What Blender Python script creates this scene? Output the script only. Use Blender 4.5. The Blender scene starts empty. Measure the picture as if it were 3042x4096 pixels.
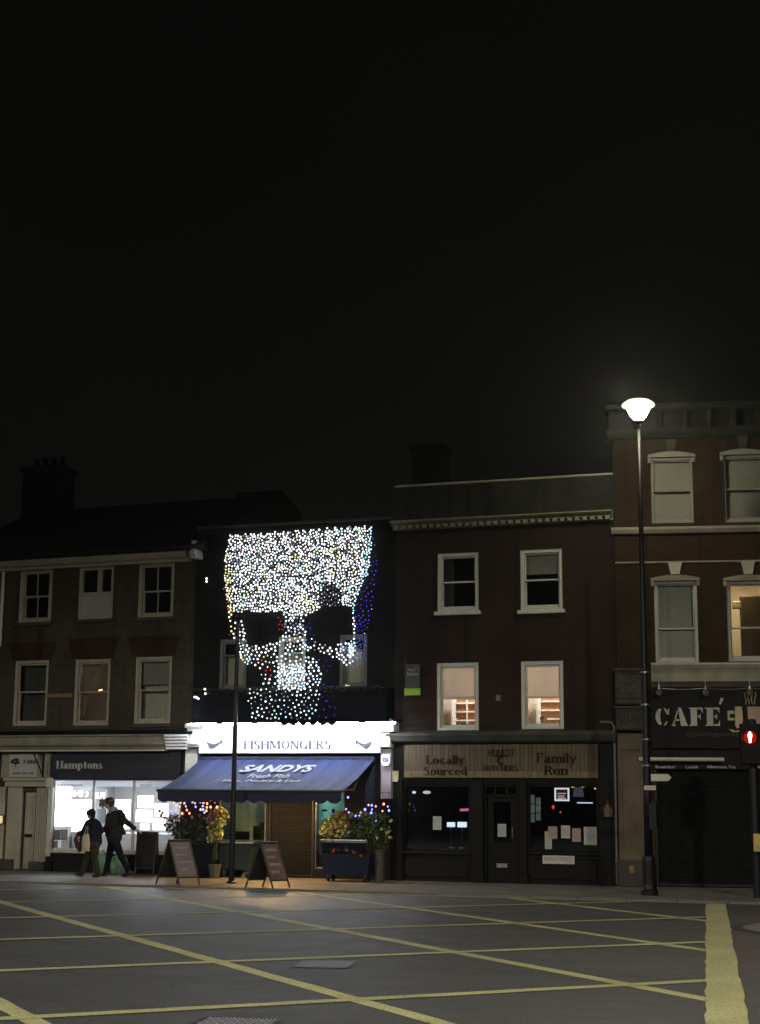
import bpy, math, random
from mathutils import Vector, Matrix
random.seed(7)
R = math.radians
sc = bpy.context.scene
COL = sc.collection

# ------------------------------------------------------------------ camera
F_PX, PITCH, ROLL, YAW, CAM_H = 6190.76, R(10.527), R(0.465), R(18.84), 1.86
cp, sp, cr, sr = math.cos(PITCH), math.sin(PITCH), math.cos(ROLL), math.sin(ROLL)
_M0 = Matrix(((1, 0, 0), (0, sp, -cp), (0, cp, sp)))
_RR = Matrix(((cr, -sr, 0), (sr, cr, 0), (0, 0, 1)))
_cy, _sy = math.cos(YAW), math.sin(YAW)
_W = Matrix(((_cy, -_sy, 0), (_sy, _cy, 0), (0, 0, 1)))
CAM_R = _W @ (_RR @ _M0).transposed()          # columns: right, down, forward in world axes
CAM_O = Vector((0, 0, CAM_H))

def make_camera():
    cd = bpy.data.cameras.new('camera'); cd.sensor_fit = 'HORIZONTAL'; cd.sensor_width = 36
    cd.lens = F_PX / 3042 * 36; cd.clip_start = 0.1; cd.clip_end = 800
    co = bpy.data.objects.new('camera', cd); COL.objects.link(co)
    r, d, f = CAM_R.col[0], CAM_R.col[1], CAM_R.col[2]
    m = Matrix((( r.x, -d.x, -f.x, 0), (r.y, -d.y, -f.y, 0), (r.z, -d.z, -f.z, CAM_H), (0, 0, 0, 1)))
    co.matrix_world = m
    sc.camera = co

def ray(x, y):
    return CAM_R @ Vector(((x - 1521) / F_PX, (y - 2048) / F_PX, 1.0))

def ground(x, y, z=0.1):
    d = ray(x, y); t = (z - CAM_H) / d.z
    p = CAM_O + d * t
    return p.x, p.y

class Frame:
    """A building's own axes: u along its front, v into the building, z up."""
    def __init__(s, ox, oy, deg):
        s.o = Vector((ox, oy, 0)); s.R = Matrix.Rotation(R(deg), 3, 'Z'); s.Ri = s.R.transposed()
        s.M = Matrix.Translation(s.o) @ s.R.to_4x4(); s.deg = deg
    def px(s, x, y, v=0.0):
        C = s.Ri @ (CAM_O - s.o); d = s.Ri @ ray(x, y)
        t = (v - C.y) / d.y; p = C + d * t
        return p.x, p.z
    def rect(s, xl, yt, xr, yb, v=0.0):
        ym, xm = (yt + yb) / 2, (xl + xr) / 2
        return s.px(xl, ym, v)[0], s.px(xr, ym, v)[0], s.px(xm, yb, v)[1], s.px(xm, yt, v)[1]
    def u(s, x, y, v=0.0): return s.px(x, y, v)[0]
    def z(s, x, y, v=0.0): return s.px(x, y, v)[1]
    def pt(s, u, v, z): return s.M @ Vector((u, v, z))

WLD = Frame(0, 0, 0)

# ------------------------------------------------------------------ mesh builder
class MB:
    def __init__(s): s.v = []; s.f = []; s.uvw = None
    def add(s, vs, fs):
        n = len(s.v); s.v += [tuple(p) for p in vs]; s.f += [tuple(i + n for i in f) for f in fs]; return s
    def box(s, u0, u1, v0, v1, z0, z1):
        if u0 > u1: u0, u1 = u1, u0
        if v0 > v1: v0, v1 = v1, v0
        if z0 > z1: z0, z1 = z1, z0
        return s.add([(u0,v0,z0),(u1,v0,z0),(u1,v1,z0),(u0,v1,z0),(u0,v0,z1),(u1,v0,z1),(u1,v1,z1),(u0,v1,z1)],
                     [(3,2,1,0),(4,5,6,7),(0,1,5,4),(1,2,6,5),(2,3,7,6),(3,0,4,7)])
    def bbox(s, u0, u1, v0, v1, z0, z1, b=0.01):
        """box with chamfered front edges (front is -v)"""
        if u0 > u1: u0, u1 = u1, u0
        if z0 > z1: z0, z1 = z1, z0
        b = min(b, (u1-u0)*.4, (z1-z0)*.4, abs(v1-v0)*.6)
        P = [(u0,v1,z0),(u1,v1,z0),(u1,v1,z1),(u0,v1,z1),(u0,v0+b,z0),(u1,v0+b,z0),(u1,v0+b,z1),(u0,v0+b,z1),
             (u0+b,v0,z0+b),(u1-b,v0,z0+b),(u1-b,v0,z1-b),(u0+b,v0,z1-b)]
        return s.add(P, [(0,3,2,1),(8,9,10,11),(4,5,9,8),(5,6,10,9),(6,7,11,10),(7,4,8,11),(0,1,5,4),(1,2,6,5),(2,3,7,6),(3,0,4,7)])
    def quad(s, a, b, c, d): return s.add([a,b,c,d], [(0,1,2,3)])
    def prism(s, prof, u0, u1):
        """profile of (v,z), counter-clockwise seen from +u, swept along u"""
        n = len(prof)
        vs = [(u0,)+p for p in prof] + [(u1,)+p for p in prof]
        fs = [(i, (i+1)%n, n+(i+1)%n, n+i) for i in range(n)] + [tuple(range(n))[::-1], tuple(range(n, 2*n))]
        return s.add(vs, fs)
    def extr(s, poly, v0, v1):
        """polygon of (u,z) given thickness along v"""
        n = len(poly)
        vs = [(p[0], v0, p[1]) for p in poly] + [(p[0], v1, p[1]) for p in poly]
        fs = [tuple(range(n)), tuple(range(n, 2*n))[::-1]] + [(i, n+i, n+(i+1)%n, (i+1)%n) for i in range(n)]
        return s.add(vs, fs)
    def tube(s, p0, p1, r0, r1=None, n=10, caps=True):
        r1 = r0 if r1 is None else r1
        p0, p1 = Vector(p0), Vector(p1); a = (p1-p0).normalized()
        x = a.orthogonal().normalized(); y = a.cross(x)
        vs = []
        for p, r in ((p0, r0), (p1, r1)):
            for k in range(n):
                t = 2*math.pi*k/n; vs.append(p + x*(r*math.cos(t)) + y*(r*math.sin(t)))
        fs = [(k, (k+1)%n, n+(k+1)%n, n+k) for k in range(n)]
        if caps: fs += [tuple(range(n))[::-1], tuple(range(n, 2*n))]
        return s.add(vs, fs)
    def path(s, pts, r, n=8):
        for a, b in zip(pts[:-1], pts[1:]): s.tube(a, b, r, r, n)
        return s
    def lathe(s, prof, c, n=24, cap=True):
        """profile of (radius,z) turned round the vertical through c"""
        vs = []; m = len(prof)
        for r, z in prof:
            for k in range(n):
                t = 2*math.pi*k/n; vs.append((c[0]+r*math.cos(t), c[1]+r*math.sin(t), c[2]+z))
        fs = [(j*n+k, j*n+(k+1)%n, (j+1)*n+(k+1)%n, (j+1)*n+k) for j in range(m-1) for k in range(n)]
        if cap: fs += [tuple(range(n))[::-1], tuple(range((m-1)*n, m*n))]
        return s.add(vs, fs)
    def ball(s, c, r, n=10, m=6, sq=(1,1,1)):
        prof = [(max(1e-4, math.sin(math.pi*i/m)), -math.cos(math.pi*i/m)) for i in range(m+1)]
        vs = []
        for pr, pz in prof:
            for k in range(n):
                t = 2*math.pi*k/n; vs.append((c[0]+r*sq[0]*pr*math.cos(t), c[1]+r*sq[1]*pr*math.sin(t), c[2]+r*sq[2]*pz))
        fs = [(j*n+k, j*n+(k+1)%n, (j+1)*n+(k+1)%n, (j+1)*n+k) for j in range(m) for k in range(n)]
        return s.add(vs, fs)
    def merge(s, o): return s.add(o.v, o.f)
    def bounds(s):
        xs, ys, zs = zip(*s.v); return min(xs), max(xs), min(ys), max(ys), min(zs), max(zs)
    def mesh(s, name, base=(0,0,0), smooth=False):
        me = bpy.data.meshes.new(name)
        me.from_pydata([(p[0]-base[0], p[1]-base[1], p[2]-base[2]) for p in s.v], [], s.f)
        me.validate(); me.update()
        if smooth: me.polygons.foreach_set('use_smooth', [True]*len(me.polygons))
        return me

def put(o, mat):
    if mat is not None and o.data is not None: o.data.materials.append(mat)
    COL.objects.link(o); return o

class T:
    """A thing: an Empty at its base; parts are meshes below it."""
    def __init__(s, name, label, cat, base, frame=WLD, group=None, kind=None):
        s.base = Vector(base); s.frame = frame
        s.e = bpy.data.objects.new(name, None); COL.objects.link(s.e)
        s.e.empty_display_size = 0.2
        s.e.location = frame.M @ s.base; s.e.rotation_euler = (0, 0, R(frame.deg))
        s.e['label'] = label; s.e['category'] = cat
        if group: s.e['group'] = group
        if kind: s.e['kind'] = kind
    def part(s, name, mb, mat, parent=None, smooth=False, label=None):
        o = bpy.data.objects.new(name, mb.mesh(name, s.base, smooth)); put(o, mat)
        o.parent = parent or s.e
        if label: o['label'] = label
        return o

def solo(name, label, cat, mb, mat, frame=WLD, group=None, kind=None, smooth=False):
    b = mb.bounds(); base = ((b[0]+b[1])/2, (b[2]+b[3])/2, b[4])
    o = bpy.data.objects.new(name, mb.mesh(name, base, smooth)); put(o, mat)
    o.location = frame.M @ Vector(base); o.rotation_euler = (0, 0, R(frame.deg))
    if label: o['label'] = label
    if cat: o['category'] = cat
    if group: o['group'] = group
    if kind: o['kind'] = kind
    return o

def setting(name, mb, mat, frame=WLD):
    o = bpy.data.objects.new(name, mb.mesh(name)); put(o, mat)
    o.location = frame.o; o.rotation_euler = (0, 0, R(frame.deg)); o['kind'] = 'structure'
    return o

# ------------------------------------------------------------------ materials
def nodes(name):
    m = bpy.data.materials.new(name); m.use_nodes = True
    nt = m.node_tree; nt.nodes.clear()
    out = nt.nodes.new('ShaderNodeOutputMaterial')
    return m, nt, out

def mixcol(nt, a, b, fac):
    n = nt.nodes.new('ShaderNodeMix'); n.data_type = 'RGBA'
    for sock, val in ((n.inputs[6], a), (n.inputs[7], b)):
        if isinstance(val, tuple): sock.default_value = val if len(val) == 4 else val + (1,)
        else: nt.links.new(val, sock)
    if isinstance(fac, (int, float)): n.inputs[0].default_value = fac
    else: nt.links.new(fac, n.inputs[0])
    return n.outputs[2]

def ramp(nt, fac, lo, hi):
    n = nt.nodes.new('ShaderNodeMapRange'); nt.links.new(fac, n.inputs[0])
    n.inputs[1].default_value = lo; n.inputs[2].default_value = hi
    return n.outputs[0]

def objco(nt, mode='Object'):
    return nt.nodes.new('ShaderNodeTexCoord').outputs[mode]

def noise(nt, scale, detail=4, co=None, stretch=None):
    n = nt.nodes.new('ShaderNodeTexNoise'); n.inputs['Scale'].default_value = scale; n.inputs['Detail'].default_value = detail
    co = co or objco(nt)
    if stretch:
        mp = nt.nodes.new('ShaderNodeMapping'); mp.inputs['Scale'].default_value = stretch
        nt.links.new(co, mp.inputs[0]); co = mp.outputs[0]
    nt.links.new(co, n.inputs['Vector'])
    return n.outputs['Fac']

def pbr(name, col, rough=.6, metal=0., var=.25, scale=3., bump=.0, spec=.5, stretch=None, col2=None, cover=(.35,.7)):
    m, nt, out = nodes(name)
    b = nt.nodes.new('ShaderNodeBsdfPrincipled'); nt.links.new(b.outputs[0], out.inputs[0])
    f = noise(nt, scale, 6, stretch=stretch)
    c2 = col2 or tuple(c*(1-var) for c in col)
    c = mixcol(nt, col, c2, ramp(nt, f, *cover))
    f2 = noise(nt, scale*14, 3)
    c = mixcol(nt, c, tuple(x*.7 for x in col), ramp(nt, f2, .5, .8))
    nt.links.new(c, b.inputs['Base Color'])
    b.inputs['Roughness'].default_value = rough; b.inputs['Metallic'].default_value = metal
    b.inputs['Specular IOR Level'].default_value = spec
    if bump:
        bm = nt.nodes.new('ShaderNodeBump'); bm.inputs['Strength'].default_value = bump; bm.inputs['Distance'].default_value = .01
        nt.links.new(noise(nt, scale*20, 4), bm.inputs['Height']); nt.links.new(bm.outputs[0], b.inputs['Normal'])
    return m

def brick(name, c1, c2, mortar, scale=1.0, dirt=.5):
    m, nt, out = nodes(name)
    b = nt.nodes.new('ShaderNodeBsdfPrincipled'); nt.links.new(b.outputs[0], out.inputs[0])
    sx = nt.nodes.new('ShaderNodeSeparateXYZ'); nt.links.new(objco(nt), sx.inputs[0])
    ad = nt.nodes.new('ShaderNodeMath'); nt.links.new(sx.outputs[0], ad.inputs[0]); nt.links.new(sx.outputs[1], ad.inputs[1])
    cb = nt.nodes.new('ShaderNodeCombineXYZ'); nt.links.new(ad.outputs[0], cb.inputs[0]); nt.links.new(sx.outputs[2], cb.inputs[1])
    t = nt.nodes.new('ShaderNodeTexBrick'); nt.links.new(cb.outputs[0], t.inputs[0])
    t.inputs['Color1'].default_value = c1+(1,); t.inputs['Color2'].default_value = c2+(1,); t.inputs['Mortar'].default_value = mortar+(1,)
    t.inputs['Scale'].default_value = 1; t.inputs['Mortar Size'].default_value = .009
    t.inputs['Brick Width'].default_value = .225; t.inputs['Row Height'].default_value = .075
    n = noise(nt, .7, 6)
    n2 = noise(nt, 5, 5)
    c = mixcol(nt, t.outputs[0], tuple(x*(1-dirt) for x in c1), ramp(nt, n, .42, .7))
    c = mixcol(nt, c, tuple(x*.6 for x in c2), ramp(nt, n2, .55, .8))
    n3 = noise(nt, 1.3, 5, stretch=(3.2, 3.2, .22)); c = mixcol(nt, c, tuple(x*.45 for x in c2), ramp(nt, n3, .53, .74))
    nt.links.new(c, b.inputs['Base Color']); b.inputs['Roughness'].default_value = .9
    b.inputs['Specular IOR Level'].default_value = .2
    bm = nt.nodes.new('ShaderNodeBump'); bm.inputs['Strength'].default_value = .5; bm.inputs['Distance'].default_value = .006
    nt.links.new(t.outputs['Fac'], bm.inputs['Height']); bm.invert = True
    nt.links.new(bm.outputs[0], b.inputs['Normal'])
    return m

def emit(name, col, strength, var=0., scale=4.):
    m, nt, out = nodes(name)
    e = nt.nodes.new('ShaderNodeEmission'); e.inputs[0].default_value = col+(1,); e.inputs[1].default_value = strength
    if var:
        c = mixcol(nt, col, tuple(x*(1-var) for x in col), ramp(nt, noise(nt, scale, 2), .3, .7)); nt.links.new(c, e.inputs[0])
    nt.links.new(e.outputs[0], out.inputs[0]); return m

def glass(name, tint=(.9,.95,.95), gloss=.06, rough=.02):
    m, nt, out = nodes(name)
    tr = nt.nodes.new('ShaderNodeBsdfTransparent'); tr.inputs[0].default_value = tint+(1,)
    gl = nt.nodes.new('ShaderNodeBsdfGlossy'); gl.inputs['Roughness'].default_value = rough
    fr = nt.nodes.new('ShaderNodeFresnel'); fr.inputs[0].default_value = 1.5
    bm = nt.nodes.new('ShaderNodeBump'); bm.inputs['Strength'].default_value = .05; bm.inputs['Distance'].default_value = .02
    nt.links.new(noise(nt, 2.5, 2), bm.inputs['Height']); nt.links.new(bm.outputs[0], gl.inputs['Normal'])
    mx = nt.nodes.new('ShaderNodeMixShader'); nt.links.new(fr.outputs[0], mx.inputs[0])
    nt.links.new(tr.outputs[0], mx.inputs[1]); nt.links.new(gl.outputs[0], mx.inputs[2]); nt.links.new(mx.outputs[0], out.inputs[0])
    return m

def translucent(name, col, f=.5):
    m, nt, out = nodes(name)
    d = nt.nodes.new('ShaderNodeBsdfDiffuse'); d.inputs[0].default_value = col+(1,)
    t = nt.nodes.new('ShaderNodeBsdfTranslucent'); t.inputs[0].default_value = col+(1,)
    c = mixcol(nt, col, tuple(x*.93 for x in col), ramp(nt, noise(nt, 3, 3, stretch=(2,1,.6)), .4, .65))
    nt.links.new(c, d.inputs[0]); nt.links.new(c, t.inputs[0])
    mx = nt.nodes.new('ShaderNodeMixShader'); mx.inputs[0].default_value = f
    nt.links.new(d.outputs[0], mx.inputs[1]); nt.links.new(t.outputs[0], mx.inputs[2]); nt.links.new(mx.outputs[0], out.inputs[0])
    return m

def asphalt():
    m, nt, out = nodes('asphalt')
    b = nt.nodes.new('ShaderNodeBsdfPrincipled'); nt.links.new(b.outputs[0], out.inputs[0])
    co = objco(nt)
    big = noise(nt, .25, 5, co); trk = noise(nt, .9, 4, co, (.12, 1.4, 1)); mid = noise(nt, 2.2, 6, co); fine = noise(nt, 34, 4, co); grit = noise(nt, 220, 2, co)
    c = mixcol(nt, (.056,.058,.059), (.041,.0425,.0435), ramp(nt, big, .35, .65))
    c = mixcol(nt, c, (.075,.074,.070), ramp(nt, mid, .56, .8))
    c = mixcol(nt, c, (.034,.035,.036), ramp(nt, trk, .5, .68))
    c = mixcol(nt, c, (.15,.15,.148), ramp(nt, fine, .50, .74))
    c = mixcol(nt, c, (.022,.022,.022), ramp(nt, grit, .55, .8))
    nt.links.new(c, b.inputs['Base Color'])
    rr = nt.nodes.new('ShaderNodeMapRange'); nt.links.new(mid, rr.inputs[0]); rr.inputs[3].default_value = .42; rr.inputs[4].default_value = .75
    nt.links.new(rr.outputs[0], b.inputs['Roughness'])
    bm = nt.nodes.new('ShaderNodeBump'); bm.inputs['Strength'].default_value = .6; bm.inputs['Distance'].default_value = .006
    nt.links.new(fine, bm.inputs['Height']); nt.links.new(bm.outputs[0], b.inputs['Normal'])
    return m

def worn_paint(name, col, road=(.06,.06,.055), thr=(.60,.72)):
    m, nt, out = nodes(name)
    b = nt.nodes.new('ShaderNodeBsdfPrincipled'); nt.links.new(b.outputs[0], out.inputs[0])
    co = objco(nt)
    a = noise(nt, 1.1, 5, co); f = noise(nt, 28, 5, co); g = noise(nt, 120, 2, co)
    c = mixcol(nt, col, tuple(x*.72 for x in col), ramp(nt, a, .35, .65))
    c = mixcol(nt, c, tuple(x*.55 for x in col), ramp(nt, g, .55, .8))
    c = mixcol(nt, c, road, ramp(nt, f, *thr))
    nt.links.new(c, b.inputs['Base Color']); b.inputs['Roughness'].default_value = .7
    return m

def paving():
    m, nt, out = nodes('paving_slabs')
    b = nt.nodes.new('ShaderNodeBsdfPrincipled'); nt.links.new(b.outputs[0], out.inputs[0])
    co = objco(nt)
    t = nt.nodes.new('ShaderNodeTexBrick'); nt.links.new(co, t.inputs[0])
    t.inputs['Color1'].default_value = (.165,.153,.14,1); t.inputs['Color2'].default_value = (.125,.117,.107,1); t.inputs['Mortar'].default_value = (.03,.03,.028,1)
    t.inputs['Scale'].default_value = 1; t.inputs['Mortar Size'].default_value = .006; t.inputs['Brick Width'].default_value = .6; t.inputs['Row Height'].default_value = .45
    c = mixcol(nt, t.outputs[0], (.075,.07,.064), ramp(nt, noise(nt, 1.3, 6, co), .45, .75))
    c = mixcol(nt, c, (.14,.13,.12), ramp(nt, noise(nt, 45, 3, co), .6, .85))
    nt.links.new(c, b.inputs['Base Color']); b.inputs['Roughness'].default_value = .65
    return m

M = {}
M['asphalt'] = asphalt(); M['paving'] = paving()
M['yellow_paint'] = worn_paint('yellow_paint', (.47,.455,.215), thr=(.55,.68))
M['faded_yellow'] = worn_paint('faded_yellow_paint', (.36,.31,.10), thr=(.42,.6))
M['kerb'] = pbr('kerb_granite', (.13,.125,.115), .8, scale=2, bump=.2)
M['brown_brick'] = brick('brown_stock_brick', (.074,.058,.040), (.052,.039,.028), (.056,.05,.042))
M['dark_brick'] = brick('dark_soot_brick', (.011,.0108,.012), (.008,.0078,.009), (.013,.013,.0137))
M['red_brown_brick'] = brick('red_brown_brick', (.034,.0205,.015), (.025,.0155,.0115), (.027,.021,.017))
M['parapet_brick'] = brick('grey_parapet_brick', (.035,.035,.031), (.025,.026,.023), (.04,.04,.036))
M['orange_brick'] = brick('orange_red_brick', (.045,.0245,.0125), (.031,.017,.0095), (.034,.026,.018))
M['rubbed_brick'] = brick('rubbed_red_brick', (.046,.022,.0155), (.037,.018,.013), (.038,.026,.02))
M['white_paint'] = pbr('white_gloss_paint', (.60,.60,.55), .45, var=.18, scale=2.5, bump=.05)
M['top_paint'] = pbr('shaded_grey_paint', (.26,.26,.235), .7, var=.2, scale=2.5)  # grey holds the weaker lamplight on the cafe's top floor
M['dim_paint'] = pbr('dim_lit_grey_paint', (.15,.15,.155), .6, var=.3, scale=2.5)
M['grey_paint'] = pbr('grey_white_paint', (.43,.43,.39), .6, var=.2, scale=2.5)
M['cream_paint'] = pbr('cream_paint', (.40,.365,.285), .55, var=.25, scale=1.6, bump=.05)
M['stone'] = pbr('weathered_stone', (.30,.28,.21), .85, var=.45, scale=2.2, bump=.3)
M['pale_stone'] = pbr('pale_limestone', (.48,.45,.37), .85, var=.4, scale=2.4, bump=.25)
M['dark_stone'] = pbr('sooty_and_shaded_stone', (.06,.056,.047), .9, var=.5, scale=3, bump=.4)
M['slate'] = pbr('roof_slate', (.015,.015,.018), .6, var=.4, scale=3, bump=.3)
M['lead'] = pbr('lead_sheet', (.003,.0034,.007), .85, spec=.1, var=.4, scale=2, bump=.2)
M['chimney'] = pbr('chimney_brick', (.012,.011,.010), .95, var=.3, scale=4)
M['navy'] = pbr('navy_signboard', (.008,.010,.022), .5, var=.15, scale=2)
M['black_paint'] = pbr('black_gloss_paint', (.012,.012,.013), .3, var=.3, scale=4)
M['black_satin'] = pbr('black_satin_paint', (.0055,.0054,.0052), .6, var=.3, scale=2, spec=.15)
M['brown_black'] = pbr('dark_timber_paint', (.0042,.0036,.003), .6, var=.35, scale=2, bump=.05, spec=.15)
M['black_metal'] = pbr('black_painted_steel', (.005,.005,.0075), .42, .0, spec=.28, var=.3, scale=6)
M['silver'] = pbr('silver_letters', (.62,.62,.60), .35, .3, var=.1)
M['gold_dark'] = pbr('dull_bronze_letters', (.09,.055,.035), .5, .3, var=.2)
M['white_board'] = pbr('white_signboard', (.82,.82,.84), .5, var=.05, scale=2)
M['blue_grey_letter'] = pbr('slate_blue_letters', (.07,.085,.13), .5, var=.1)
M['white_cloth'] = pbr('white_lettering', (.34,.36,.42), .7, var=.2, scale=6)
M['black_letter'] = pbr('black_letters', (.018,.014,.011), .8, spec=.1, var=.2)
M['shutter'] = pbr('grey_shutter_steel', (.011,.0108,.0102), .8, .0, spec=.1, var=.35, scale=2.5, stretch=(1,1,.4))
M['dark_shutter'] = pbr('charcoal_shutter_steel', (.0065,.0065,.0075), .7, .0, spec=.15, var=.35, scale=2, stretch=(1,1,.4))
M['purple_post'] = pbr('lilac_paint', (.50,.44,.52), .5, var=.2, scale=3)
M['skin'] = pbr('skin', (.42,.25,.18), .5, var=.1)
M['hair'] = pbr('dark_hair', (.012,.010,.009), .5, var=.3, scale=30, stretch=(1,1,4))
M['jacket_grey'] = pbr('charcoal_jacket', (.016,.0155,.014), .95, spec=.1, var=.35, scale=8, bump=.2)
M['jacket_navy'] = pbr('navy_jacket', (.008,.0085,.018), .95, spec=.1, var=.35, scale=8, bump=.2)
M['hood_grey'] = pbr('grey_hood_jersey', (.22,.20,.20), .9, var=.25, scale=10)
M['trouser_black'] = pbr('black_trousers', (.005,.0055,.009), .95, spec=.1, var=.3, scale=8)
M['trouser_olive'] = pbr('olive_trousers', (.034,.034,.021), .95, spec=.1, var=.35, scale=8)
M['shoe'] = pbr('dark_shoe_leather', (.014,.013,.014), .45, var=.3, scale=10)
M['canvas'] = pbr('cream_canvas', (.50,.42,.29), .9, var=.2, scale=10, bump=.1)
M['brown_bag'] = pbr('brown_bag_cloth', (.045,.026,.026), .8, var=.3, scale=8)
M['chalk'] = pbr('chalkboard', (.016,.013,.010), .9, spec=.15, var=.4, scale=5)
M['wood_frame'] = pbr('dark_wood', (.028,.020,.016), .6, var=.35, scale=5, stretch=(1,1,.2))
M['bin_green'] = pbr('dark_green_plastic', (.014,.028,.026), .45, var=.3, scale=4)
M['planter_blue'] = pbr('navy_planter_paint', (.010,.015,.042), .6, spec=.2, var=.35, scale=3)
M['planter_dark'] = pbr('dark_planter_paint', (.005,.006,.012), .7, spec=.1, var=.3, scale=3)
M['rubber'] = pbr('black_rubber', (.012,.012,.012), .8, var=.2)
M['steel'] = pbr('galvanised_steel', (.30,.31,.35), .35, .8, var=.3, scale=12)
M['leaf'] = pbr('leaf_green', (.075,.125,.035), .6, var=.6, scale=9)
M['leaf_dark'] = pbr('dark_leaf', (.028,.045,.022), .6, var=.5, scale=9)
M['leaf_lime'] = pbr('lime_leaf', (.23,.27,.065), .6, var=.5, scale=9)
M['petal_yellow'] = pbr('yellow_petal', (.62,.42,.10), .7, var=.3, scale=20)
M['petal_cream'] = pbr('cream_petal', (.62,.55,.30), .7, var=.3, scale=20)
M['petal_red'] = pbr('red_petal', (.42,.03,.03), .6, var=.3, scale=20)
M['petal_pink'] = pbr('pink_petal', (.60,.22,.25), .7, var=.3, scale=20)
M['stem'] = pbr('plant_stem', (.04,.05,.02), .8, var=.4)
M['glass'] = glass('window_glass', (.97,.97,.96)); M['dark_glass'] = glass('shop_glass', (.55,.58,.6))
M['bulb_glass'] = pbr('unlit_glass_globe', (.30,.30,.27), .06, .75, var=.1, scale=4)
M['blind_grey'] = pbr('grey_roller_blind', (.34,.34,.30), .9, var=.12, scale=1.5)
M['blind_pale'] = pbr('pale_roller_blind', (.60,.61,.53), .9, var=.12, scale=1.5)
M['board_white'] = pbr('white_infill_board', (.36,.38,.35), .8, var=.12, scale=1.5)
M['blind_lit'] = translucent('pinkish_roller_blind', (.84,.79,.74), .65)
M['frost'] = translucent('frosted_vinyl', (.85,.87,.92), .75)
M['net'] = translucent('net_curtain', (.34,.32,.28), .35)
M['curtain'] = pbr('curtain_cloth', (.085,.088,.075), .9, var=.4, scale=5, stretch=(5,1,.2))
M['paper'] = pbr('white_paper', (.42,.42,.38), .8, var=.12, scale=6)
M['paper_pink'] = pbr('printed_paper', (.40,.28,.23), .8, var=.4, scale=9)
M['room_wall'] = pbr('room_plaster', (.80,.74,.62), .85, var=.1)
M['room_white'] = pbr('white_plaster', (.78,.78,.80), .8, var=.06)
M['room_grey'] = pbr('grey_office_wall', (.20,.19,.185), .8, var=.15)
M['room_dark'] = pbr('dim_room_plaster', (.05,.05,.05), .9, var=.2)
M['shelf_red'] = pbr('terracotta_tiles', (.38,.17,.075), .7, var=.2, scale=6)
M['teal_wall'] = pbr('teal_tiles', (.35,.52,.48), .5, var=.25, scale=3)
M['bag_plastic'] = pbr('green_plastic_sack', (.22,.38,.26), .28, var=.45, scale=6, bump=.4, col2=(.14,.22,.10))
M['wire'] = pbr('black_cable', (.012,.012,.012), .6, var=.1)
M['lime_sign'] = pbr('lime_green_board', (.28,.48,.04), .6, var=.15)
M['board_dark'] = pbr('dark_agent_board', (.02,.028,.032), .5, var=.2)
M['sign_cream'] = pbr('cream_plate', (.55,.50,.30), .6, var=.2)
M['street_plate'] = pbr('white_street_plate', (.52,.50,.43), .55, var=.15)
M['brass'] = pbr('dull_brass', (.20,.13,.04), .4, .7, var=.3)
M['ochre_plate'] = pbr('ochre_name_strip', (.22,.15,.045), .6, var=.3, scale=6)
M['cafe_letter'] = pbr('grey_white_letters', (.42,.42,.36), .6, var=.15)
M['cafe_cream'] = pbr('cream_cup_cutout', (.45,.38,.22), .6, var=.15)
M['cafe_pink'] = pbr('pale_brown_cup_cutout', (.40,.28,.20), .6, var=.15)
M['cafe_red'] = pbr('dark_red_letters', (.05,.012,.010), .6, var=.15)
M['awning_bar'] = pbr('pale_awning_cassette', (.50,.46,.36), .5, var=.15)
M['adt_blue'] = pbr('blue_plate', (.03,.05,.25), .5, var=.1)
M['yellow_box'] = pbr('yellow_push_button_case', (.50,.38,.06), .5, var=.2)
M['terra'] = pbr('cream_drum', (.07,.063,.05), .7, var=.3)
M['poster_dark'] = pbr('poster_print', (.22,.15,.15), .5, var=.55, scale=5, col2=(.12,.11,.13))
M['poster_red'] = pbr('red_poster_print', (.19,.095,.08), .5, var=.6, scale=4, col2=(.06,.055,.055))
M['top_stone'] = pbr('shaded_parapet_stone', (.022,.021,.018), .95, var=.4, scale=3)  # stone darkened to hold the parapet's lack of lamplight
M['plate_dark'] = pbr('dark_cover_plate', (.03,.03,.036), .6, .3, var=.4, scale=8)
M['poster_text'] = pbr('faded_poster_print', (.30,.235,.225), .6, var=.4, scale=10)
M['manhole'] = pbr('worn_chequer_steel', (.60,.60,.74), .5, .3, var=.4, scale=8)
M['concrete'] = pbr('concrete', (.16,.155,.14), .9, var=.3, scale=4, bump=.2)

def striped(name, c1, c2, per):
    m, nt, out = nodes(name)
    b = nt.nodes.new('ShaderNodeBsdfPrincipled'); nt.links.new(b.outputs[0], out.inputs[0])
    f = noise(nt, 1.6, 5, stretch=(per, .12, .12)); g = noise(nt, 3, 5)
    c = mixcol(nt, c1, c2, ramp(nt, f, .42, .62)); c = mixcol(nt, c, tuple(x*.7 for x in c1), ramp(nt, g, .5, .8))
    nt.links.new(c, b.inputs['Base Color']); b.inputs['Roughness'].default_value = .8
    return m
M['awning'] = striped('blue_awning_canvas', (.015,.031,.118), (.006,.012,.048), 3.)
M['awning_dark'] = pbr('navy_awning_canvas', (.010,.013,.045), .85, var=.4, scale=4)
M['planks'] = pbr('brown_planks', (.112,.085,.048), .75, var=.45, scale=2.2, stretch=(8,1,.25), bump=.15)
M['planks_pale'] = pbr('pale_planks', (.19,.145,.072), .75, var=.5, scale=2.2, stretch=(6,1,.3), bump=.15)
SIGN_W = 100.
LAMP_W = 150.
FAR_W = 6000.
M['lamp_glow'] = emit('lamp_glow', (1.0, .93, .66), LAMP_W)
M['lamp_canopy'] = pbr('white_enamel', (.75,.75,.70), .4, var=.1); M['lamp_dish'] = emit('dish_glare', (1.,.94,.70), 1.3)  # dish emission stands in for glare spreading over the lamp head
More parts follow.
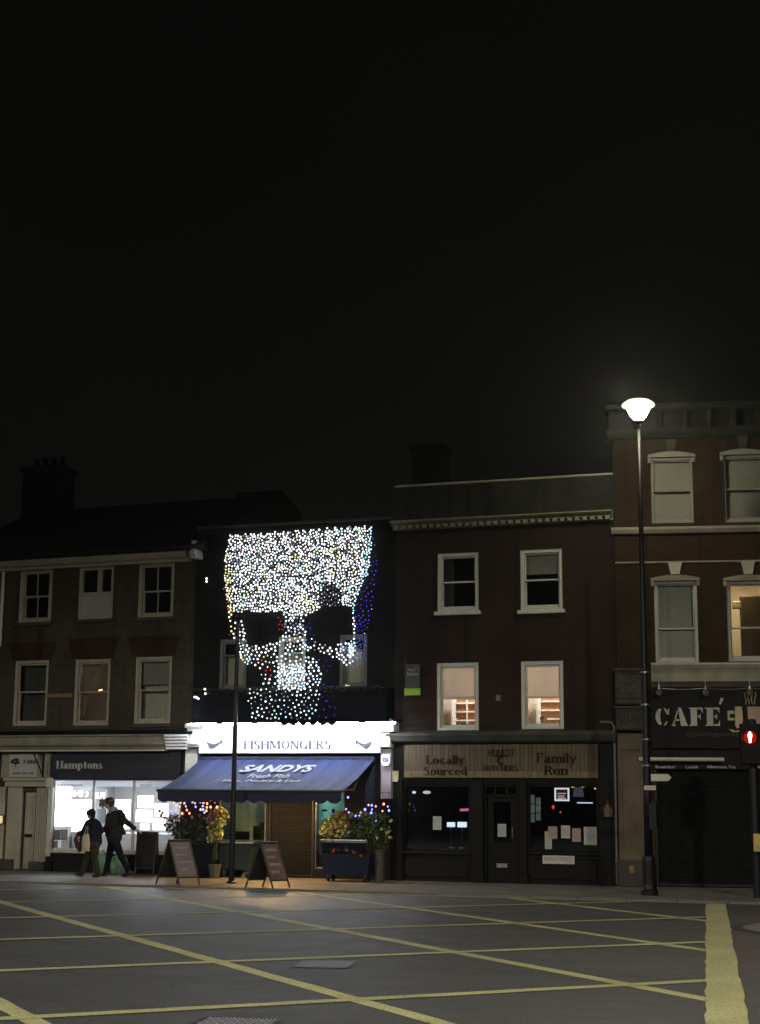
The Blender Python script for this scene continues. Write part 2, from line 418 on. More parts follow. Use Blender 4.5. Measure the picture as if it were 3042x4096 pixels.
M['black_gloss'] = pbr('black_moulded_plastic', (.004,.004,.0045), .6, spec=.15, var=.2)
HAZE = .0006
# ------------------------------------------------------------------ lettering
def text_geo(s, shear=0., bold=0.):
    cu = bpy.data.curves.new('lettering', 'FONT'); cu.body = s; cu.shear = shear; cu.offset = bold; cu.extrude = .01; cu.resolution_u = 3
    o = bpy.data.objects.new('lettering', cu); COL.objects.link(o)
    dg = bpy.context.evaluated_depsgraph_get()
    me = bpy.data.meshes.new_from_object(o.evaluated_get(dg))
    vs = [tuple(v.co) for v in me.vertices]; fs = [tuple(p.vertices) for p in me.polygons]
    bpy.data.objects.remove(o); bpy.data.curves.remove(cu); bpy.data.meshes.remove(me)
    return vs, fs

def text_on(mb, s, o, ax, az, n, thick=.008, shear=0., bold=0., mirror=False):
    """lettering filling the parallelogram o, o+ax, o+az; n points to the reader"""
    vs, fs = text_geo(s, shear, bold)
    xs = [p[0] for p in vs]; ys = [p[1] for p in vs]
    x0, w, y0, h = min(xs), max(xs)-min(xs), min(ys), max(ys)-min(ys)
    o, ax, az, n = Vector(o), Vector(ax), Vector(az), Vector(n)
    out = []
    for p in vs:
        fx = (p[0]-x0)/w
        if mirror: fx = 1-fx
        out.append(o + ax*fx + az*((p[1]-y0)/h) + n*(thick*(.5+p[2]/.02)))
    mb.add(out, fs); return mb

def text_rect(mb, s, u0, u1, z0, z1, v, **k):
    return text_on(mb, s, (u0, v, z0), (u1-u0, 0, 0), (0, 0, z1-z0), (0, -1, 0), **k)

def serif_polys(s, T=.17, t=.06, sf=.07, gap=.11):
    """small set of Roman letters built from stems, hairlines, bowls and serifs; cap height 1"""
    X = .66; out = []; x = 0.
    def bar(a, b, c, d): out.append([(x+a, c), (x+b, c), (x+b, d), (x+a, d)])
    def V(a, y0, y1, ser='bt', w=None):
        w = T if w is None else w
        bar(a, a+w, y0, y1)
        if 'b' in ser: bar(a-sf, a+w+sf, y0, y0+t)
        if 't' in ser: bar(a-sf, a+w+sf, y1-t, y1)
        if 'l' in ser: bar(a-sf*1.3, a+w*.9, y1-t*1.2, y1)
    def O(cx, cy, rx, ry, a0=0, a1=360, w=None):
        w = T if w is None else w
        n = max(6, int(abs(a1-a0)/18))
        for i in range(n):
            b0, b1 = R(a0+(a1-a0)*i/n), R(a0+(a1-a0)*(i+1)/n)
            out.append([(x+cx+rx*math.cos(b0), cy+ry*math.sin(b0)), (x+cx+rx*math.cos(b1), cy+ry*math.sin(b1)),
                        (x+cx+(rx-w)*math.cos(b1), cy+(ry-t)*math.sin(b1)), (x+cx+(rx-w)*math.cos(b0), cy+(ry-t)*math.sin(b0))])
    def Lz(xa, ya, xb, yb, w): out.append([(x+xa, ya), (x+xa+w, ya), (x+xb+w, yb), (x+xb, yb)])
    for ch in s:
        w = .6
        if ch == ' ': x += .35; continue
        if ch == 'H': V(0,0,1); V(.52,0,1); bar(T,.52,.48,.48+t); w = .52+T
        elif ch == 'L': V(0,0,1); bar(T,.5,0,t); bar(.5-t,.5,0,.25); w = .5
        elif ch == 'F': V(0,0,1); bar(T,.52,1-t,1); bar(.52-t,.52,.76,1); bar(T,.4,.5,.5+t); w = .5
        elif ch == 'E': V(0,0,1); bar(T,.52,1-t,1); bar(.52-t,.52,.78,1); bar(T,.4,.5,.5+t); bar(T,.54,0,t); bar(.54-t,.54,0,.22); w = .54
        elif ch == 'R': V(0,0,1); O(.26,.75,.3,.25,-90,90); bar(T,.28,1-t,1); bar(T,.28,.5,.5+t); Lz(.5,0,.22,.5,T); w = .62
        elif ch == 'P': V(0,0,1); O(.26,.74,.3,.26,-90,90); bar(T,.28,1-t,1); bar(T,.28,.48,.48+t); w = .56
        elif ch == 'K': V(0,0,1); Lz(.17,.42,.52,1,t*1.3); Lz(.5,0,.2,.52,T); w = .66
        elif ch == 'B': V(0,0,1); O(.24,.76,.28,.24,-90,90); O(.24,.26,.34,.26,-90,90); bar(T,.26,1-t,1); bar(T,.26,.48,.48+t); bar(T,.26,0,t); w = .58
        elif ch == 'U': V(0,.3,1,'t'); V(.5,.3,1,'t',t); O(.28,.3,.28,.3,180,360); w = .56
        elif ch == 'T': V(.24,0,1,'b'); bar(0,.64,1-t,1); bar(0,t,.78,1); bar(.64-t,.64,.78,1); w = .64
        elif ch == 'I': V(0,0,1); w = T
        elif ch == 'O': O(.36,.5,.36,.5); w = .72
        elif ch == 'C': O(.36,.5,.36,.5,45,315); bar(.6,.6+t,.62,.85); w = .68
        elif ch == 'G': O(.36,.5,.36,.5,45,330); V(.55,.02,.45,'t',T*.8); w = .72
        elif ch == 'N': V(0,0,1,'bt',t*1.4); V(.56,0,1,'t',t*1.4); Lz(.5,0,0,1,T); w = .64
        elif ch == 'M': V(0,0,1,'bt',t*1.4); V(.72,0,1,'bt'); Lz(.36,.1,.02,1,T); Lz(.36,.1,.72,1,t*1.3); w = .9
        elif ch == 'A': Lz(0,0,.3,1,t*1.4); Lz(.5,0,.26,1,T); bar(.14,.52,.32,.32+t); bar(-.06,.14,0,t); bar(.42,.74,0,t); w = .68
        elif ch == 'S': O(.26,.74,.26,.26,30,270); O(.26,.26,.26,.29,-150,90); w = .52
        elif ch == 'a': V(.3,0,.44,''); O(.24,.44,.23,.22,0,150); O(.2,.2,.2,.2); bar(.3,.3+T+.08,0,t); w = .36+T
        elif ch in 'mn':
            V(0,0,X,'bl'); O(T+.13,X-.24,.23,.24,0,150); V(T+.18,0,X-.24,'b'); w = T*2+.2
            if ch == 'm': O(T*2+.32,X-.24,.23,.24,0,150); V(T*2+.37,0,X-.24,'b'); w = T*3+.38
        elif ch == 'p': V(0,-.3,X,'bl'); O(.28,.33,.28,.33,-130,130); w = .56
        elif ch == 'd': V(.32,0,1,'l'); O(.26,.33,.26,.33,40,320); bar(.32,.32+T+.07,0,t); w = .34+T
        elif ch == 't': V(.08,.05,.86,''); bar(-.02,.36,X-t,X); O(.08+.16,.16,.16,.16,180,320); w = .36
        elif ch == 'o': O(.28,.33,.28,.33); w = .56
        elif ch == 'c': O(.28,.33,.28,.33,50,320); w = .5
        elif ch == 'e': O(.28,.33,.28,.33,0,325); bar(.1,.52,.34,.34+t); w = .54
        elif ch == 's': O(.19,X-.17,.19,.17,30,270,T*.9); O(.19,.17,.19,.18,-150,90,T*.9); w = .38
        elif ch == 'l': V(0,0,1,'bl'); w = T
        elif ch == 'i': V(0,0,X,'bl'); bar(0,T,.8,.8+T*.9); w = T
        elif ch == 'r': V(0,0,X,'bl'); O(T+.14,X-.2,.2,.2,50,160,t*1.6); bar(T+.12,T+.26,X-.2,X-.06); w = T+.24
        elif ch == 'u': V(0,.2,X,'l'); V(.34,0,X,'l'); O(.22,.2,.22,.2,180,330,T); bar(.34,.34+T+.07,0,t); w = .36+T
        elif ch == 'y': Lz(.22,.02,0,X,T); Lz(.08,-.3,.44,X,t*1.4); bar(-.07,.24,X-t,X); bar(.36,.6,X-t,X); bar(.0,.14,-.3,-.22); w = .55
        x += w + gap
    return out, x - gap

def serif_rect(mb, s, u0, u1, z0, z1, v, thick=.012, **k):
    """z0 = baseline, z1 = cap height"""
    polys, w = serif_polys(s, **k)
    for i, p in enumerate(polys):
        q = [(u0+(a/w)*(u1-u0), z0+b*(z1-z0)) for a, b in p]
        ar = sum(q[j][0]*q[(j+1)%len(q)][1]-q[(j+1)%len(q)][0]*q[j][1] for j in range(len(q)))
        if ar < 0: q = q[::-1]
        mb.extr(q, v-thick-.0012*(i % 7), v)
    return mb

# ------------------------------------------------------------------ building helpers
def wall_quads(mb, u0, u1, z0, z1, holes, v=0., depth=.25):
    us = sorted({u0, u1} | {min(max(h[k], u0), u1) for h in holes for k in (0, 1)})
    zs = sorted({z0, z1} | {min(max(h[k], z0), z1) for h in holes for k in (2, 3)})
    idx = {}
    def vid(a, b):
        if (a, b) not in idx: idx[(a, b)] = len(mb.v); mb.v.append((a, v, b))
        return idx[(a, b)]
    for a0, a1 in zip(us[:-1], us[1:]):
        for b0, b1 in zip(zs[:-1], zs[1:]):
            cx, cz = (a0+a1)/2, (b0+b1)/2
            if any(h[0] < cx < h[1] and h[2] < cz < h[3] for h in holes): continue
            mb.f.append((vid(a0,b0), vid(a1,b0), vid(a1,b1), vid(a0,b1)))
    for a0, a1, b0, b1 in [h[:4] for h in holes]:
        w = v + depth
        mb.quad((a0,v,b0),(a0,v,b1),(a0,w,b1),(a0,w,b0)); mb.quad((a1,v,b1),(a1,v,b0),(a1,w,b0),(a1,w,b1))
        mb.quad((a0,v,b0),(a0,w,b0),(a1,w,b0),(a1,v,b0)); mb.quad((a0,w,b1),(a0,v,b1),(a1,v,b1),(a1,w,b1))
    return mb

def shell(mb, u0, u1, z0, z1, D=8., v=0.):
    mb.quad((u0,D,z0),(u0,v,z0),(u0,v,z1),(u0,D,z1)); mb.quad((u1,v,z0),(u1,D,z0),(u1,D,z1),(u1,v,z1))
    mb.quad((u1,D,z0),(u0,D,z0),(u0,D,z1),(u1,D,z1)); mb.quad((u0,v,z1),(u1,v,z1),(u1,D,z1),(u0,D,z1))
    return mb

def ring(mb, u0, u1, z0, z1, w, v0, v1, wb=None, wt=None):
    wb = w if wb is None else wb; wt = w if wt is None else wt
    mb.bbox(u0, u0+w, v0, v1, z0, z1, .008); mb.bbox(u1-w, u1, v0, v1, z0, z1, .008)
    mb.bbox(u0+w, u1-w, v0+.002, v1, z0, z0+wb, .008); mb.bbox(u0+w, u1-w, v0+.002, v1, z1-wt, z1, .008)
    return mb

def sash(b, rc, mat, rail=None, bars=False, cas=.085, sill=None, sillmat=None, blind=None, blindmat=None, v=.03, panes=True, proud=True, name='window', inner=.04):
    """box sash window filling the wall opening rc: casing, two sashes, glass, sill, blind"""
    u0, u1, z0, z1 = rc
    m = MB(); ring(m, u0+.002, u1-.002, z0+.002, z1-.002, cas, v, v+.14, wb=.06)
    a0, a1, b0, b1 = u0+cas, u1-cas, z0+.06, z1-cas
    zr = rail if rail is not None else (b0+b1)/2
    ring(m, a0, a1, zr-.02, b1, inner, v+.05, v+.09, wb=.04)
    ring(m, a0, a1, b0, zr+.02, inner, v+.095, v+.135, wb=.07, wt=.04)
    if bars:
        um = (a0+a1)/2
        m.box(um-.014, um+.014, v+.055, v+.088, zr+.02, b1-inner); m.box(um-.014, um+.014, v+.1, v+.13, b0+.07, zr-.02)
    w = b.part(name, m, mat)
    g = MB(); g.box(a0+inner, a1-inner, v+.068, v+.074, zr+.02, b1-inner)
    b.part('pane', g, M['glass'], w)
    g = MB(); g.box(a0+inner, a1-inner, v+.112, v+.118, b0+.07, zr-.02)
    b.part('pane', g, M['glass'], w)
    if sill:
        s = MB(); s.bbox(u0-sill[0], u1+sill[0], -sill[1], v+.1, z0-sill[2], z0, .01)
        b.part('sill', s, sillmat or mat, w)
    if blind is not None:
        s = MB(); s.box(a0+.01, a1-.01, v+.17, v+.176, blind, b1); s.tube((a0+.01, v+.173, blind), (a1-.01, v+.173, blind), .012)
        b.part('blind', s, blindmat or M['blind_grey'], w)
    return w

def room(b, rc, v0, v1, mat, parent=None, name='room'):
    """plastered inside of a room, open to the street side"""
    u0, u1, z0, z1 = rc; m = MB(); t = .06
    m.box(u0-t, u0, v0, v1, z0-t, z1+t); m.box(u1, u1+t, v0, v1, z0-t, z1+t)
    m.box(u0, u1, v1, v1+t, z0-t, z1+t); m.box(u0, u1, v0, v1, z0-t, z0); m.box(u0, u1, v0, v1, z1, z1+t)
    return b.part(name, m, mat, parent)

def curtain(u0, u1, z0, z1, v, mb=None, folds=5, amp=.02):
    mb = mb or MB(); n = folds*6; vs = []; fs = []
    for i in range(n+1):
        u = u0+(u1-u0)*i/n; d = amp*math.sin(i/6*2*math.pi)
        vs += [(u, v+d, z0), (u, v+d, z1), (u, v+d+.006, z0), (u, v+d+.006, z1)]
    for i in range(n):
        a = 4*i; fs += [(a, a+4, a+5, a+1), (a+2, a+3, a+7, a+6)]
    return mb.add(vs, fs)

# ================================================================== SETTING
def build_ground():
    m = MB(); m.quad((-300,-120,.06),(300,-120,.06),(300,29.25,.06),(-300,29.25,.06)); setting('road', m, M['asphalt'])
    m = MB(); m.box(-300, 300, 29.35, 36, -.2, .10); setting('pavement', m, M['paving'])
    m = MB(); x = -60.
    while x < 40:
        m.bbox(x, x+.905, 29.2, 29.348, -.2, .098+random.uniform(-.003,.003), .02); x += .915
    setting('kerb', m, M['kerb'])
    # yellow box junction: 45 degree lattice with a broad border beside the crossing
    m = MB(); z = .064
    B0, B1 = Vector((-3.64, 29.0)), Vector((-1.655, 13.53))
    def bx(y): return B0.x + (B1.x-B0.x)*(y-B0.y)/(B1.y-B0.y)
    def clip(p, q):          # keep the part west of the border and south of the kerb edge line
        pts = [p+(q-p)*(i/400) for i in range(401)]
        pts = [a for a in pts if a.x < bx(a.y)+.12 and a.y < 29.0 and a.y > 4 and a.x > -45]
        return (pts[0], pts[-1]) if len(pts) > 3 else None
    def stripe(p, q, w, z):
        d = (q-p).normalized(); n = Vector((-d.y, d.x))*(w/2); k = max(2, int((q-p).length/.35)); L = []
        for i in range(k+1):
            c = p+(q-p)*(i/k); a = random.uniform(-.006,.006); bb = random.uniform(-.006,.006)
            L.append((c+n*(1+a*14), c-n*(1+bb*14)))
        vs = []; fs = []
        for a, c in L: vs += [(a.x,a.y,z),(c.x,c.y,z)]
        for i in range(k): fs.append((2*i, 2*i+1, 2*i+3, 2*i+2))
        m.add(vs, fs)
    for s in [4.65+4.27*i for i in range(-4, 9)]:           # x + y = s
        s -= 0.0
        c = clip(Vector((-60., s+60)), Vector((20., s-20)))
        if c: stripe(c[0], c[1], .195, z)
    for s in [18.75+5.06*i for i in range(-3, 11)]:          # y - x = s
        c = clip(Vector((-60., s-60)), Vector((20., s+20)))
        if c: stripe(c[0], c[1], .195, z+.003)
    o = solo('road_marking', None, None, m, M['yellow_paint'], kind='structure'); 
    m = MB(); stripe(B0+Vector((.17,0)), Vector((-.18,2.4)), .35, z+.006)
    stripe(Vector((-45,28.95)), Vector((-3.6,28.95)), .12, z+.006)
    solo('road_marking', None, None, m, M['yellow_paint'], kind='structure')
    m = MB()
    for y in (29.08, 28.8):
        stripe(Vector((-3.0,y)), Vector((30,y)), .06, z)
    solo('road_marking', None, None, m, M['faded_yellow'], kind='structure')

def cover(name, label, corners):
    """rectangular chequer-plate access cover set in the road"""
    a, b, c, d = [Vector((p[0], p[1], 0)) for p in corners]
    t = T(name, label, 'manhole cover', ((a+b+c+d)/4+Vector((0,0,.06))))
    m = MB(); P = lambda s, q, z: tuple(a*(1-s)*(1-q)+b*s*(1-q)+c*s*q+d*(1-s)*q+Vector((0,0,z)))
    z = .066
    for s0, s1, q0, q1 in ((0,1,0,.07),(0,1,.93,1),(0,.05,.07,.93),(.95,1,.07,.93)):
        m.quad(P(s0,q0,z+.004),P(s1,q0,z+.004),P(s1,q1,z+.004),P(s0,q1,z+.004))
    t.part('frame', m, M['black_metal'])
    m = MB(); m.quad(P(.05,.07,z),P(.95,.07,z),P(.95,.93,z),P(.05,.93,z)); t.part('plate', m, M['plate_dark']); m = MB()
    nx, ny = 17, 7
    for i in range(nx):
        for j in range(ny):
            s, q = .06+.88*(i+.5)/nx, .08+.84*(j+.5)/ny; e = .011; f = .020
            if (i+j) % 2: e, f = .010, .062
            else: e, f = .026, .028
            m.add([P(s-e,q,z),P(s,q-f,z),P(s+e,q,z),P(s,q+f,z),P(s,q,z+.006)], [(0,1,4),(1,2,4),(2,3,4),(3,0,4)])
    t.part('stud_pattern', m, M['manhole'])
# ================================================================== BUILDINGS
F1 = Frame(-16.053, 33.4, -3.13); F2 = Frame(0, 33.4, 0); F4 = Frame(-5.95, 33.4, 10.26)

def build_agents_house():
    f = F1
    b = T('terraced_house', 'brown brick terraced house with slate roof above the white lit estate agency', 'house', (-3, 0, 0), f)
    U0 = -7.5; U1 = -0.003
    ze = f.z(400, 2256); zc = f.z(330, 3000)
    wins = dict(a=(75,2271,208,2489), b=(312,2264,453,2477), c=(551,2246,696,2469), d=(53,2641,190,2904), e=(294,2636,438,2903), g=(537,2626,685,2895))
    rc = {k: f.rect(*p) for k, p in wins.items()}
    shop = (f.u(196, 3260), f.u(724, 3260), f.z(450, 3409), f.z(450, 3115))
    door = (f.u(84, 3330), f.u(137, 3330), .1, f.z(110, 3165))
    m = MB(); holes = [r for r in rc.values()] + [shop, door]
    # a further bay of the same front beyond the picture
    wall_quads(m, U0, U1, 0, ze, holes); shell(m, U0, U1, 0, ze)
    b.part('wall', m, M['brown_brick'])
    # roof
    zr = f.z(0, 2058, 4.0); e = ze+.02
    m = MB(); m.prism([(-.42, e+.24), (4.0, zr), (8.2, e+.22), (8.2, e+.02), (-.42, e+.16)], U0, U1+.30)
    roof = b.part('roof', m, M['slate'])
    m = MB(); m.prism([(2.6, e), (3.4, zr-.35), (4.0, zr+.12), (5., zr-.2), (8., e)], U1+.32, f.u(930, 1990, 3.6))
    b.part('party_wall', m, M['chimney'], roof)
    for pts, n in (((120, 1862, 258, 2100), 4),):
        c0, c1, cz0, cz1 = f.rect(*pts, 4.0); m = MB(); m.box(c0, c1, 3.6, 4.5, cz0-.8, cz1-.25); m.box(c0-.05, c1+.05, 3.55, 4.55, cz1-.249, cz1-.1)
        ch = b.part('chimney', m, M['chimney'], roof)
        for i in range(n):
            x = c0+(c1-c0)*(i+.5)/n; p = MB(); p.lathe([(.09, cz1-.1), (.075, cz1+.2), (.09, cz1+.22)], (x, 4.05, 0), 10); b.part('chimney_pot', p, M['chimney'], roof)
    # eaves cornice with gutter and curled end bracket
    z0, z1 = f.z(400, 2262, -.2), f.z(400, 2218, -.35)
    m = MB(); m.prism([(0, z0), (-.16, z0), (-.18, z0+.05), (-.30, z0+.09), (-.36, z1-.06), (-.36, z1), (0, z1)], U0, U1-.12)
    b.part('cornice', m, M['cream_paint'])
    m = MB(); m.prism([(-.40, z1-.03), (-.47, z1+.01), (-.48, z1+.06), (-.36, z1+.06), (-.36, z1+.002)], U0, U1-.12); b.part('gutter', m, M['black_metal'])
    k0, k1 = f.px(757, 2231, -.36), f.px(786, 2160, -.36)
    m = MB()
    for i in range(5):
        zz = k0[1]+(k1[1]-k0[1])*i/5; d = .36+.04*math.sin(i*1.6); m.bbox(k0[0]+.01*i, k1[0]-.015*i, -d, -.002, zz, zz+(k1[1]-k0[1])/5-.004, .02)
    b.part('bracket', m, M['white_paint'])
    # flat arches of rubbed red brick over the lower windows
    for k, d in (('d', (2562, 2640)), ('e', (2555, 2635)), ('g', (2545, 2625))):
        r = rc[k]; zt = f.z(330, d[0]) if k != 'g' else f.z(610, d[0])
        m = MB(); m.extr([(r[0]-.08, r[3]+.004), (r[1]+.08, r[3]+.004), (r[1]+.22, zt), (r[0]-.22, zt)], -.006, .05)
        b.part('arch', m, M['rubbed_brick'])
    W = M['cream_paint']
    sl = dict(sill=(.05, .07, .09), sillmat=M['dark_stone'])
    sash(b, rc['a'], W, rail=f.z(140, 2385), bars=True, cas=.12, inner=.03, **sl)
    sash(b, rc['c'], W, rail=f.z(620, 2364), bars=True, cas=.10, inner=.03, **sl)
    # half boarded window with two small lights
    r = rc['b']; m = MB(); ring(m, r[0]+.002, r[1]-.002, r[2]+.002, r[3]-.002, .09, .03, .16)
    zb = f.z(390, 2370); um = f.u(395, 2320); m.box(r[0]+.09, r[1]-.09, .06, .15, zb-.03, zb+.02); m.box(um-.06, um+.06, .05, .15, zb+.02, r[3]-.09)
    w = b.part('window', m, W); g = MB(); g.box(r[0]+.09, um-.06, .11, .115, zb+.02, r[3]-.09); b.part('pane', g, M['glass'], w)
    g = MB(); g.box(um+.06, r[1]-.09, .11, .115, zb+.02, r[3]-.09); b.part('pane', g, M['glass'], w)
    g = MB(); g.box(r[0]+.09, r[1]-.09, .08, .12, r[2]+.09, zb-.03); b.part('infill_board', g, M['board_white'], w)
    g = MB(); g.bbox(r[0]-.05, r[1]+.05, -.07, .1, r[2]-.09, r[2], .01); b.part('sill', g, M['dark_stone'], w)
    wd = sash(b, rc['d'], W, rail=f.z(120, 2768), cas=.085, **sl)
    r = rc['d']; c = curtain(r[0]+.08, r[1]-.08, r[2]+.05, r[3]-.1, .30, folds=8, amp=.015); b.part('curtain', c, M['curtain'], wd)
    we = sash(b, rc['e'], W, rail=f.z(366, 2768), cas=.085, **sl); r = rc['e']
    room(b, (r[0]-.3, r[1]+.3, r[2]-.3, r[3]+.2), .26, 2.2, M['room_wall'], we)
    lm = MB(); lm.box(r[0]+.0, r[0]+.3, .9, 1.2, r[3]+.1, r[3]+.15); b.part('room_lamp', lm, emit('dim_room_lamp', (1,.85,.66), 1.6), we)
    c = MB(); zt = r[3]-.1
    for i in range(14):      # net curtain caught back to one side
        a0, a1 = i/14, (i+1)/14
        wdt = lambda q: .10+.42*(q**1.6)
        c.add([(r[0]+.09, .24+.015*math.sin(i*1.7), zt-(1-a0)*1.25), (r[0]+.09+wdt(a0), .24+.02*math.sin(i), zt-(1-a0)*1.25),
               (r[0]+.09+wdt(a1), .24+.02*math.sin(i+1), zt-(1-a1)*1.25), (r[0]+.09, .24+.015*math.sin(i*1.7+1.7), zt-(1-a1)*1.25)], [(0,1,2,3)])
    b.part('curtain', c, M['net'], we)
    for px, py in ((398, 2762), (406, 2760)):
        u, z = f.px(px, py, .3); q = MB(); q.ball((u, .3, z), .016); b.part('candle_bulb', q, emit('candle_bulb', (1,.55,.2), 9), we)
    wg = sash(b, rc['g'], W, rail=f.z(612, 2760), cas=.085, blind=rc['g'][2]+.95, blindmat=M['blind_grey'], **sl)
    r = rc['g']; c = curtain(r[0]+.08, r[1]-.08, r[2]+.05, r[2]+.98, .32, folds=7, amp=.012); b.part('curtain', c, M['blind_pale'], wg)
    u0, u1, z0, z1 = f.rect(186, 2775, 290, 2792); m = MB(); m.bbox(u0, u1, -.035, -.001, z0, z1, .006); b.part('name_strip', m, M['ochre_plate'])
    # pale downpipe at the far edge
    u, z = f.px(2, 2600, -.06); m = MB(); m.tube((u-.02, -.07, f.z(2, 2585, -.06)), (u-.02, -.07, f.z(2, 2275, -.06)), .045); b.part('downpipe', m, M['white_paint'])
    # shop cornice
    V = -.38; za, zb_, zd = f.z(330, 2940, V), f.z(330, 2983, V), f.z(330, 3001, -.2)
    uc = f.u(655, 2970, V)
    m = MB(); m.prism([(-.001, zd), (-.2, zd), (-.24, zb_-.04), (-.30, zb_), (-.34, zb_+.02), (-.36, za-.05), (-.42, za-.03), (-.42, za), (-.05, za+.05), (-.001, za+.05)], U0, uc)
    b.part('cornice', m, M['stone'])
    m = MB(); m.prism([(-.001, za+.051), (-.40, za+.002), (-.40, za+.02), (-.001, za+.12)], U0, uc); b.part('flashing', m, M['lead'])
    u1 = f.u(742, 2970, V); m = MB(); h = (za-zd)/5
    for i in range(5):
        d = (.30, .33, .36, .40, .44)[i]; m.bbox(uc+.004+.004*i, u1+(.02*i), -d, -.001, zd+h*i, zd+h*(i+1)-.006, .015)
    b.part('cornice_block', m, M['white_board'])
    m = MB(); m.box(U0, uc-.02, -.33, -.14, zd-.03, zd-.002); b.part('soffit_bead', m, M['white_paint'])
    m = MB(); m.prism([(-.001, za+.004), (-.46, za+.004), (-.47, za+.05), (-.001, za+.12)], uc-.05, u1+.16); b.part('block_cap', m, M['lead'])
    # ---- shopfront
    r = shop; t = .045; W = M['white_paint']
    m = MB(); um1, um2 = f.u(368, 3260), f.u(529, 3260)
    m.box(r[0]+.001, r[1]-.001, .02, .10, r[2]+.001, r[2]+.06); m.box(r[0]+.001, r[1]-.001, .02, .10, r[3]-.05, r[3]-.001)
    for x in (r[0]+.024, um1, um2, r[1]-.024): m.box(x-.022, x+.022, .022, .10, r[2]+.06, r[3]-.05)
    w = b.part('shop_window', m, W)
    for a, c in ((r[0]+.046, um1-.022), (um1+.022, um2-.022), (um2+.022, r[1]-.046)):
        g = MB(); g.box(a, c, .06, .066, r[2]+.06, r[3]-.05); b.part('pane', g, M['glass'], w)
        g = MB(); g.box(a+.004, c-.004, .068, .072, r[3]-.19, r[3]-.054); b.part('frosted_band', g, M['frost'], w)
    rm = room(b, (r[0]-.25, r[1]+.3, .14, r[3]+.12), .26, 3.4, M['room_grey'], None, 'shop_room')
    L = emit('office_ceiling_light', (.80,.87,1.0), 58)
    for i in range(3):
        for j in range(2):
            x = r[0]+.5+i*.95; m = MB(); m.box(x-.3, x+.3, .7+1.2*j, 1.2+1.2*j, r[3]+.08, r[3]+.11); b.part('ceiling_light', m, L, rm)
    m = MB(); m.bbox(f.u(198, 3430, -.04), f.u(700, 3430, -.04), -.05, -.001, .10, r[2]-.045, .01); b.part('stall_riser', m, M['black_satin'])
    m = MB(); m.bbox(r[0]-.04, r[1]+.02, -.09, .02, r[2]-.044, r[2]-.002, .01); b.part('sill', m, W)
    # plain pilasters either side of the shopfront
    m = MB(); m.bbox(f.u(189, 3260, -.08), f.u(207, 3260, -.08), -.10, -.001, .45, r[3]+.03, .012); m.bbox(f.u(186, 3150, -.1), f.u(212, 3150, -.1), -.13, -.001, r[3]-.22, r[3]-.0, .012)
    b.part('pilaster', m, W)
    m = MB(); m.bbox(f.u(183, 3440, -.1), f.u(209, 3440, -.1), -.13, -.001, .10, .445, .012); b.part('pilaster_base', m, M['black_satin'])
    # ---- panelled side entrance, fluted surround
    C = M['cream_paint']; zt = r[3]+.01
    m = MB(); m.bbox(f.u(26, 3300, -.06), f.u(83, 3300, -.06), -.08, -.001, .10, zt-.22, .01); b.part('door_pier', m, C)
    m = MB(); m.bbox(f.u(22, 3130, -.1), f.u(187, 3130, -.1), -.14, -.001, zt-.215, zt-.08, .012); m.bbox(f.u(20, 3120, -.1), f.u(188, 3120, -.1), -.19, -.001, zt-.078, zt, .012)
    b.part('entablature', m, C)
    ua, ub = f.u(138, 3300, -.06), f.u(186, 3300, -.06)
    m = MB(); m.box(ua, ub, -.03, -.001, .32, zt-.22); n = 5
    for i in range(n): x = ua+(ub-ua)*(i+.5)/n; m.tube((x, -.045, .36), (x, -.045, zt-.26), (ub-ua)/n*.27, n=8)
    b.part('fluted_pilaster', m, C)
    m = MB(); m.bbox(ua-.08, ub+.02, -.14, -.001, .10, .318, .02); b.part('plinth', m, M['dark_stone'])
    u_, v_ = f.u(-30, 3300, -.06), f.u(15, 3300, -.06); m = MB(); m.box(u_, v_, -.06, -.001, .32, zt-.22)
    for i in range(4): x = u_+(v_-u_)*(i+.5)/4; m.tube((x, -.06, .36), (x, -.06, zt-.30), (v_-u_)/4*.36, n=8)
    b.part('fluted_pilaster', m, C)
    m = MB(); m.bbox(u_-.05, f.u(45, 3440, -.2), -.24, -.001, .10, .36, .03); b.part('plinth', m, M['dark_stone'])
    m = MB(); m.box(U0+.01, f.u(-34, 3300, -.04), -.05, -.001, .1, zt); b.part('door_pier', m, C)
    d = door; m = MB(); m.box(d[0]+.002, d[1]-.002, .12, .17, d[2]+.04, d[3]-.002)
    dr = b.part('door', m, C); wd = d[1]-d[0]; hd = d[3]-d[2]
    for q0, q1 in ((.06, .40), (.52, .93)):
        for s0, s1 in ((.1, .46), (.54, .9)):
            m = MB(); ring(m, d[0]+wd*s0, d[0]+wd*s1, d[2]+hd*q0, d[2]+hd*q1, .025, .098, .119); b.part('panel', m, C, dr)
    a0, a1, a2, a3 = f.rect(94, 3337, 127, 3350, .09); m = MB(); m.bbox(a0+.02, a1-.005, .095, .119, a2, a3, .006); b.part('letter_plate', m, M['black_metal'], dr)
    m = MB(); m.box(d[0]-.03, d[1]+.05, -.22, .16, .10, .138); b.part('doorstep', m, M['dark_stone'])
    # lower sign band wall between cornice and entrance
    m = MB(); m.box(U0+.01, f.u(191, 3060, -.03), -.03, -.001, zt+.002, zd-.002); b.part('sign_wall', m, M['stone'])
    m = MB(); a0, a1, a2, a3 = f.rect(180, 3010, 203, 3115, -.06); m.bbox(a0, a1, -.10, -.031, a2, a3, .01); cl = b.part('side_panel', m, M['stone'])
    m = MB(); text_on(m, 'lettings', (f.u(195, 3060, -.1), -.101, f.z(195, 3100, -.1)), (0, 0, f.z(195, 3050, -.1)-f.z(195, 3100, -.1)), (-.045, 0, 0), (0, -1, 0), thick=.004); b.part('lettering', m, M['black_letter'], cl)
    return b

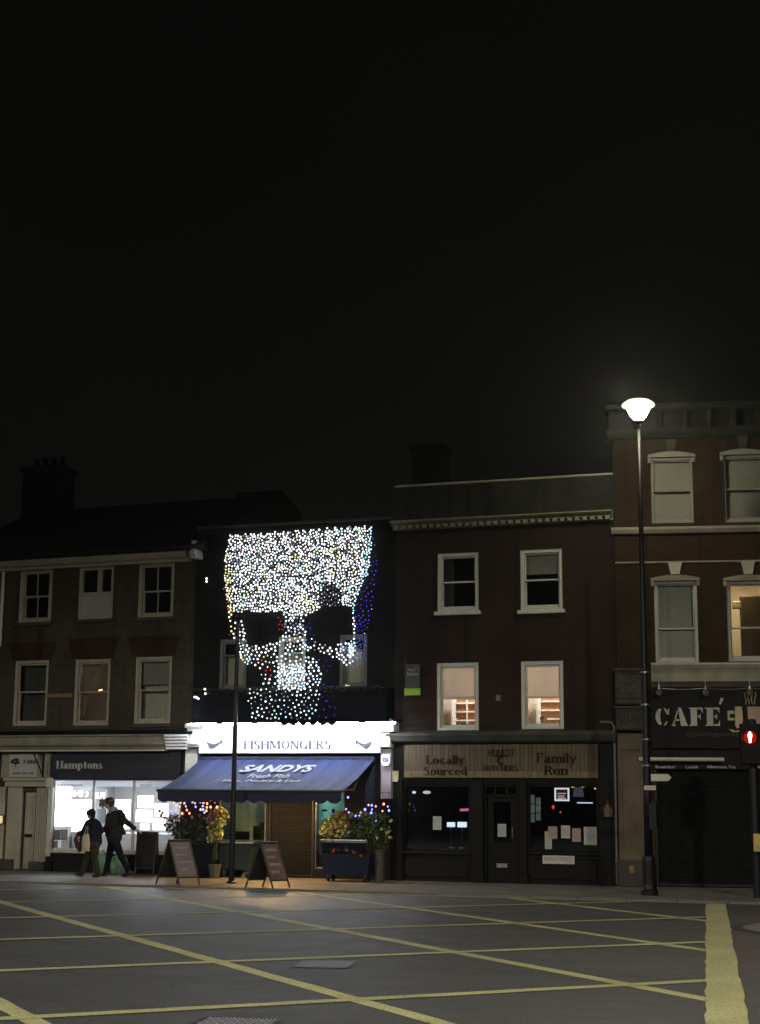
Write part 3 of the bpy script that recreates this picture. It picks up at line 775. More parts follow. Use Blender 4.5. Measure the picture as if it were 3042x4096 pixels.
def build_fishmonger():
    f = F2
    b = T('shop_building', 'dark soot-black brick shop building carrying the curtain of fairy lights', 'shop', (-13, 0, 0), f)
    U0, U1 = -16.049, -11.015
    zt = f.z(1130, 2100)
    wins = [(877,2556,986,2760), (1112,2547,1222,2760), (1358,2537,1469,2750)]
    rcs = [f.rect(*w) for w in wins]
    hl = f.rect(872, 3160, 1064, 3425); hs = (f.u(1072, 3330), f.u(1252, 3330), .1, f.z(1160, 3165)); hr = f.rect(1259, 3160, 1378, 3478)
    m = MB(); wall_quads(m, U0, U1, 0, zt, rcs+[hl, hs, hr]); shell(m, U0, U1, 0, zt-.25); b.part('wall', m, M['dark_brick'])
    m = MB(); m.bbox(U0, U1-.001, -.05, .28, zt, zt+.07, .015); b.part('coping', m, M['dark_stone'])
    m = MB(); c = f.rect(1010, 2052, 1075, 2120, 5.); m.box(c[0], c[1], 5, 5.6, c[2]-1., c[3]); b.part('chimney', m, M['chimney'])
    for r, rl in zip(rcs, (2616, 2612, 2606)):
        sash(b, r, M['dim_paint'] if rl != 2612 else M['grey_paint'], rail=f.z(1160, rl), cas=.075, blind=None, v=.02)  # outer frames painted darker for dimmer light, middle paler as if bulb-lit
    for r in rcs:
        c = curtain(r[0]+.08, r[1]-.08, r[2]+.04, r[3]-.35, .24, folds=9, amp=.008); b.part('curtain', c, M['blind_pale'])
    # dark leaded parapet above the shop sign
    V = -.55; z0, z1 = f.z(1150, 2885, V), f.z(1150, 2757, V)
    u0, u1 = f.u(772, 2820, V), f.u(1548, 2820, V)
    m = MB(); m.prism([(-.001, z0), (V+.03, z0), (V, z0+.05), (V, z1-.1), (V+.05, z1), (-.001, z1+.02)], u0, u1); pr = b.part('parapet', m, M['lead'])
    m = MB(); rnd = random.Random(3)
    for i in range(900):     # sooty evergreen trimming along the parapet edge
        u = rnd.uniform(u0, u1); z = z1+rnd.uniform(-.10, .05); v = V+rnd.uniform(-.03, .12); a = rnd.uniform(0, 6.28); s = rnd.uniform(.03, .06)
        m.add([(u-s*math.cos(a), v, z-s*math.sin(a)*.5), (u, v-.02, z-.01), (u+s*math.cos(a), v, z+s*math.sin(a)*.5), (u, v+.01, z+.02)], [(0,1,2,3)])
    b.part('evergreen_trim', m, M['leaf_dark'], pr)
    # console blocks either side of the sign
    zc = f.z(800, 3000)
    Lx = f.rect(748, 2895, 802, 2990, -.3); m = MB()
    m.bbox(Lx[0]-.02, Lx[1]+.02, -.40, -.001, Lx[3]-.10, Lx[3], .015); m.bbox(Lx[0], Lx[1]-.004, -.32, -.001, Lx[2], Lx[3]-.104, .02); m.bbox(Lx[0]+.03, Lx[1]-.03, -.36, -.321, Lx[2]+.06, Lx[3]-.16, .01)
    b.part('console', m, M['white_paint'])
    Rx = f.rect(1522, 2885, 1572, 2990, -.3); m = MB()
    m.bbox(Rx[0]-.0, Rx[1]+.05, -.40, -.001, Rx[3]-.24, Rx[3], .02); m.bbox(Rx[0]+.01, Rx[1]-.06, -.32, -.001, Rx[2], Rx[3]-.244, .02)
    b.part('console', m, M['white_paint'])
    P = f.rect(1524, 2994, 1566, 3196, -.14); m = MB(); m.bbox(P[0], P[1], -.16, -.001, P[2], P[3], .012); b.part('pilaster', m, M['purple_post'])
    P2 = f.rect(741, 2994, 790, 3100, -.14); m = MB(); m.bbox(P2[0], P2[1], -.16, -.001, P2[2], P2[3], .012); b.part('pilaster', m, M['white_paint'])
    m = MB(); m.bbox(P[0]+.02, P[1]-.02, -.12, -.001, .10, P[2]-.003, .01); b.part('pilaster_base', m, M['black_satin'])
    m = MB(); m.bbox(P2[0]+.02, P2[1]-.02, -.12, -.001, .10, P2[2]-.003, .01); b.part('pilaster_base', m, M['black_satin'])
    # dark head band over the shop openings
    # left shop window
    r = hl; m = MB(); ring(m, r[0]+.002, r[1]-.002, r[2]+.002, r[3]-.002, .045, .02, .12); w = b.part('shop_window', m, M['steel'])
    g = MB(); g.box(r[0]+.045, r[1]-.045, .06, .066, r[2]+.045, r[3]-.045); b.part('pane', g, M['glass'], w)
    room(b, (r[0]-.1, r[1]+.02, r[2]-.4, r[3]+.1), .26, 1.6, M['teal_wall'], w)
    lm = MB(); lm.box(r[0]+.2, r[0]+.9, 1.0, 1.05, r[3]+.02, r[3]+.06); b.part('ceiling_light', lm, emit('dim_counter_light', (.85,.95,.9), 3.5), w)
    s = MB(); rnd = random.Random(5)
    for i in range(5):
        u = rnd.uniform(r[0]+.1, r[1]-.2); h = rnd.uniform(.3, .8); s.bbox(u, u+rnd.uniform(.1,.3), .5+.1*i, .7+.1*i, r[2]-.3, r[2]+h, .03)
    b.part('display_stand', s, M['black_satin'], w)
    # roller shutter
    r = hs; m = MB(); n = 38; pr_ = []; h = (r[3]-r[2]-.06)/n
    for i in range(n):
        z = r[2]+.06+i*h; pr_ += [(.14, z), (.118, z+h*.25), (.118, z+h*.7), (.14, z+h*.95)]
    pr_ += [(.16, r[3]-.001), (.16, r[2]+.06)]; m.prism(pr_, r[0]+.045, r[1]-.045); sh = b.part('roller_shutter', m, M['shutter'])
    m = MB(); m.bbox(r[0]+.045, r[1]-.045, .10, .16, r[2]+.004, r[2]+.058, .008); b.part('bottom_rail', m, M['black_metal'], sh)
    for x in (r[0]+.001, r[1]-.043): m = MB(); m.bbox(x, x+.042, .04, .2, r[2], r[3]-.001, .005); b.part('guide_rail', m, M['navy'], sh)
    # teal lit window
    r = hr; m = MB(); ring(m, r[0]+.002, r[1]-.002, r[2]+.002, r[3]-.002, .035, .02, .12); w = b.part('shop_window', m, M['steel'])
    g = MB(); g.box(r[0]+.035, r[1]-.035, .06, .066, r[2]+.035, r[3]-.035); b.part('pane', g, M['glass'], w)
    room(b, (r[0]-.02, r[1]+.55, r[2]-.05, r[3]+.1), .26, 2.0, M['teal_wall'], w)
    lm = MB(); lm.box(r[0]+.3, r[0]+.9, .9, 1.0, r[3]+.0, r[3]+.06); b.part('ceiling_light', lm, emit('fish_counter_light', (.62,1.0,.93), 26), w)
    for k, (za, zb) in enumerate(((3280, 3302), (3308, 3322))):
        s = MB(); s.box(f.u(1259,3290,.5), f.u(1318-5*k,3290,.5), .5, .9, f.z(1290, zb, .5), f.z(1290, za, .5)); b.part('fish_tray', s, M['room_white'], w)
    s = MB(); s.bbox(f.u(1326,3243,.5), f.u(1338,3243,.5), .5, .56, f.z(1332,3252,.5), f.z(1332,3236,.5), .02); s.bbox(f.u(1288,3242,.5), f.u(1306,3242,.5), .5, .56, f.z(1297,3247,.5), f.z(1297,3238,.5), .02); b.part('blue_scale', s, M['adt_blue'], w)
    s = MB(); s.box(r[0]-.01, r[1]+.5, .45, 1.2, r[2]-.04, f.z(1300, 3326, .5)); b.part('counter', s, M['black_satin'], w)
    return b

def build_butcher():
    f = F2
    b = T('townhouse', 'brown brick townhouse with dentilled cornice above the butcher shop', 'house', (-8, 0, 0), f)
    U0, U1 = -11.01, -5.955
    zt = f.z(2015, 1926); zc0, zc1 = f.z(2015, 2102, -.05), f.z(2015, 2060, -.3)
    R_ = lambda *a: f.rect(*a)
    u1, u2, l1, l2 = R_(1749,2210,1916,2446), R_(2081,2195,2252,2440), R_(1746,2650,1916,2922), R_(2084,2643,2256,2917)
    sw1 = R_(1614, 3138, 1886, 3405); dr = (f.u(1938, 3300), f.u(2078, 3300), .1, f.z(2005, 3138)); sw2 = R_(2112, 3138, 2398, 3408)
    m = MB(); wall_quads(m, U0, U1, 0, zc0, [u1,u2,l1,l2,sw1,dr,sw2]); shell(m, U0, U1, 0, zc0); b.part('wall', m, M['red_brown_brick'])
    m = MB(); m.box(U0, U1, .0, .3, zc0, zt); b.part('parapet', m, M['parapet_brick'])
    m = MB(); m.bbox(U0-.02, U1+.0, -.05, .36, zt+.001, zt+.05, .012); b.part('coping', m, M['pale_stone'])
    m = MB(); c = f.rect(1648, 1795, 1765, 1960, 4.); m.box(c[0], c[1], 4, 4.8, c[2]-1, c[3]); m.box(c[0]-.06, c[1]+.06, 3.95, 4.85, c[3]+.001, c[3]+.12); b.part('chimney', m, M['chimney'])
    m = MB(); m.prism([(-.002, zc0), (-.06, zc0), (-.07, zc0+.06), (-.20, zc0+.14), (-.26, zc1-.05), (-.31, zc1-.03), (-.31, zc1), (-.002, zc1+.05)], U0-.05, U1-.004)
    cn = b.part('cornice', m, M['stone'])
    n = 30; m = MB(); w = (U1-U0)/n
    cz, pts = zc0+.095, [(U0+.02, zc0+.095)]
    for i in range(n): x = U0+w*i+.02; pts += [(x, zc0+.08), (x, zc0+.012), (x+w*.55, zc0+.012), (x+w*.55, zc0+.08)]
    m.extr(pts+[(U1-.02, zc0+.08), (U1-.02, cz)], -.19, -.075)
    b.part('dentil_course', m, M['stone'], cn)
    W = M['white_paint']
    a = sash(b, u1, W, rail=f.z(1830, 2327), sill=(.05, .09, .085)); c = curtain(u1[0]+.09, u1[0]+.34, u1[2]+.06, u1[3]-.1, .24, folds=4); b.part('curtain', c, M['curtain'], a)
    sash(b, u2, W, rail=f.z(2165, 2318), sill=(.05, .09, .085), blind=f.z(2165, 2296, .2), blindmat=M['blind_pale'])
    for r, rl, k in ((l1, 2800, 0), (l2, 2795, 1)):
        a = sash(b, r, W, rail=f.z(1830 if k == 0 else 2170, rl-7), sill=(.03, .06, .05), sillmat=M['dark_stone'], blind=f.z(1830 if k == 0 else 2170, 2790, .2), blindmat=M['blind_lit'])
        rr = (r[0]-.5, r[1]+.5, r[2]-.15, r[3]+.15); room(b, rr, .3, 2.4, M['room_wall'], a)
        lm = MB(); lm.box((r[0]+r[1])/2-.2, (r[0]+r[1])/2+.2, 1.1, 1.5, rr[3]-.06, rr[3]-.02); b.part('ceiling_light', lm, emit('warm_room_light', (1,.88,.76), 85), a)
        ux = f.u(1827 if k == 0 else 2166, 2860, 1.9); s = MB(); s.box(ux, ux+.75, 1.9, 2.0, r[2]-.1, r[2]+1.0); b.part('tiled_wall', s, M['shelf_red'], a)
        s = MB()
        for i in range(4): s.box(ux, ux+.75, 1.82, 1.899, r[2]+.10+.2*i, r[2]+.13+.2*i)
        s.box(ux-.05, ux-.002, 1.6, 1.99, r[2]-.1, r[2]+1.0)
        if k == 0: s.box(ux+.27, ux+.30, 1.8, 1.819, r[2]-.1, r[2]+1.0)
        b.part('shelving', s, M['room_white'], a)
        s = MB()
        if k == 0:
            for px in (1790, 1858): s.ball((f.u(px, 2900, .6), .6, r[2]+.06), .13, sq=(1,.8,1.1))
            b.part('chair_back', s, M['black_satin'], a)
        else:
            u, z = f.px(2175, 2880, .5)
            s.tube((u, .5, r[2]), (u, .5, z), .02)
            for i in range(26):
                t = random.uniform(0, 6.28); q = random.uniform(.03, .10); zz = z+random.uniform(-.02, .09)
                s.add([(u, .5, zz-.06), (u+q*math.cos(t), .5+q*math.sin(t), zz), (u+q*math.cos(t)*.5+.03, .5+q*math.sin(t)*.5, zz+.03)], [(0,1,2)])
            b.part('house_plant', s, M['leaf_lime'], a)
            s = MB(); s.lathe([(.05,0),(.07,.1)], (u, .5, r[2]), 10); b.part('plant_pot', s, M['room_white'], a)
    m = MB(); q = f.rect(1986, 2780, 2004, 2804); ring(m, q[0], q[1], q[2], q[3], .015, -.03, -.001); m.box(q[0]+.02, q[1]-.03, -.015, -.001, q[2]+.02, q[3]-.02); b.part('vent', m, M['stone'])
    # shop cornice
    V = -.3; z0, z1 = f.z(2000, 2970, V), f.z(2000, 2930, V); ua, ub = f.u(1545, 2950, V), f.u(2462, 2950, V)
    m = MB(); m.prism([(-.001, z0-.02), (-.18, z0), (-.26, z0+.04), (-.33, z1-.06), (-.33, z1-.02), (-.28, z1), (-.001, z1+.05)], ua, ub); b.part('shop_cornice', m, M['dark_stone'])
    B = M['brown_black']
    # timber shopfront
    zf = f.z(2000, 3116, -.1)
    m = MB()
    wall_quads(m, U0+.02, U1-.11, .1, z0-.03, [sw1, dr, sw2], v=-.05, depth=.07)
    m.quad((U0+.02,-.05,z0-.03),(U1-.11,-.05,z0-.03),(U1-.11,-.001,z0-.03),(U0+.02,-.001,z0-.03)); sf = b.part('shopfront', m, B)
    for (x0, x1) in ((1590, 1612), (1888, 1934), (2080, 2110), (2400, 2446)):
        m = MB(); p0, p1 = f.u(x0, 3300, -.07), f.u(x1, 3300, -.07); m.bbox(p0, p1, -.10, -.051, .14, zf-.02, .012); m.bbox(p0-.02, p1+.02, -.13, -.051, .101, .30, .012); b.part('pilaster', m, B, sf)
    for r in (sw1, sw2):
        m = MB(); m.bbox(r[0]+.05, r[1]-.05, -.07, -.051, .2, r[2]-.14, .015); m.bbox(r[0]-.03, r[1]+.03, -.12, -.04, r[2]-.07, r[2]-.003, .012); b.part('panel', m, B, sf)
    for r in (sw1, sw2):
        m = MB(); ring(m, r[0]+.002, r[1]-.002, r[2]+.002, r[3]-.002, .05, -.03, .08); w = b.part('shop_window', m, B)
        g = MB(); g.box(r[0]+.05, r[1]-.05, .03, .037, r[2]+.05, r[3]-.05); b.part('pane', g, M['dark_glass'], w)
    d = dr; zl = f.z(2005, 3178); m = MB(); wall_quads(m, d[0]+.06, d[1]-.06, d[2]+.02, zl-.06, [(d[0]+.20, d[1]-.20, d[2]+.85, zl-.16)], v=.05, depth=.04)
    do = b.part('door', m, B); g = MB(); g.box(d[0]+.20, d[1]-.20, .07, .076, d[2]+.85, zl-.16); b.part('pane', g, M['dark_glass'], do)
    q = f.rect(1988, 3454, 2032, 3472, .04); m = MB(); m.bbox(q[0], q[1], .02, .049, q[2], q[3], .006); b.part('letter_plate', m, M['steel'], do)
    m = MB(); m.bbox(d[1]-.17, d[1]-.14, .0, .049, d[2]+.95, d[2]+1.2, .008); b.part('handle', m, M['brass'], do)
    m = MB(); ring(m, d[0]+.002, d[1]-.002, d[2]+.002, d[3]-.002, .055, -.02, .1, wb=.018); m.box(d[0]+.057, d[1]-.057, -.015, .1, zl-.055, zl)
    for i in (1, 2): x = d[0]+(d[1]-d[0])*i/3; m.box(x-.02, x+.02, -.01, .1, zl+.002, d[3]-.058)
    fl = b.part('door_frame', m, B)
    for i in range(3):
        x0 = d[0]+.06+(d[1]-d[0]-.12)*i/3; g = MB(); g.box(x0+.03, x0+(d[1]-d[0]-.12)/3-.03, .03, .036, zl+.01, d[3]-.07); b.part('fanlight_pane', g, M['dark_glass'], fl)
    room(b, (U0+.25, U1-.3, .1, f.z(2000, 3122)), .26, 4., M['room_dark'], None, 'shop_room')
    # downpipe with swan neck
    m = MB(); x = f.u(2464, 3200, -.1); zt2 = f.z(2464, 2890, -.1)
    m.path([(f.u(2400, 2886, -.1), -.06, zt2+.01), (x-.06, -.08, zt2), (x, -.1, zt2-.08), (x, -.1, .13)], .028)
    for zz in (.6, 1.5, 2.3, 3.0): m.tube((x, -.1, zz), (x, -.1, zz+.06), .036)
    b.part('downpipe', m, pbr('grey_pipe', (.12,.115,.10), .4, var=.3))
    return b

def build_cafe():
    f = F4
    b = T('corner_building', 'tall orange-red brick building with keystones, pale string courses and balustrade above the cafe', 'building', (2, 0, 0), f)
    U0, U1 = 0.005, 6.2
    ztop = f.z(2800, 1735); zc = f.z(2800, 2740)
    dx = None
    t1 = f.rect(2606, 1828, 2775, 2092); t2 = f.rect(2896, 1818, 3064, 2088)
    g1 = f.rect(2620, 2322, 2795, 2652); g2 = f.rect(2911, 2322, 3092, 2646)
    st = t2[0]-t1[0]; t3 = (t2[0]+st, t2[1]+st, t2[2], t2[3]); g3 = (g2[0]+st, g2[1]+st, g2[2], g2[3])
    sh = (f.u(2622, 3300), f.u(3165, 3300), .1, f.z(2800, 3079))
    m = MB(); wall_quads(m, U0, U1, 0, ztop, [t1,t2,t3,g1,g2,g3,sh]); shell(m, U0, U1, 0, ztop); b.part('wall', m, M['orange_brick'])
    # balustraded parapet
    zr = f.z(2800, 1606, -.2); V = -.25; ul = f.u(2420, 1640, V)
    m = MB(); m.bbox(ul, U1, V, .3, zr-.16, zr, .03); b.part('parapet_rail', m, M['top_stone'])
    m = MB(); m.prism([(-.001, ztop-.10), (-.1, ztop-.08), (-.22, ztop), (-.26, ztop+.06), (-.26, ztop+.10), (.3, ztop+.10), (.3, ztop-.10)], U0-.12, U1); b.part('cornice', m, M['top_stone'])
    step = f.u(2937, 1680, 0)-f.u(2838, 1680, 0); x = f.u(2640, 1680, 0)
    while x > U0+.3: x -= step
    m = MB(); m.box(U0, U1, .12, .3, ztop+.101, zr-.161); b.part('parapet_wall', m, M['chimney'])
    while x < U1:
        m = MB(); m.bbox(x-.06, x+.06, -.16, .25, ztop+.101, zr-.161, .02); b.part('baluster', m, M['top_stone']); x += step
    # bands
    z0, z1 = f.z(2740, 2130, -.1), f.z(2740, 2104, -.2)
    m = MB(); m.prism([(-.001, z0), (-.08, z0), (-.15, z1-.05), (-.17, z1), (-.001, z1+.02)], f.u(2446, 2117, -.15), U1); b.part('string_course', m, M['pale_stone'])
    z = f.z(2740, 2248, -.03); m = MB(); m.bbox(U0, U1, -.035, -.001, z-.02, z+.025, .01); b.part('string_course', m, M['stone'])
    z0, z1 = f.z(2800, 2674, -.1), f.z(2800, 2651, -.15)
    m = MB(); m.prism([(-.001, z0), (-.08, z0), (-.16, z1-.04), (-.16, z1), (-.001, z1+.01)], f.u(2606, 2660, -.15), U1); b.part('string_course', m, M['pale_stone'])
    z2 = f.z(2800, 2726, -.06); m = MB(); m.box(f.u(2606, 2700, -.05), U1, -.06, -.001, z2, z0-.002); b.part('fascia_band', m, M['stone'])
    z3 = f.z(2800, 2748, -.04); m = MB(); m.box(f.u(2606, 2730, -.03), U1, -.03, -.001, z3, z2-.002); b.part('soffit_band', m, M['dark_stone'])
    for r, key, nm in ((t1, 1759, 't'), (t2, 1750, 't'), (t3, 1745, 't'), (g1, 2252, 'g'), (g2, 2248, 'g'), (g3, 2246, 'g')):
        um = (r[0]+r[1])/2; zk = f.z(2700, key) if r[0] < 3 else f.z(2960, key); w = .12 if nm == 't' else .15
        m = MB(); m.extr([(um-w*.6, r[3]+.13), (um+w*.6, r[3]+.13), (um+w, zk), (um-w, zk)], -.07, -.001); b.part('keystone', m, M['pale_stone'] if nm == 'g' else M['dark_stone'])  # upper keystones take darker stone to show weaker light
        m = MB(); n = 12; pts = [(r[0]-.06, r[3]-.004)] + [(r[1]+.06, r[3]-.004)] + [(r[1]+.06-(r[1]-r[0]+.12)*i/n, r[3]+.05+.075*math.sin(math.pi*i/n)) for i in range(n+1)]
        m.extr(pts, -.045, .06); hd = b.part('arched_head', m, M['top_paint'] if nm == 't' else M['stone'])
        for x in (r[0]-.06, r[1]-.02): m = MB(); m.bbox(x, x+.08, -.04, -.002, r[3]-.13, r[3]-.008, .015); b.part('label_stop', m, M['top_paint'] if nm == 't' else M['stone'], hd)
        lit = r in (g2, g3)
        bl = None if lit else r[2]+.06
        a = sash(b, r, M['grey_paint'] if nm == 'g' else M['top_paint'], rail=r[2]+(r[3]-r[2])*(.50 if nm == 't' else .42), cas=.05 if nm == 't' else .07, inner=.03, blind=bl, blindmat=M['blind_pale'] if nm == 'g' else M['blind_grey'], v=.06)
        if lit:
            rr = (r[0]-.3, r[1]+1.2, r[2]-.3, r[3]+.25); room(b, rr, .3, 2.6, M['room_wall'], a)
            lm = MB(); lm.box(r[0]+.1, r[0]+.5, 1.0, 1.4, rr[3]-.07, rr[3]-.02); b.part('ceiling_light', lm, emit('yellow_room_light', (1,.80,.46), 38), a)
            s = MB(); s.bbox(f.u(2968, 2480, 1.2), rr[1]-.05, 1.2, 1.6, rr[2]+.01, f.z(3000, 2382, 1.2), .03); b.part('dark_cabinet', s, pbr('brown_cabinet', (.10,.07,.035), .6), a)
            s = MB(); s.bbox(f.u(2932, 2420, 1.3), f.u(2966, 2420, 1.3), 1.3, 1.4, f.z(2950, 2434, 1.3), f.z(2950, 2404, 1.3), .02); b.part('wall_box', s, M['cream_paint'], a)
    # carved pilaster at the party wall
    pu0, pu1 = f.u(2471, 3000, -.15), f.u(2578, 3000, -.15); S = M['dark_stone']
    zz = lambda y: f.z(2520, y, -.15)
    m = MB(); m.bbox(pu0, pu1, -.18, -.001, .10, zz(2935), .015); ring(m, pu0+.04, pu1-.04, .5, zz(2990), .05, -.21, -.181); b.part('pilaster', m, pbr('brown_stone', (.13,.10,.065), .9, var=.5, scale=2))
    m = MB(); m.bbox(pu0-.03, pu1+.03, -.25, -.001, .101, zz(3440), .02); b.part('pilaster_base', m, S)
    q = f.rect(2518, 3465, 2540, 3495, -.25); m = MB(); m.bbox(q[0], q[1], -.285, -.251, q[2], q[3], .006); m.box(q[0]+.02, q[1]-.02, -.289, -.2855, (q[2]+q[3])/2-.006, (q[2]+q[3])/2+.006); b.part('plaque', m, M['brass'])
    for y0, y1, d in ((2676, 2820, .26), (2826, 2922, .22)):
        a, c = zz(y1), zz(y0); m = MB(); m.bbox(pu0-.02, pu1+.02, -d, -.001, a, c, .03); m.bbox(pu0-.06, pu1+.06, -d-.06, -.002, c-.05, c+.001, .015)
        rnd = random.Random(int(y0))
        for i in range(7):
            for j in range(7):
                u = pu0+.04+(pu1-pu0-.08)*i/6; z_ = a+.05+(c-a-.14)*j/6
                if rnd.random() < .8: m.ball((u, -d, z_), rnd.uniform(.025, .055), 6, 4, (1, .6, 1))
        b.part('carved_capital', m, S)
    # shutter
    r = sh; m = MB(); n = 46; h = (r[3]-r[2]-.08)/n; p = []
    for i in range(n):
        z = r[2]+.08+i*h; p += [(.12, z), (.10, z+h*.3), (.10, z+h*.7), (.12, z+h*.95)]
    p += [(.15, r[3]-.001), (.15, r[2]+.08)]; m.prism(p, r[0]+.06, r[1]-.06); s = b.part('roller_shutter', m, M['dark_shutter'])
    m = MB(); m.bbox(r[0]+.06, r[1]-.06, .08, .15, r[2]+.003, r[2]+.078, .01); b.part('bottom_rail', m, M['black_metal'], s)
    for x in (r[0]+.001, r[1]-.058): m = MB(); m.bbox(x, x+.057, .0, .2, r[2], r[3]-.001, .008); b.part('guide_rail', m, M['black_metal'], s)
    return b
# ================================================================== SIGNS AND SHOPFRONT THINGS
def build_signs():
    f = F1
    # --- estate agency
    q = f.rect(204, 3008, 722, 3116, -.08)
    t = T('fascia_sign', 'navy shop fascia with pale serif name, over the bright white agency window', 'sign', ((q[0]+q[1])/2, -.1, q[2]), f)
    m = MB(); m.bbox(q[0], q[1], -.10, -.002, q[2], q[3], .008); t.part('signboard', m, M['navy'])
    a = f.rect(227, 3044, 409, 3075, -.11); m = MB(); serif_rect(m, 'Hamptons', a[0], a[1], a[2], a[3], -.101, T=.2, t=.055, gap=.10); t.part('lettering', m, M['silver'])
    a = f.rect(477, 3062, 683, 3072, -.11); m = MB(); text_rect(m, 'THE HOME EXPERTS', a[0], a[1], a[2], a[3], -.1015, bold=.01); t.part('lettering', m, M['gold_dark'])
    q = f.rect(38, 3015, 152, 3110, -.06)
    t = T('park_sign', 'white signboard with a dark tree emblem above the panelled entrance', 'sign', ((q[0]+q[1])/2, -.06, q[2]), f)
    m = MB(); m.bbox(q[0], q[1], -.08, -.031, q[2], q[3], .006); t.part('signboard', m, M['paper'])
    a = f.rect(95, 3040, 148, 3055, -.08); m = MB(); serif_rect(m, 'PARK', a[0], a[1], a[2], a[3], -.081, T=.22, t=.1); t.part('lettering', m, M['blue_grey_letter'])
    m = MB(); c = f.px(62, 3046, -.08)
    for i in range(9):
        tt = i*.7; m.extr([(c[0]+.11*math.cos(tt)*((i%3)*.3+.4)+.05*math.cos(k), c[1]+.05*math.sin(tt)+.035*math.sin(k)) for k in [j*1.047 for j in range(6)]], -.0812-.0006*i, -.079)
    m.extr([(c[0]-.012, c[1]-.15), (c[0]+.012, c[1]-.15), (c[0]+.012, c[1]), (c[0]-.012, c[1])], -.0808, -.079); t.part('tree_emblem', m, M['board_dark'])
    a = f.rect(52, 3090, 136, 3098, -.08); m = MB()
    n = 13
    for i in range(n):
        if i not in (5, 9): x = a[0]+(a[1]-a[0])*i/n; m.box(x, x+(a[1]-a[0])/n*.7, -.083, -.0795, a[2], a[3])
    t.part('small_print', m, M['blue_grey_letter'])
    for k, (xa, xb) in enumerate(((128, 178), (-24, 4))):
        a, b_ = f.u(xa, 3010, -.4), f.u(xb, 3010, -.05); z0, z1 = f.z(xb, 3108, -.06), f.z(xb, 3008, -.06)
        m = MB(); m.box(b_-.02, b_+.02, -.09, -.05, z0, z1); m.tube((b_, -.08, z0+.03), (a, -.36, z1-.01), .017, n=6); m.tube((b_, -.07, z1-.015), (a-.02, -.37, z1-.015), .016, n=6)
        m.path([(b_+.0, -.11+.05*math.cos(t_)-.05, z1-.12+.05*math.sin(t_)) for t_ in [j*.7 for j in range(9)]], .008, 5)
        solo('iron_bracket', ('black iron bracket bracing the ledge beside the white tree emblem board', 'black iron bracket bracing the ledge above the lit entry panel')[k], 'bracket', m, M['black_metal'], f, 'iron brackets under the ledge')
    q = f.rect(-3, 3262, 16, 3297, -.1); t = T('entry_panel', 'small glowing yellow entry panel on the fluted pilaster', 'entry panel', ((q[0]+q[1])/2, -.1, q[2]), f)
    m = MB(); m.bbox(q[0], q[1], -.14, -.081, q[2], q[3], .008); t.part('case', m, M['brass']); m = MB(); m.box(q[0]+.012, q[1]-.012, -.144, -.1405, q[2]+.012, q[3]-.012); t.part('lit_face', m, emit('amber_panel', (1,.85,.45), 1.0, .6, 14))
    q = f.rect(-3, 3212, 18, 3258, -.1); m = MB(); m.box(q[0], q[1], -.087, -.082, q[2], q[3]); solo('notice', 'pale paper notice fixed above the glowing entry panel', 'notice', m, M['paper'], f)
    # lit displays in the agency window, on hanging wires
    L = emit('lit_window_display', (.93,.95,1.0), 5, .12, 3); V = .42
    disp = (((218,3138,287,3308), 'tall glowing white display panel in the bay nearest the panelled entrance'),
            ((282,3198,362,3328), 'wide glowing white display panel behind the person carrying the cream tote bag'),
            ((458,3198,522,3318), 'glowing white display panel behind the backpack wearer, in the middle bay'),
            ((546,3182,612,3234), 'upper small glowing display panel above the brown chalkboard'),
            ((543,3239,611,3290), 'second small glowing display panel above the brown chalkboard'),
            ((613,3214,672,3268), 'glowing display panel just under the blue awning edge'),
            ((610,3272,664,3322), 'glowing display panel below the one at the blue awning edge'),
            ((556,3295,594,3322), 'smallest glowing display panel, touching the top of the chalkboard'))
    wire = M['steel']
    for i, (p, lab) in enumerate(disp):
        q = f.rect(*p, V); dv = V+.05*(i % 2)
        t = T('property_display', lab, 'display panel', ((q[0]+q[1])/2, dv, q[2]), f, 'lit property displays in the agency window')
        m = MB(); ring(m, q[0], q[1], q[2], q[3], .008, dv-.004, dv+.02); t.part('frame', m, M['white_paint'])
        m = MB(); m.box(q[0]+.009, q[1]-.009, dv, dv+.012, q[2]+.009, q[3]-.009); t.part('lit_panel', m, L)
    for i, (p, lab) in enumerate((((209,3320,241,3361), 'grey property notice frame low in the white window corner'), ((243,3318,271,3362), 'plain pale notice beside the grey property frame'))):
        q = f.rect(*p, .3); t = T('notice_board', lab, 'notice board', ((q[0]+q[1])/2, .3, q[2]), f)
        m = MB(); ring(m, q[0], q[1], q[2], q[3], .02, .28, .30); t.part('frame', m, M['adt_blue'] if i == 0 else M['steel']); m = MB(); m.box(q[0]+.021, q[1]-.021, .287, .297, q[2]+.021, q[3]-.021); t.part('sheet', m, M['paper'])
    for i, p in enumerate(((206,3364,232,3404), (246,3364,277,3404))):
        q = f.rect(*p, .3); m = MB(); m.box(q[0], q[1], .29, .296, q[2], q[3])
        solo('leaflet', ('white leaflet standing below the grey property frame', 'white leaflet standing below the plain pale notice')[i], 'leaflet', m, M['room_white'], f, 'leaflets in the agency window')
    # photo poster, dark monitor
    q = f.rect(383, 3236, 425, 3292, .6); m = MB(); m.box(q[0], q[1], .6, .62, q[2], q[3]); solo('photo_poster', 'grey landscape photo poster between the two walkers', 'poster', m, pbr('photo_print', (.25,.33,.36), .5, var=.7, scale=3, col2=(.6,.62,.66)), f)
    q = f.rect(396, 3198, 424, 3227, .8); m = MB(); m.bbox(q[0], q[1], .8, .84, q[2], q[3], .01); m.box((q[0]+q[1])/2-.02, (q[0]+q[1])/2+.02, .81, .83, q[2]-.25, q[2]); solo('monitor', 'small dark monitor inside beside the backpack wearer\'s face', 'monitor', m, M['black_satin'], f)
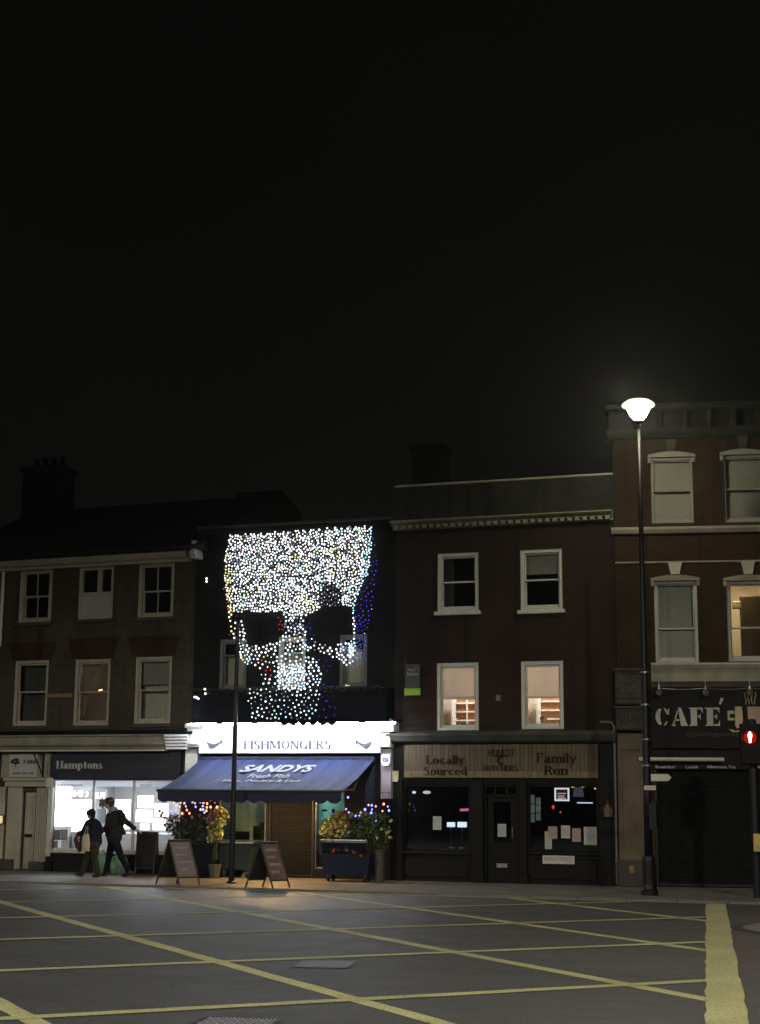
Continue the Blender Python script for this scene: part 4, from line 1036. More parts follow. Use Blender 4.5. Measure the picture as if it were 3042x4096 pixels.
    # backward glowing lettering added inside to stand in for the reflected pub sign
    t = T('sign_reflection', 'glowing white backward lettering standing in for a reflected sign, high in the agency window', 'reflected sign', (f.u(365,3180,.9), .9, f.z(365,3195,.9)), f)
    for s, x0, x1, y0, y1 in (('IN', 297, 332, 3162, 3188), ('C', 343, 353, 3165, 3189), ('PUR', 372, 420, 3170, 3196)):
        a = f.rect(x0, y0, x1, y1, .9); m = MB(); text_rect(m, s, a[0], a[1], a[2], a[3], .9, thick=.02, bold=.03, mirror=True); t.part('glowing_letter', m, emit('reflected_sign_glow', (1,1,1), 3.))
    m = MB(); q = f.rect(290, 3158, 425, 3200, .93); m.box(q[0], q[1], .93, .95, q[2], q[3]); t.part('backing', m, M['room_grey'])
    # window lettering on the glass band
    a = f.rect(232, 3137, 330, 3146, .055); m = MB(); text_rect(m, 'LETTINGS', a[0], a[1], a[2], a[3], .056, thick=.003, bold=.01); solo('window_lettering', 'grey LETTINGS lettering across the agency glass', 'lettering', m, M['blue_grey_letter'], f)
    a = f.rect(560, 3138, 606, 3146, .055); m = MB(); text_rect(m, 'SALES', a[0], a[1], a[2], a[3], .056, thick=.003, bold=.01); solo('window_lettering', 'grey SALES lettering across the agency glass', 'lettering', m, M['blue_grey_letter'], f)
    # low desks inside
    q = f.rect(285, 3332, 700, 3404, 1.3); m = MB(); m.bbox(q[0], q[1], 1.3, 1.9, q[2]-.2, q[3], .02); solo('desk', 'long pale grey desk behind the agency window', 'desk', m, M['room_grey'], f)

    # --- fishmonger
    f = F2
    q = f.rect(800, 2893, 1521, 3012, -.26)
    t = T('fascia_sign', 'brilliantly floodlit white FISHMONGERS signboard with two fish emblems', 'sign', ((q[0]+q[1])/2, -.3, q[2]), f)
    m = MB(); m.box(q[0], q[1], -.26, -.002, q[2], q[3]); t.part('signboard', m, M['white_board'])
    m = MB(); ring(m, q[0]-.01, q[1]+.01, q[2]-.01, q[3], .035, -.285, -.2605); t.part('moulding', m, M['white_board'])
    a = f.rect(976, 2962, 1323, 2997, -.28); m = MB(); serif_rect(m, 'FISHMONGERS', a[0], a[1], a[2], a[3], -.2606, T=.17, t=.075, sf=.05, gap=.13); t.part('lettering', m, M['blue_grey_letter'])
    for x0, x1 in ((826, 883), (1430, 1487)):
        a = f.rect(x0, 2962, x1, 2992, -.28); w, h = a[1]-a[0], a[3]-a[2]; n = 12; m = MB()
        s = 1 if x0 < 1000 else -1; fx = lambda r_: (a[0]+w*r_ if s > 0 else a[1]-w*r_)
        lo = [(fx(i/n), a[2]+h*(.85-.85*math.sin(math.pi*(i/n)**.8))) for i in range(n+1)]; hi = [(fx(i/n), a[2]+h*(.9-.35*math.sin(math.pi*(i/n)))) for i in range(n, -1, -1)]
        poly = lo+hi[1:-1]
        if s < 0: poly = poly[::-1]
        m.extr(poly, -.30, -.2607); m.extr([(fx(.95), a[2]+h*.8), (fx(1.12), a[2]+h*1.15), (fx(1.05), a[2]+h*.7), (fx(1.14), a[2]+h*.45)][::s], -.298, -.2607); t.part('fish_emblem', m, M['blue_grey_letter'])
    # light trough above the sign
    V = -.95; u0, u1 = f.u(760, 2890, V), f.u(1560, 2885, V); zt = f.z(1160, 2886, V)
    t = T('sign_light', 'long bright light trough with a scalloped dark edge above the FISHMONGERS sign', 'light', ((u0+u1)/2, V, zt-.1), f)
    m = MB(); m.prism([(V-.02, zt-.02), (V, zt-.02), (-.004, zt+.03), (-.004, zt+.05), (V-.02, zt+.04)], u0, u1); t.part('hood', m, M['lead'])
    m = MB(); us0, us1 = f.u(1120, 2890, V), f.u(1350, 2890, V); n = 60; w = (us1-us0)/6
    bot = [(us0+(us1-us0)*i/n, zt-.02-.07*abs(math.sin(math.pi*6*i/n))) for i in range(n+1)]
    m.extr(bot+[(us1, zt+.02), (us0, zt+.02)], V-.034, V-.021); t.part('scalloped_edge', m, M['lead'])
    m = MB()
    for i in range(6):
        x = u0+.25+(u1-u0-.5)*i/5; m.box(x-.33, x+.33, V+.08, V+.16, zt-.060, zt-.025)
    t.part('lamp_tube', m, emit('floodlight_tube', (.90,.93,1.0), SIGN_W))
    # awning
    Va = -.20; uL, zA = f.px(806, 3036, Va); uR = f.u(1493, 3036, Va)
    Vf = -2.35; zF = f.z(1000, 3164, Vf); fl, fr = f.u(630, 3164, Vf), f.u(1372, 3164, Vf)
    print('awning', uL, uR, fl, fr, zA, zF)
    uL, uR = (uL+fl)/2-.0, (uR+fr)/2
    t = T('awning', 'large blue shop awning with slanted white lettering over the fishmonger front', 'awning', ((uL+uR)/2, Va, zF), f)
    m = MB(); nu, nv = 64, 8; vs = []; fs = []
    P = lambda a, s: (uL+(uR-uL)*a, Va+(Vf-Va)*s, zA+(zF-zA)*s-.05*math.sin(math.pi*s)-.012*math.sin(a*40)*math.sin(math.pi*s)-.008*math.sin(a*93+s*2))
    for j in range(nv+1):
        for i in range(nu+1): vs.append(P(i/nu, j/nv))
    nn = len(vs)
    vs += [(p[0], p[1], p[2]-.008) for p in vs]
    for j in range(nv):
        for i in range(nu):
            k = j*(nu+1)+i; fs.append((k, k+1, k+nu+2, k+nu+1)); fs.append((nn+k, nn+k+nu+1, nn+k+nu+2, nn+k+1))
    m.add(vs, [x[::-1] for x in fs]); t.part('canopy', m, M['awning'], smooth=True)
    m = MB(); m.tube((uL-.02, Vf, zF), (uR+.02, Vf, zF), .03); fb = t.part('front_bar', m, M['black_metal'])
    def scallop(a, b, ztop, zlow, v0, v1, per, amp, along='u'):
        m = MB(); n = 12*per; poly = [(a+(b-a)*i/n, zlow+amp*(1-abs(math.sin(math.pi*per*i/n)))) for i in range(n+1)]
        vs = []; fs = []
        for i, (x, z) in enumerate(poly):
            for v in (v0, v1):
                vs += [(x, v, z), (x, v, ztop)] if along == 'u' else [(v, x, z), (v, x, ztop)]
        for i in range(n):
            k = 4*i; fs += [(k, k+4, k+5, k+1), (k+2, k+3, k+7, k+6), (k, k+2, k+6, k+4)]
        m.add(vs, fs); return m
    t.part('valance', scallop(uL, uR, zF-.005, zF-.26, Vf-.004, Vf+.006, 14, .07), M['awning_dark'])
    # side wings
    for k, u in enumerate((uL+.004, uR-.004)):
        m = MB(); s = -.006 if k == 0 else .006
        pts = [(Va, zA-.06), (Vf+.04, zF-.04), (Vf+.04, zF-.22), (Va, zF-.30)] if k == 0 else [(Va, zA-.12), (Va-.62, zA-.62), (Va-.62, zF-.52), (Va, zF-.60)]
        m.add([(u,)+p for p in pts]+[(u+s,)+p for p in pts], [(0,1,2,3), (7,6,5,4), (0,4,5,1), (1,5,6,2), (2,6,7,3), (3,7,4,0)]); t.part('side_wing', m, M['awning_dark'])
    for u in (uL+.35, uR-.35):
        m = MB(); m.path([(u, Va, zA-.35), (u+.25, (Va+Vf)/2, zF+.05), (u, Vf+.03, zF+.01)], .02); t.part('folding_arm', m, M['steel'])
    m = MB(); m.tube((uL, Va+.02, zA-.01), (uR, Va+.02, zA-.01), .07, n=12); t.part('roller_case', m, M['awning_dark'])
    # gilt edge strip on the street side slope
    # lettering follows the cloth
    nrm = Vector((0, -(zA-zF), -(Vf-Va)*-1)).normalized(); sl = Vector((0, Vf-Va, zF-zA)); nrm = Vector((0, zF-zA, Va-Vf)).normalized(); nrm = -nrm if nrm.z < 0 else nrm
    def on_cloth(xa, xb, ya, yb):          # photo rows to positions on the slope
        def at(px, py):
            C = f.Ri @ (CAM_O-f.o); d = f.Ri @ ray(px, py); n = nrm; o = Vector((0, Va, zA)); tt = (o-C).dot(n)/d.dot(n); p = C+d*tt; return p
        return at(xa, yb), at(xb, yb), at(xa, ya)
    for s, xa, xb, ya, yb, bold in (('SANDYS', 952, 1240, 3058, 3086, .03), ('Fresh Fish', 985, 1152, 3093, 3108, .01), ('Meat, Poultry & Deli', 882, 1197, 3116, 3128, .006)):
        p0, p1, p2 = on_cloth(xa, xb, ya, yb); ax = Vector((p1.x-p0.x, 0, 0)); az = p2-p0; az = Vector((0, az.y, az.z)); sm = ((p0.y+p2.y)/2-Va)/(Vf-Va); lift = Vector((0, 0, .024-.05*math.sin(math.pi*sm)))
        m = MB(); text_on(m, s, p0+lift, ax, az, nrm, thick=.006, bold=bold, shear=.15); t.part('lettering', m, M['white_cloth'])
    # alarm box, little plate
    q = f.rect(1528, 3017, 1564, 3064, -.2); uc, zc_ = (q[0]+q[1])/2, (q[2]+q[3])/2
    t = T('alarm_box', 'white hexagonal alarm box with small blue panel on the lilac pilaster', 'alarm box', (uc, -.2, q[2]), f)
    m = MB(); w, h = (q[1]-q[0])/2, (q[3]-q[2])/2; m.extr([(uc-w, zc_-h*.45), (uc-w*.6, zc_-h), (uc+w*.6, zc_-h), (uc+w, zc_-h*.45), (uc+w, zc_+h*.5), (uc+w*.6, zc_+h), (uc-w*.6, zc_+h), (uc-w, zc_+h*.5)], -.25, -.161); t.part('case', m, M['white_board'])
    m = MB(); m.box(uc-w*.62, uc+w*.62, -.254, -.2505, zc_-h*.28, zc_+h*.32); bp = t.part('name_panel', m, M['adt_blue'])
    m = MB(); text_rect(m, 'ADT', uc-w*.48, uc+w*.48, zc_-h*.16, zc_+h*.2, -.2545, bold=.02, thick=.003); t.part('lettering', m, M['white_board'], bp)
    q = f.rect(1569, 3084, 1595, 3128, -.08); m = MB(); m.bbox(q[0], q[1], -.10, -.055, q[2], q[3], .008); solo('meter_box', 'small plain cream box on the butcher shop corner, near the alarm box', 'box', m, M['sign_cream'], f)

    # --- butcher
    q = f.rect(1618, 2978, 2393, 3113, -.12)
    t = T('fascia_sign', 'dim wooden plank sign reading Locally Sourced and Family Run', 'sign', ((q[0]+q[1])/2, -.15, q[2]), f)
    m = MB(); n = 46; w = (q[1]-q[0])/n; rnd = random.Random(4)
    for i in range(n): m.bbox(q[0]+w*i, q[0]+w*(i+1)-.003, -.13-rnd.uniform(0,.006), -.06, q[2], q[3], .004)
    t.part('signboard', m, M['planks'])
    zl = f.z(2000, 3086, -.14); m = MB(); rnd = random.Random(14)
    for i in range(24): w2 = (q[1]-q[0])/24; m.bbox(q[0]+w2*i+.002, q[0]+w2*(i+1)-.002, -.148-rnd.uniform(0,.004), -.137, q[2]+.004, zl, .004)
    t.part('lower_batten', m, M['planks_pale'])
    for s, x0, x1, y0, y1, k in (('Locally',1706,1858,3022,3056,dict(T=.16,t=.06)), ('Sourced',1697,1868,3068,3101,dict(T=.16,t=.06)), ('Family',2148,2306,3013,3052,dict(T=.16,t=.06)), ('Run',2180,2273,3064,3100,dict(T=.17,t=.06)), ('HONEST',1953,2060,2998,3024,dict(T=.1,t=.06)), ('BUTCHERS',1935,2072,3062,3084,dict(T=.1,t=.06))):
        a = f.rect(x0, y0, x1, y1, -.155); m = MB(); serif_rect(m, s, a[0], a[1], a[2], a[3], -.149 if y1 > 3086 else -.137, thick=.012, gap=.09, **k); t.part('lettering', m, M['black_letter'])
    c = f.px(2008, 3042, -.14); m = MB()
    for i in range(10):
        t0, t1 = R(60+24*i), R(60+24*(i+1)); m.extr([(c[0]+.11*math.cos(t0), c[1]+.10*math.sin(t0)), (c[0]+.11*math.cos(t1), c[1]+.10*math.sin(t1)), (c[0]+.055*math.cos(t1), c[1]+.05*math.sin(t1)), (c[0]+.055*math.cos(t0), c[1]+.05*math.sin(t0))], -.15, -.137)
    m.extr([(c[0]-.16, c[1]+.075), (c[0]+.15, c[1]+.085), (c[0]+.15, c[1]+.115), (c[0]-.16, c[1]+.115)], -.1515, -.137); t.part('emblem', m, M['black_letter'])
    # to-let board on the house front
    q = f.rect(1622, 2657, 1681, 2782, -.35); t = T('agent_board', 'dark letting board with lime green foot hung on the brick front', 'board', ((q[0]+q[1])/2, -.2, q[2]), f)
    zl = f.z(1650, 2753, -.35); m = MB(); m.bbox(q[0], q[1], -.36, -.33, zl, q[3], .005); t.part('panel', m, M['board_dark'])
    m = MB(); m.bbox(q[0]-.02, q[1]+.01, -.361, -.33, q[2], zl-.002, .005); t.part('foot_panel', m, M['lime_sign'])
    m = MB(); m.box(q[0]-.02, q[0]+.02, -.33, -.001, q[2]+.1, q[2]+.14); m.box(q[0]-.02, q[0]+.02, -.33, -.001, q[3]-.14, q[3]-.10); m.box(q[0]-.02, q[0]+.015, -.329, -.29, q[2]-.05, q[3]+.1); t.part('post', m, M['wood_frame'])
    a = f.rect(1630, 2688, 1676, 2703, -.36); m = MB(); text_rect(m, 'Buchanan', a[0], a[1], a[2], a[3], -.361, thick=.003, bold=.01); t.part('lettering', m, M['white_cloth'])
    a = f.rect(1630, 2672, 1654, 2684, -.36); m = MB(); text_rect(m, 'chase', a[0], a[1], a[2], a[3], -.361, thick=.003); t.part('lettering', m, M['white_cloth'])
    a = f.rect(1659, 2666, 1676, 2686, -.36); m = MB(); m.path([(a[0], -.362, a[2]), (a[0], -.362, (a[2]+a[3])/2), ((a[0]+a[1])/2, -.362, a[3]), (a[1], -.362, (a[2]+a[3])/2), (a[1], -.362, a[2])], .006, 5); t.part('house_emblem', m, M['white_cloth'])
    # sheets on the glass
    pap = (((1733,3266,1767,3320),'paper','single white sheet on the wide empty butcher window'), ((1992,3296,2026,3348),'paper','white sheet on the glass of the butcher door'),
           ((2194,3306,2231,3356),'paper_pink','printed sheet with a pink band, above the narrow long strip'), ((2181,3326,2209,3404),'paper','narrow long white strip reaching the window foot'),
           ((2246,3303,2282,3354),'paper','plain white sheet between the pink banded sheet and the picture sheet'), ((2290,3314,2325,3368),'paper_pink','dim picture sheet beside the large framed notice'), ((2337,3308,2390,3381),'paper','large white notice with a grey round motif'))
    for i, (p, mt, lab) in enumerate(pap):
        v = .02 - (.012 if i == 2 else 0); v = .068 if i == 1 else v; q = f.rect(*p, v); m = MB(); m.box(q[0], q[1], v-.004, v, q[2], q[3])
        t = T('paper_notice', lab, 'notice', ((q[0]+q[1])/2, v, q[2]), f, 'papers stuck in the butcher windows'); sh = t.part('sheet', m, M[mt])
        m = MB(); uc = (q[0]+q[1])/2; zc_ = (q[2]+q[3])/2
        if i == 6: m.lathe([(.001, 0), (.09, 0)], (0, 0, 0), 14, False); m.v = [(uc+a, v-.0055, zc_+b) for a, b, _ in m.v]
        else:
            for k in range(5): zz = q[3]-.04-k*(q[3]-q[2]-.06)/5; m.box(q[0]+.02, q[1]-.02-(.03 if k % 2 else 0), v-.0052, v-.0042, zz-.012, zz)
        t.part('print', m, M['steel'])
    # lit price screen; other lights here are added to stand in for street reflections
    q = f.rect(2220, 3152, 2279, 3205, .5); t = T('lit_screen', 'glowing white framed screen with pink lettering hung high in the butcher window', 'screen', ((q[0]+q[1])/2, .5, q[2]), f)
    m = MB(); ring(m, q[0], q[1], q[2], q[3], .035, .47, .5); t.part('lit_frame', m, emit('screen_frame', (.95,.97,1.), 2.2))
    m = MB(); m.box(q[0]+.036, q[1]-.036, .485, .49, q[2]+.036, q[3]-.036); t.part('screen', m, emit('screen_dark', (.10,.03,.05), .8))
    m = MB()
    for k in range(3): zz = q[3]-.11-.055*k; m.box(q[0]+.07, q[1]-.07-.04*k, .478, .484, zz-.026, zz)
    t.part('lit_text', m, emit('pink_text', (1,.55,.5), 1.4)); m = MB(); m.box(q[0]+.08, q[1]-.08, .478, .484, q[2]+.05, q[2]+.075); t.part('lit_text', m, emit('white_text', (1,1,1), 1.2))
    m = MB(); m.path([(q[0]+.1, .49, q[3]), (q[0]+.1, .49, q[3]+.25)], .004, 5); m.path([(q[1]-.1, .49, q[3]), (q[1]-.1, .49, q[3]+.25)], .004, 5); t.part('hanging_wire', m, M['wire'])
    q = f.rect(2292, 3150, 2338, 3188, .9); t = T('lilac_reflection', 'dim lilac light standing in for a reflection beside the lit screen', 'lamp shade', ((q[0]+q[1])/2, .9, q[2]), f)
    uc = (q[0]+q[1])/2; m = MB(); m.lathe([(q[1]-uc, q[2]), ((q[1]-uc)*.75, q[3])], (uc, .9, 0), 16); t.part('shade', m, emit('lilac_reflected_glow', (.30,.26,.36), .45)); m = MB(); m.tube((uc, .9, q[3]), (uc, .9, q[3]+.3), .006); t.part('cord', m, M['wire'])
    q = f.rect(2308, 3204, 2374, 3214, .8); t = T('strip_reflection', 'thin bluish white strip standing in for a reflection below the lilac light', 'lamp', ((q[0]+q[1])/2, .8, q[2]), f)
    m = MB(); m.box(q[0], q[1], .8, .84, q[2]+.02, q[3]); t.part('housing', m, M['steel']); m = MB(); m.box(q[0]+.01, q[1]-.01, .795, .82, q[2], q[2]+.019); t.part('tube', m, emit('strip_blue', (.75,.85,1), 3))
    for i, (px, py, col, lab) in enumerate(((2292,3144,(1,.38,.06),'first amber light standing in for a reflection, directly over the lilac light'), (2333,3143,(1,.38,.06),'middle amber light standing in for a reflection, between the other two'), (2387,3152,(1,.42,.06),'lowest amber light standing in for a reflection, next to the drainpipe side'))):
        u, z = f.px(px, py, .7); t = T('amber_reflection', lab, 'lamp', (u, .7, z), f, 'amber stand-ins for reflected street lights'); m = MB(); m.lathe([(.03, .05), (.075, 0)], (u, .7, z), 10); t.part('shade', m, M['brass']); m = MB(); m.ball((u, .7, z-.01), .055, 8, 5, (1,1,.55)); t.part('lamp_bulb', m, emit('amber_reflected_glow', col, 3))
    for i, p in enumerate(((1788,3290,1812,3309), (1830,3289,1859,3310))):
        q = f.rect(*p, 1.2); t = T('white_reflection', ('smaller white light standing in for a reflection in the dark butcher window', 'larger white light standing in for a reflection in the dark butcher window')[i], 'lamp', ((q[0]+q[1])/2, 1.2, q[2]), f, 'white stand-ins for reflected street lights')
        m = MB(); m.bbox(q[0], q[1], 1.2, 1.4, q[2], q[3], .02); t.part('shade', m, emit('counter_glow', (.85,.92,1), 3)); m = MB(); uc = (q[0]+q[1])/2; m.tube((uc, 1.3, q[2]-.45), (uc, 1.3, q[2]), .014); m.lathe([(.09, q[2]-.47), (.07, q[2]-.45)], (uc, 1.3, 0), 12); t.part('stand', m, M['steel'])
    q = f.rect(1842, 3235, 1878, 3247, 1.4); t = T('pink_reflection', 'short pink strip standing in for a reflection in the dark butcher window', 'neon strip', ((q[0]+q[1])/2, 1.4, q[2]), f); m = MB(); m.tube((q[0], 1.4, (q[2]+q[3])/2), (q[1], 1.4, (q[2]+q[3])/2+.01), .028); t.part('tube', m, emit('pink_reflected_glow', (1,.25,.55), 1.6)); m = MB(); m.box(q[0], q[1], 1.43, 1.46, q[2]-.02, q[3]+.02); t.part('backing', m, M['black_satin'])
    for i, (px, py, w, h, col, st, lab) in enumerate(((1655,3170,20,10,(.7,.8,1),3,'cool white reflection stand-in high in the butcher window corner'), (1708,3170,32,12,(1,.95,.75),1.6,'cream reflection stand-in beside the cool white spot'), (1915,3182,12,10,(1,.7,.2),4,'yellow reflection stand-in on the narrow blue strip'), (1921,3268,15,6,(.2,.2,1),3,'small blue reflection stand-in at the butcher door edge'), (1966,3222,12,5,(1,.15,.35),2,'tiny pink reflection stand-in seen through the butcher door'), (2214,3229,10,14,(1,.05,.03),3,'red reflection stand-in glowing deep inside, above the pink banded sheet'), (2243,3250,8,6,(1,.1,.03),2,'tiny red reflection stand-in near the pink banded sheet'))):
        u, z = f.px(px, py, .6); s = .0031; t = T('reflected_light', lab, 'lamp', (u, .6, z), f); m = MB(); m.ball((u, .6, z), 1, 8, 5, (w*s, .03, h*s)); t.part('lens', m, emit('lamp_'+str(i), col, st)); m = MB(); m.tube((u, .62, z), (u, .62, z+.12), .008); t.part('stem', m, M['wire'])
    q = f.rect(1910, 3200, 1920, 3252, .7); t = T('blue_reflection', 'narrow pale blue strip standing in for a reflection beside the butcher door', 'reflected light', ((q[0]+q[1])/2, .7, q[2]), f); m = MB(); m.box(q[0], q[1], .7, .73, q[2], q[3]); t.part('lit_face', m, emit('blue_reflected_glow', (.5,.62,1), .8)); m = MB(); m.box(q[0]-.02, q[1]+.02, .731, .76, q[2]-.8, q[3]+.1); t.part('upright', m, M['black_metal'])
    # lit panels added inside in place of reflected street screens
    for i, (xa, xb, ya, yb) in enumerate(((2117,2142,3178,3292), (2143,2166,3190,3284))):
        a = f.u(xa, 3230, .5); c = f.u(xb, 3230, .75); z0, z1 = f.z((xa+xb)/2, yb, .6), f.z((xa+xb)/2, ya, .6)
        t = T('green_reflection', ('tall greenish stand-in for a reflected screen, just inside, next to the butcher door', 'second greenish stand-in for a reflected screen, behind the first')[i], 'display panel', ((a+c)/2, .6, z0), f, 'greenish stand-ins for reflected street screens')
        m = MB(); P = lambda s, h, d=0: (a+(c-a)*s, .5+.25*s+d, z0+(z1-z0)*h)
        for k in range(3):
            h0, h1 = k/3+.015, (k+1)/3-.015; m.add([P(.08,h0),P(.92,h0),P(.92,h1),P(.08,h1)], [(0,1,2,3)])
        t.part('lit_panel', m, emit('greenish_panel', (.42,.50,.40), .55, .5, 5))
        m = MB(); m.add([P(0,0,.012),P(1,0,.012),P(1,1,.012),P(0,1,.012),P(0,0,.03),P(1,0,.03),P(1,1,.03),P(0,1,.03)], [(0,1,2,3),(7,6,5,4),(0,4,5,1),(1,5,6,2),(2,6,7,3),(3,7,4,0)]); t.part('frame', m, M['bin_green'])
    q = f.rect(2172, 3423, 2300, 3457, -.07); t = T('street_nameplate', 'white KING STREET nameplate under the butcher window', 'street sign', ((q[0]+q[1])/2, -.08, q[2]), f)
    m = MB(); m.bbox(q[0], q[1], -.09, -.0705, q[2], q[3], .004); t.part('plate', m, M['street_plate'])
    h = q[3]-q[2]; w = q[1]-q[0]; m = MB(); text_rect(m, 'KING STREET', q[0]+w*.07, q[1]-w*.07, q[2]+h*.36, q[3]-h*.18, -.0905, thick=.003, bold=.012); t.part('lettering', m, M['steel'])
    m = MB(); m.box(q[1]-w*.32, q[1]-w*.08, -.0925, -.0905, q[2]+h*.14, q[2]+h*.19); t.part('small_print', m, M['steel'])
    # wall lantern
    u, z = f.px(2433, 3235, -.25); t = T('wall_lantern', 'unlit black wall lantern with brass cap beside the drainpipe', 'lantern', (u, -.25, z-.15), f)
    m = MB(); m.lathe([(.09, -.17), (.11, .0)], (u, -.25, z), 6); t.part('lamp_glass', m, M['bulb_glass']); m = MB(); m.lathe([(.125, 0), (.02, .10), (.03, .13), (.001, .17)], (u, -.25, z+.002), 6); t.part('cap', m, M['brass'])
    m = MB(); m.path([(u, -.25, z+.12), (u, -.12, z+.2), (u, -.05, z+.1)], .012, 6); t.part('bracket', m, M['black_metal'])

    # --- cafe
    f = F4
    q = f.rect(2604, 2750, 3180, 2996, -.06)
    t = T('fascia_sign', 'black cafe signboard lettered CAFÉ with cream cup cut-outs', 'sign', ((q[0]+q[1])/2, -.1, q[2]), f)
    m = MB(); m.bbox(q[0], q[1], -.10, -.002, q[2], q[3], .01); sb = t.part('signboard', m, M['black_satin'])
    V = -.101
    def letter(polys, x0, x1, y0, y1, mat, nm='lettering', thick=.03):
        a = f.rect(x0, y0, x1, y1, -.12); m = MB()
        for i, p in enumerate(polys):
            qq = [(a[0]+(a[1]-a[0])*x, a[2]+(a[3]-a[2])*y) for x, y in p]
            ar = sum(qq[j][0]*qq[(j+1)%len(qq)][1]-qq[(j+1)%len(qq)][0]*qq[j][1] for j in range(len(qq)))
            m.extr(qq if ar > 0 else qq[::-1], V-thick-.001*i, V)
        t.part(nm, m, mat)
    def arc(cx, cy, rx, ry, ix, iy, a0, a1, n=10):
        o = [(cx+rx*math.cos(R(a0+(a1-a0)*i/n)), cy+ry*math.sin(R(a0+(a1-a0)*i/n))) for i in range(n+1)]
        return [[o[i], o[i+1], (cx+ix*math.cos(R(a0+(a1-a0)*(i+1)/n)), cy+iy*math.sin(R(a0+(a1-a0)*(i+1)/n))), (cx+ix*math.cos(R(a0+(a1-a0)*i/n)), cy+iy*math.sin(R(a0+(a1-a0)*i/n)))] for i in range(n)]
    G = M['cafe_letter']
    Cp = arc(.5,.5,.5,.5,.17,.42,112,248)+arc(.55,.5,.36,.5,.2,.40,25,78)+arc(.55,.5,.36,.5,.24,.40,-80,-35)+[[(.78,.62),(.96,.62),(.96,1),(.86,.86)]]
    letter(Cp, 2624, 2681, 2831, 2904, G)
    letter([[(.42,1),(.60,1),(1,.0),(.58,0)], [(.36,.88),(.42,.80),(.26,.36),(.18,.36)], [(.16,.30),(.24,.30),(.14,.06),(.26,.06),(.26,0),(0,0),(0,.06),(.05,.06)], [(.27,.28),(.52,.28),(.49,.36),(.27,.36)]], 2688, 2752, 2831, 2904, G)
    letter([[(0,1),(.58,1),(.58,0),(.0,0),(.0,.06),(.12,.06),(.12,.94),(0,.94)], [(.62,1),(1,1),(1,.68),(.88,.9),(.62,.92)], [(.62,.56),(.72,.54),(.84,.68),(.84,.34),(.72,.48),(.62,.47)]], 2758, 2813, 2831, 2904, G)
    letter([[(0,1),(.55,1),(.55,0),(.0,0),(.0,.06),(.12,.06),(.12,.94),(0,.94)], [(.6,1),(.98,1),(.98,.68),(.86,.9),(.6,.92)], [(.6,.56),(.7,.54),(.82,.68),(.82,.34),(.7,.48),(.6,.47)], [(.6,.0),(1,.0),(1,.34),(.88,.1),(.6,.08)]], 2822, 2881, 2831, 2904, G)
    letter([[(0,.05),(.4,0),(1,.85),(.45,1)]], 2877, 2897, 2791, 2818, G)
    cup = [[(.50,1),(.95,1),(1,.45),(.84,.2),(.55,.14),(.48,.3)], [(0,.84),(.44,.84),(.44,.72),(.14,.72),(.14,.56),(.44,.56),(.44,.46),(.0,.46)], [(.05,.12),(.30,.1),(.5,.04),(.84,.12),(.66,0),(.28,0)]]
    letter(cup, 2913, 2974, 2827, 2929, M['cafe_cream'], 'cup_emblem')
    letter([[(.0,1),(1,1),(1,.3),(.78,.06),(.3,.06),(.04,.35)], [(.1,-.04),(.95,-.04),(.75,-.12),(.3,-.12)]]+arc(1.06,.62,.26,.30,.16,.2,-90,90), 2992, 3070, 2827, 2925, M['cafe_pink'], 'cup_emblem')
    m = MB()
    for k, px in enumerate((2984, 2996, 3010, 3022)):
        pts = [(f.u(px+3*math.sin(j*.9+k), 2815-7*j, -.13), -.118, f.z(px, 2818-7*j, -.13)) for j in range(8)]; m.path(pts, .011, 5)
    t.part('steam_emblem', m, M['cafe_pink'])
    a = f.rect(2746, 2932, 2960, 2947, -.11); m = MB(); text_rect(m, 'CONTINENTAL', a[0], a[1], a[2], a[3], V-.0006, bold=.01); t.part('lettering', m, M['cafe_red'])
    q = f.rect(2614, 3031, 2899, 3045, -.3); m = MB(); z = (q[2]+q[3])/2
    t = T('awning_cassette', 'long pale awning cassette tube under the black cafe signboard', 'awning', ((q[0]+q[1])/2, -.3, q[2]), f)
    m.tube((q[0]-.3, -.26, z), (q[1], -.26, z), .042, n=14); t.part('tube', m, M['awning_bar']); m = MB()
    for x in (q[0]+.1, q[1]-.1): m.box(x-.03, x+.03, -.25, -.002, z-.03, z+.03)
    t.part('bracket', m, M['black_metal'])
    q = f.rect(2606, 3000, 3180, 3078, -.05); t = T('menu_strip', 'thin black strip above the cafe shutter reading Breakfast, Lunch, Afternoon Tea', 'sign', ((q[0]+q[1])/2, -.06, q[2]), f)
    m = MB(); m.bbox(q[0], q[1], -.06, -.002, q[2], q[3], .006); t.part('signboard', m, M['black_satin'])
    for s, x0, x1 in (('Breakfast', 2624, 2702), ('Lunch', 2745, 2793), ('Afternoon Tea', 2829, 2944), ('Coffee', 3005, 3055)):
        a = f.rect(x0, 3062, x1, 3074, -.06); m = MB(); text_rect(m, s, a[0], a[1], a[2], a[3], -.0605, bold=.012); t.part('lettering', m, M['cafe_letter'])
    # globe lamps on a slack cable
    gl = []
    for i, (px, lab) in enumerate(((2638, 'unlit clear globe lamp over the letter C'), (2824, 'unlit clear globe lamp over the letters F and E'), (3001, 'unlit clear globe lamp over the pinkish cup'))):
        u, z = f.px(px, 2771, -.35); zt = f.z(px, 2727, -.35); gl.append((u, z))
        t = T('globe_lamp', lab, 'lamp', (u, -.35, z-.08), f, 'globe lamps along the cafe sign')
        m = MB(); m.ball((u, -.35, z), .078, 16, 10); t.part('lamp_globe', m, M['bulb_glass'], smooth=True)
        m = MB(); m.lathe([(.035, z+.06), (.03, z+.13), (.012, z+.16)], (u, -.35, 0), 10); m.tube((u, -.35, z+.15), (u, -.35, zt), .010, n=6); m.tube((u, -.36, zt-.005), (u, -.062, zt-.005), .010, n=6); t.part('lamp_holder', m, M['steel'])
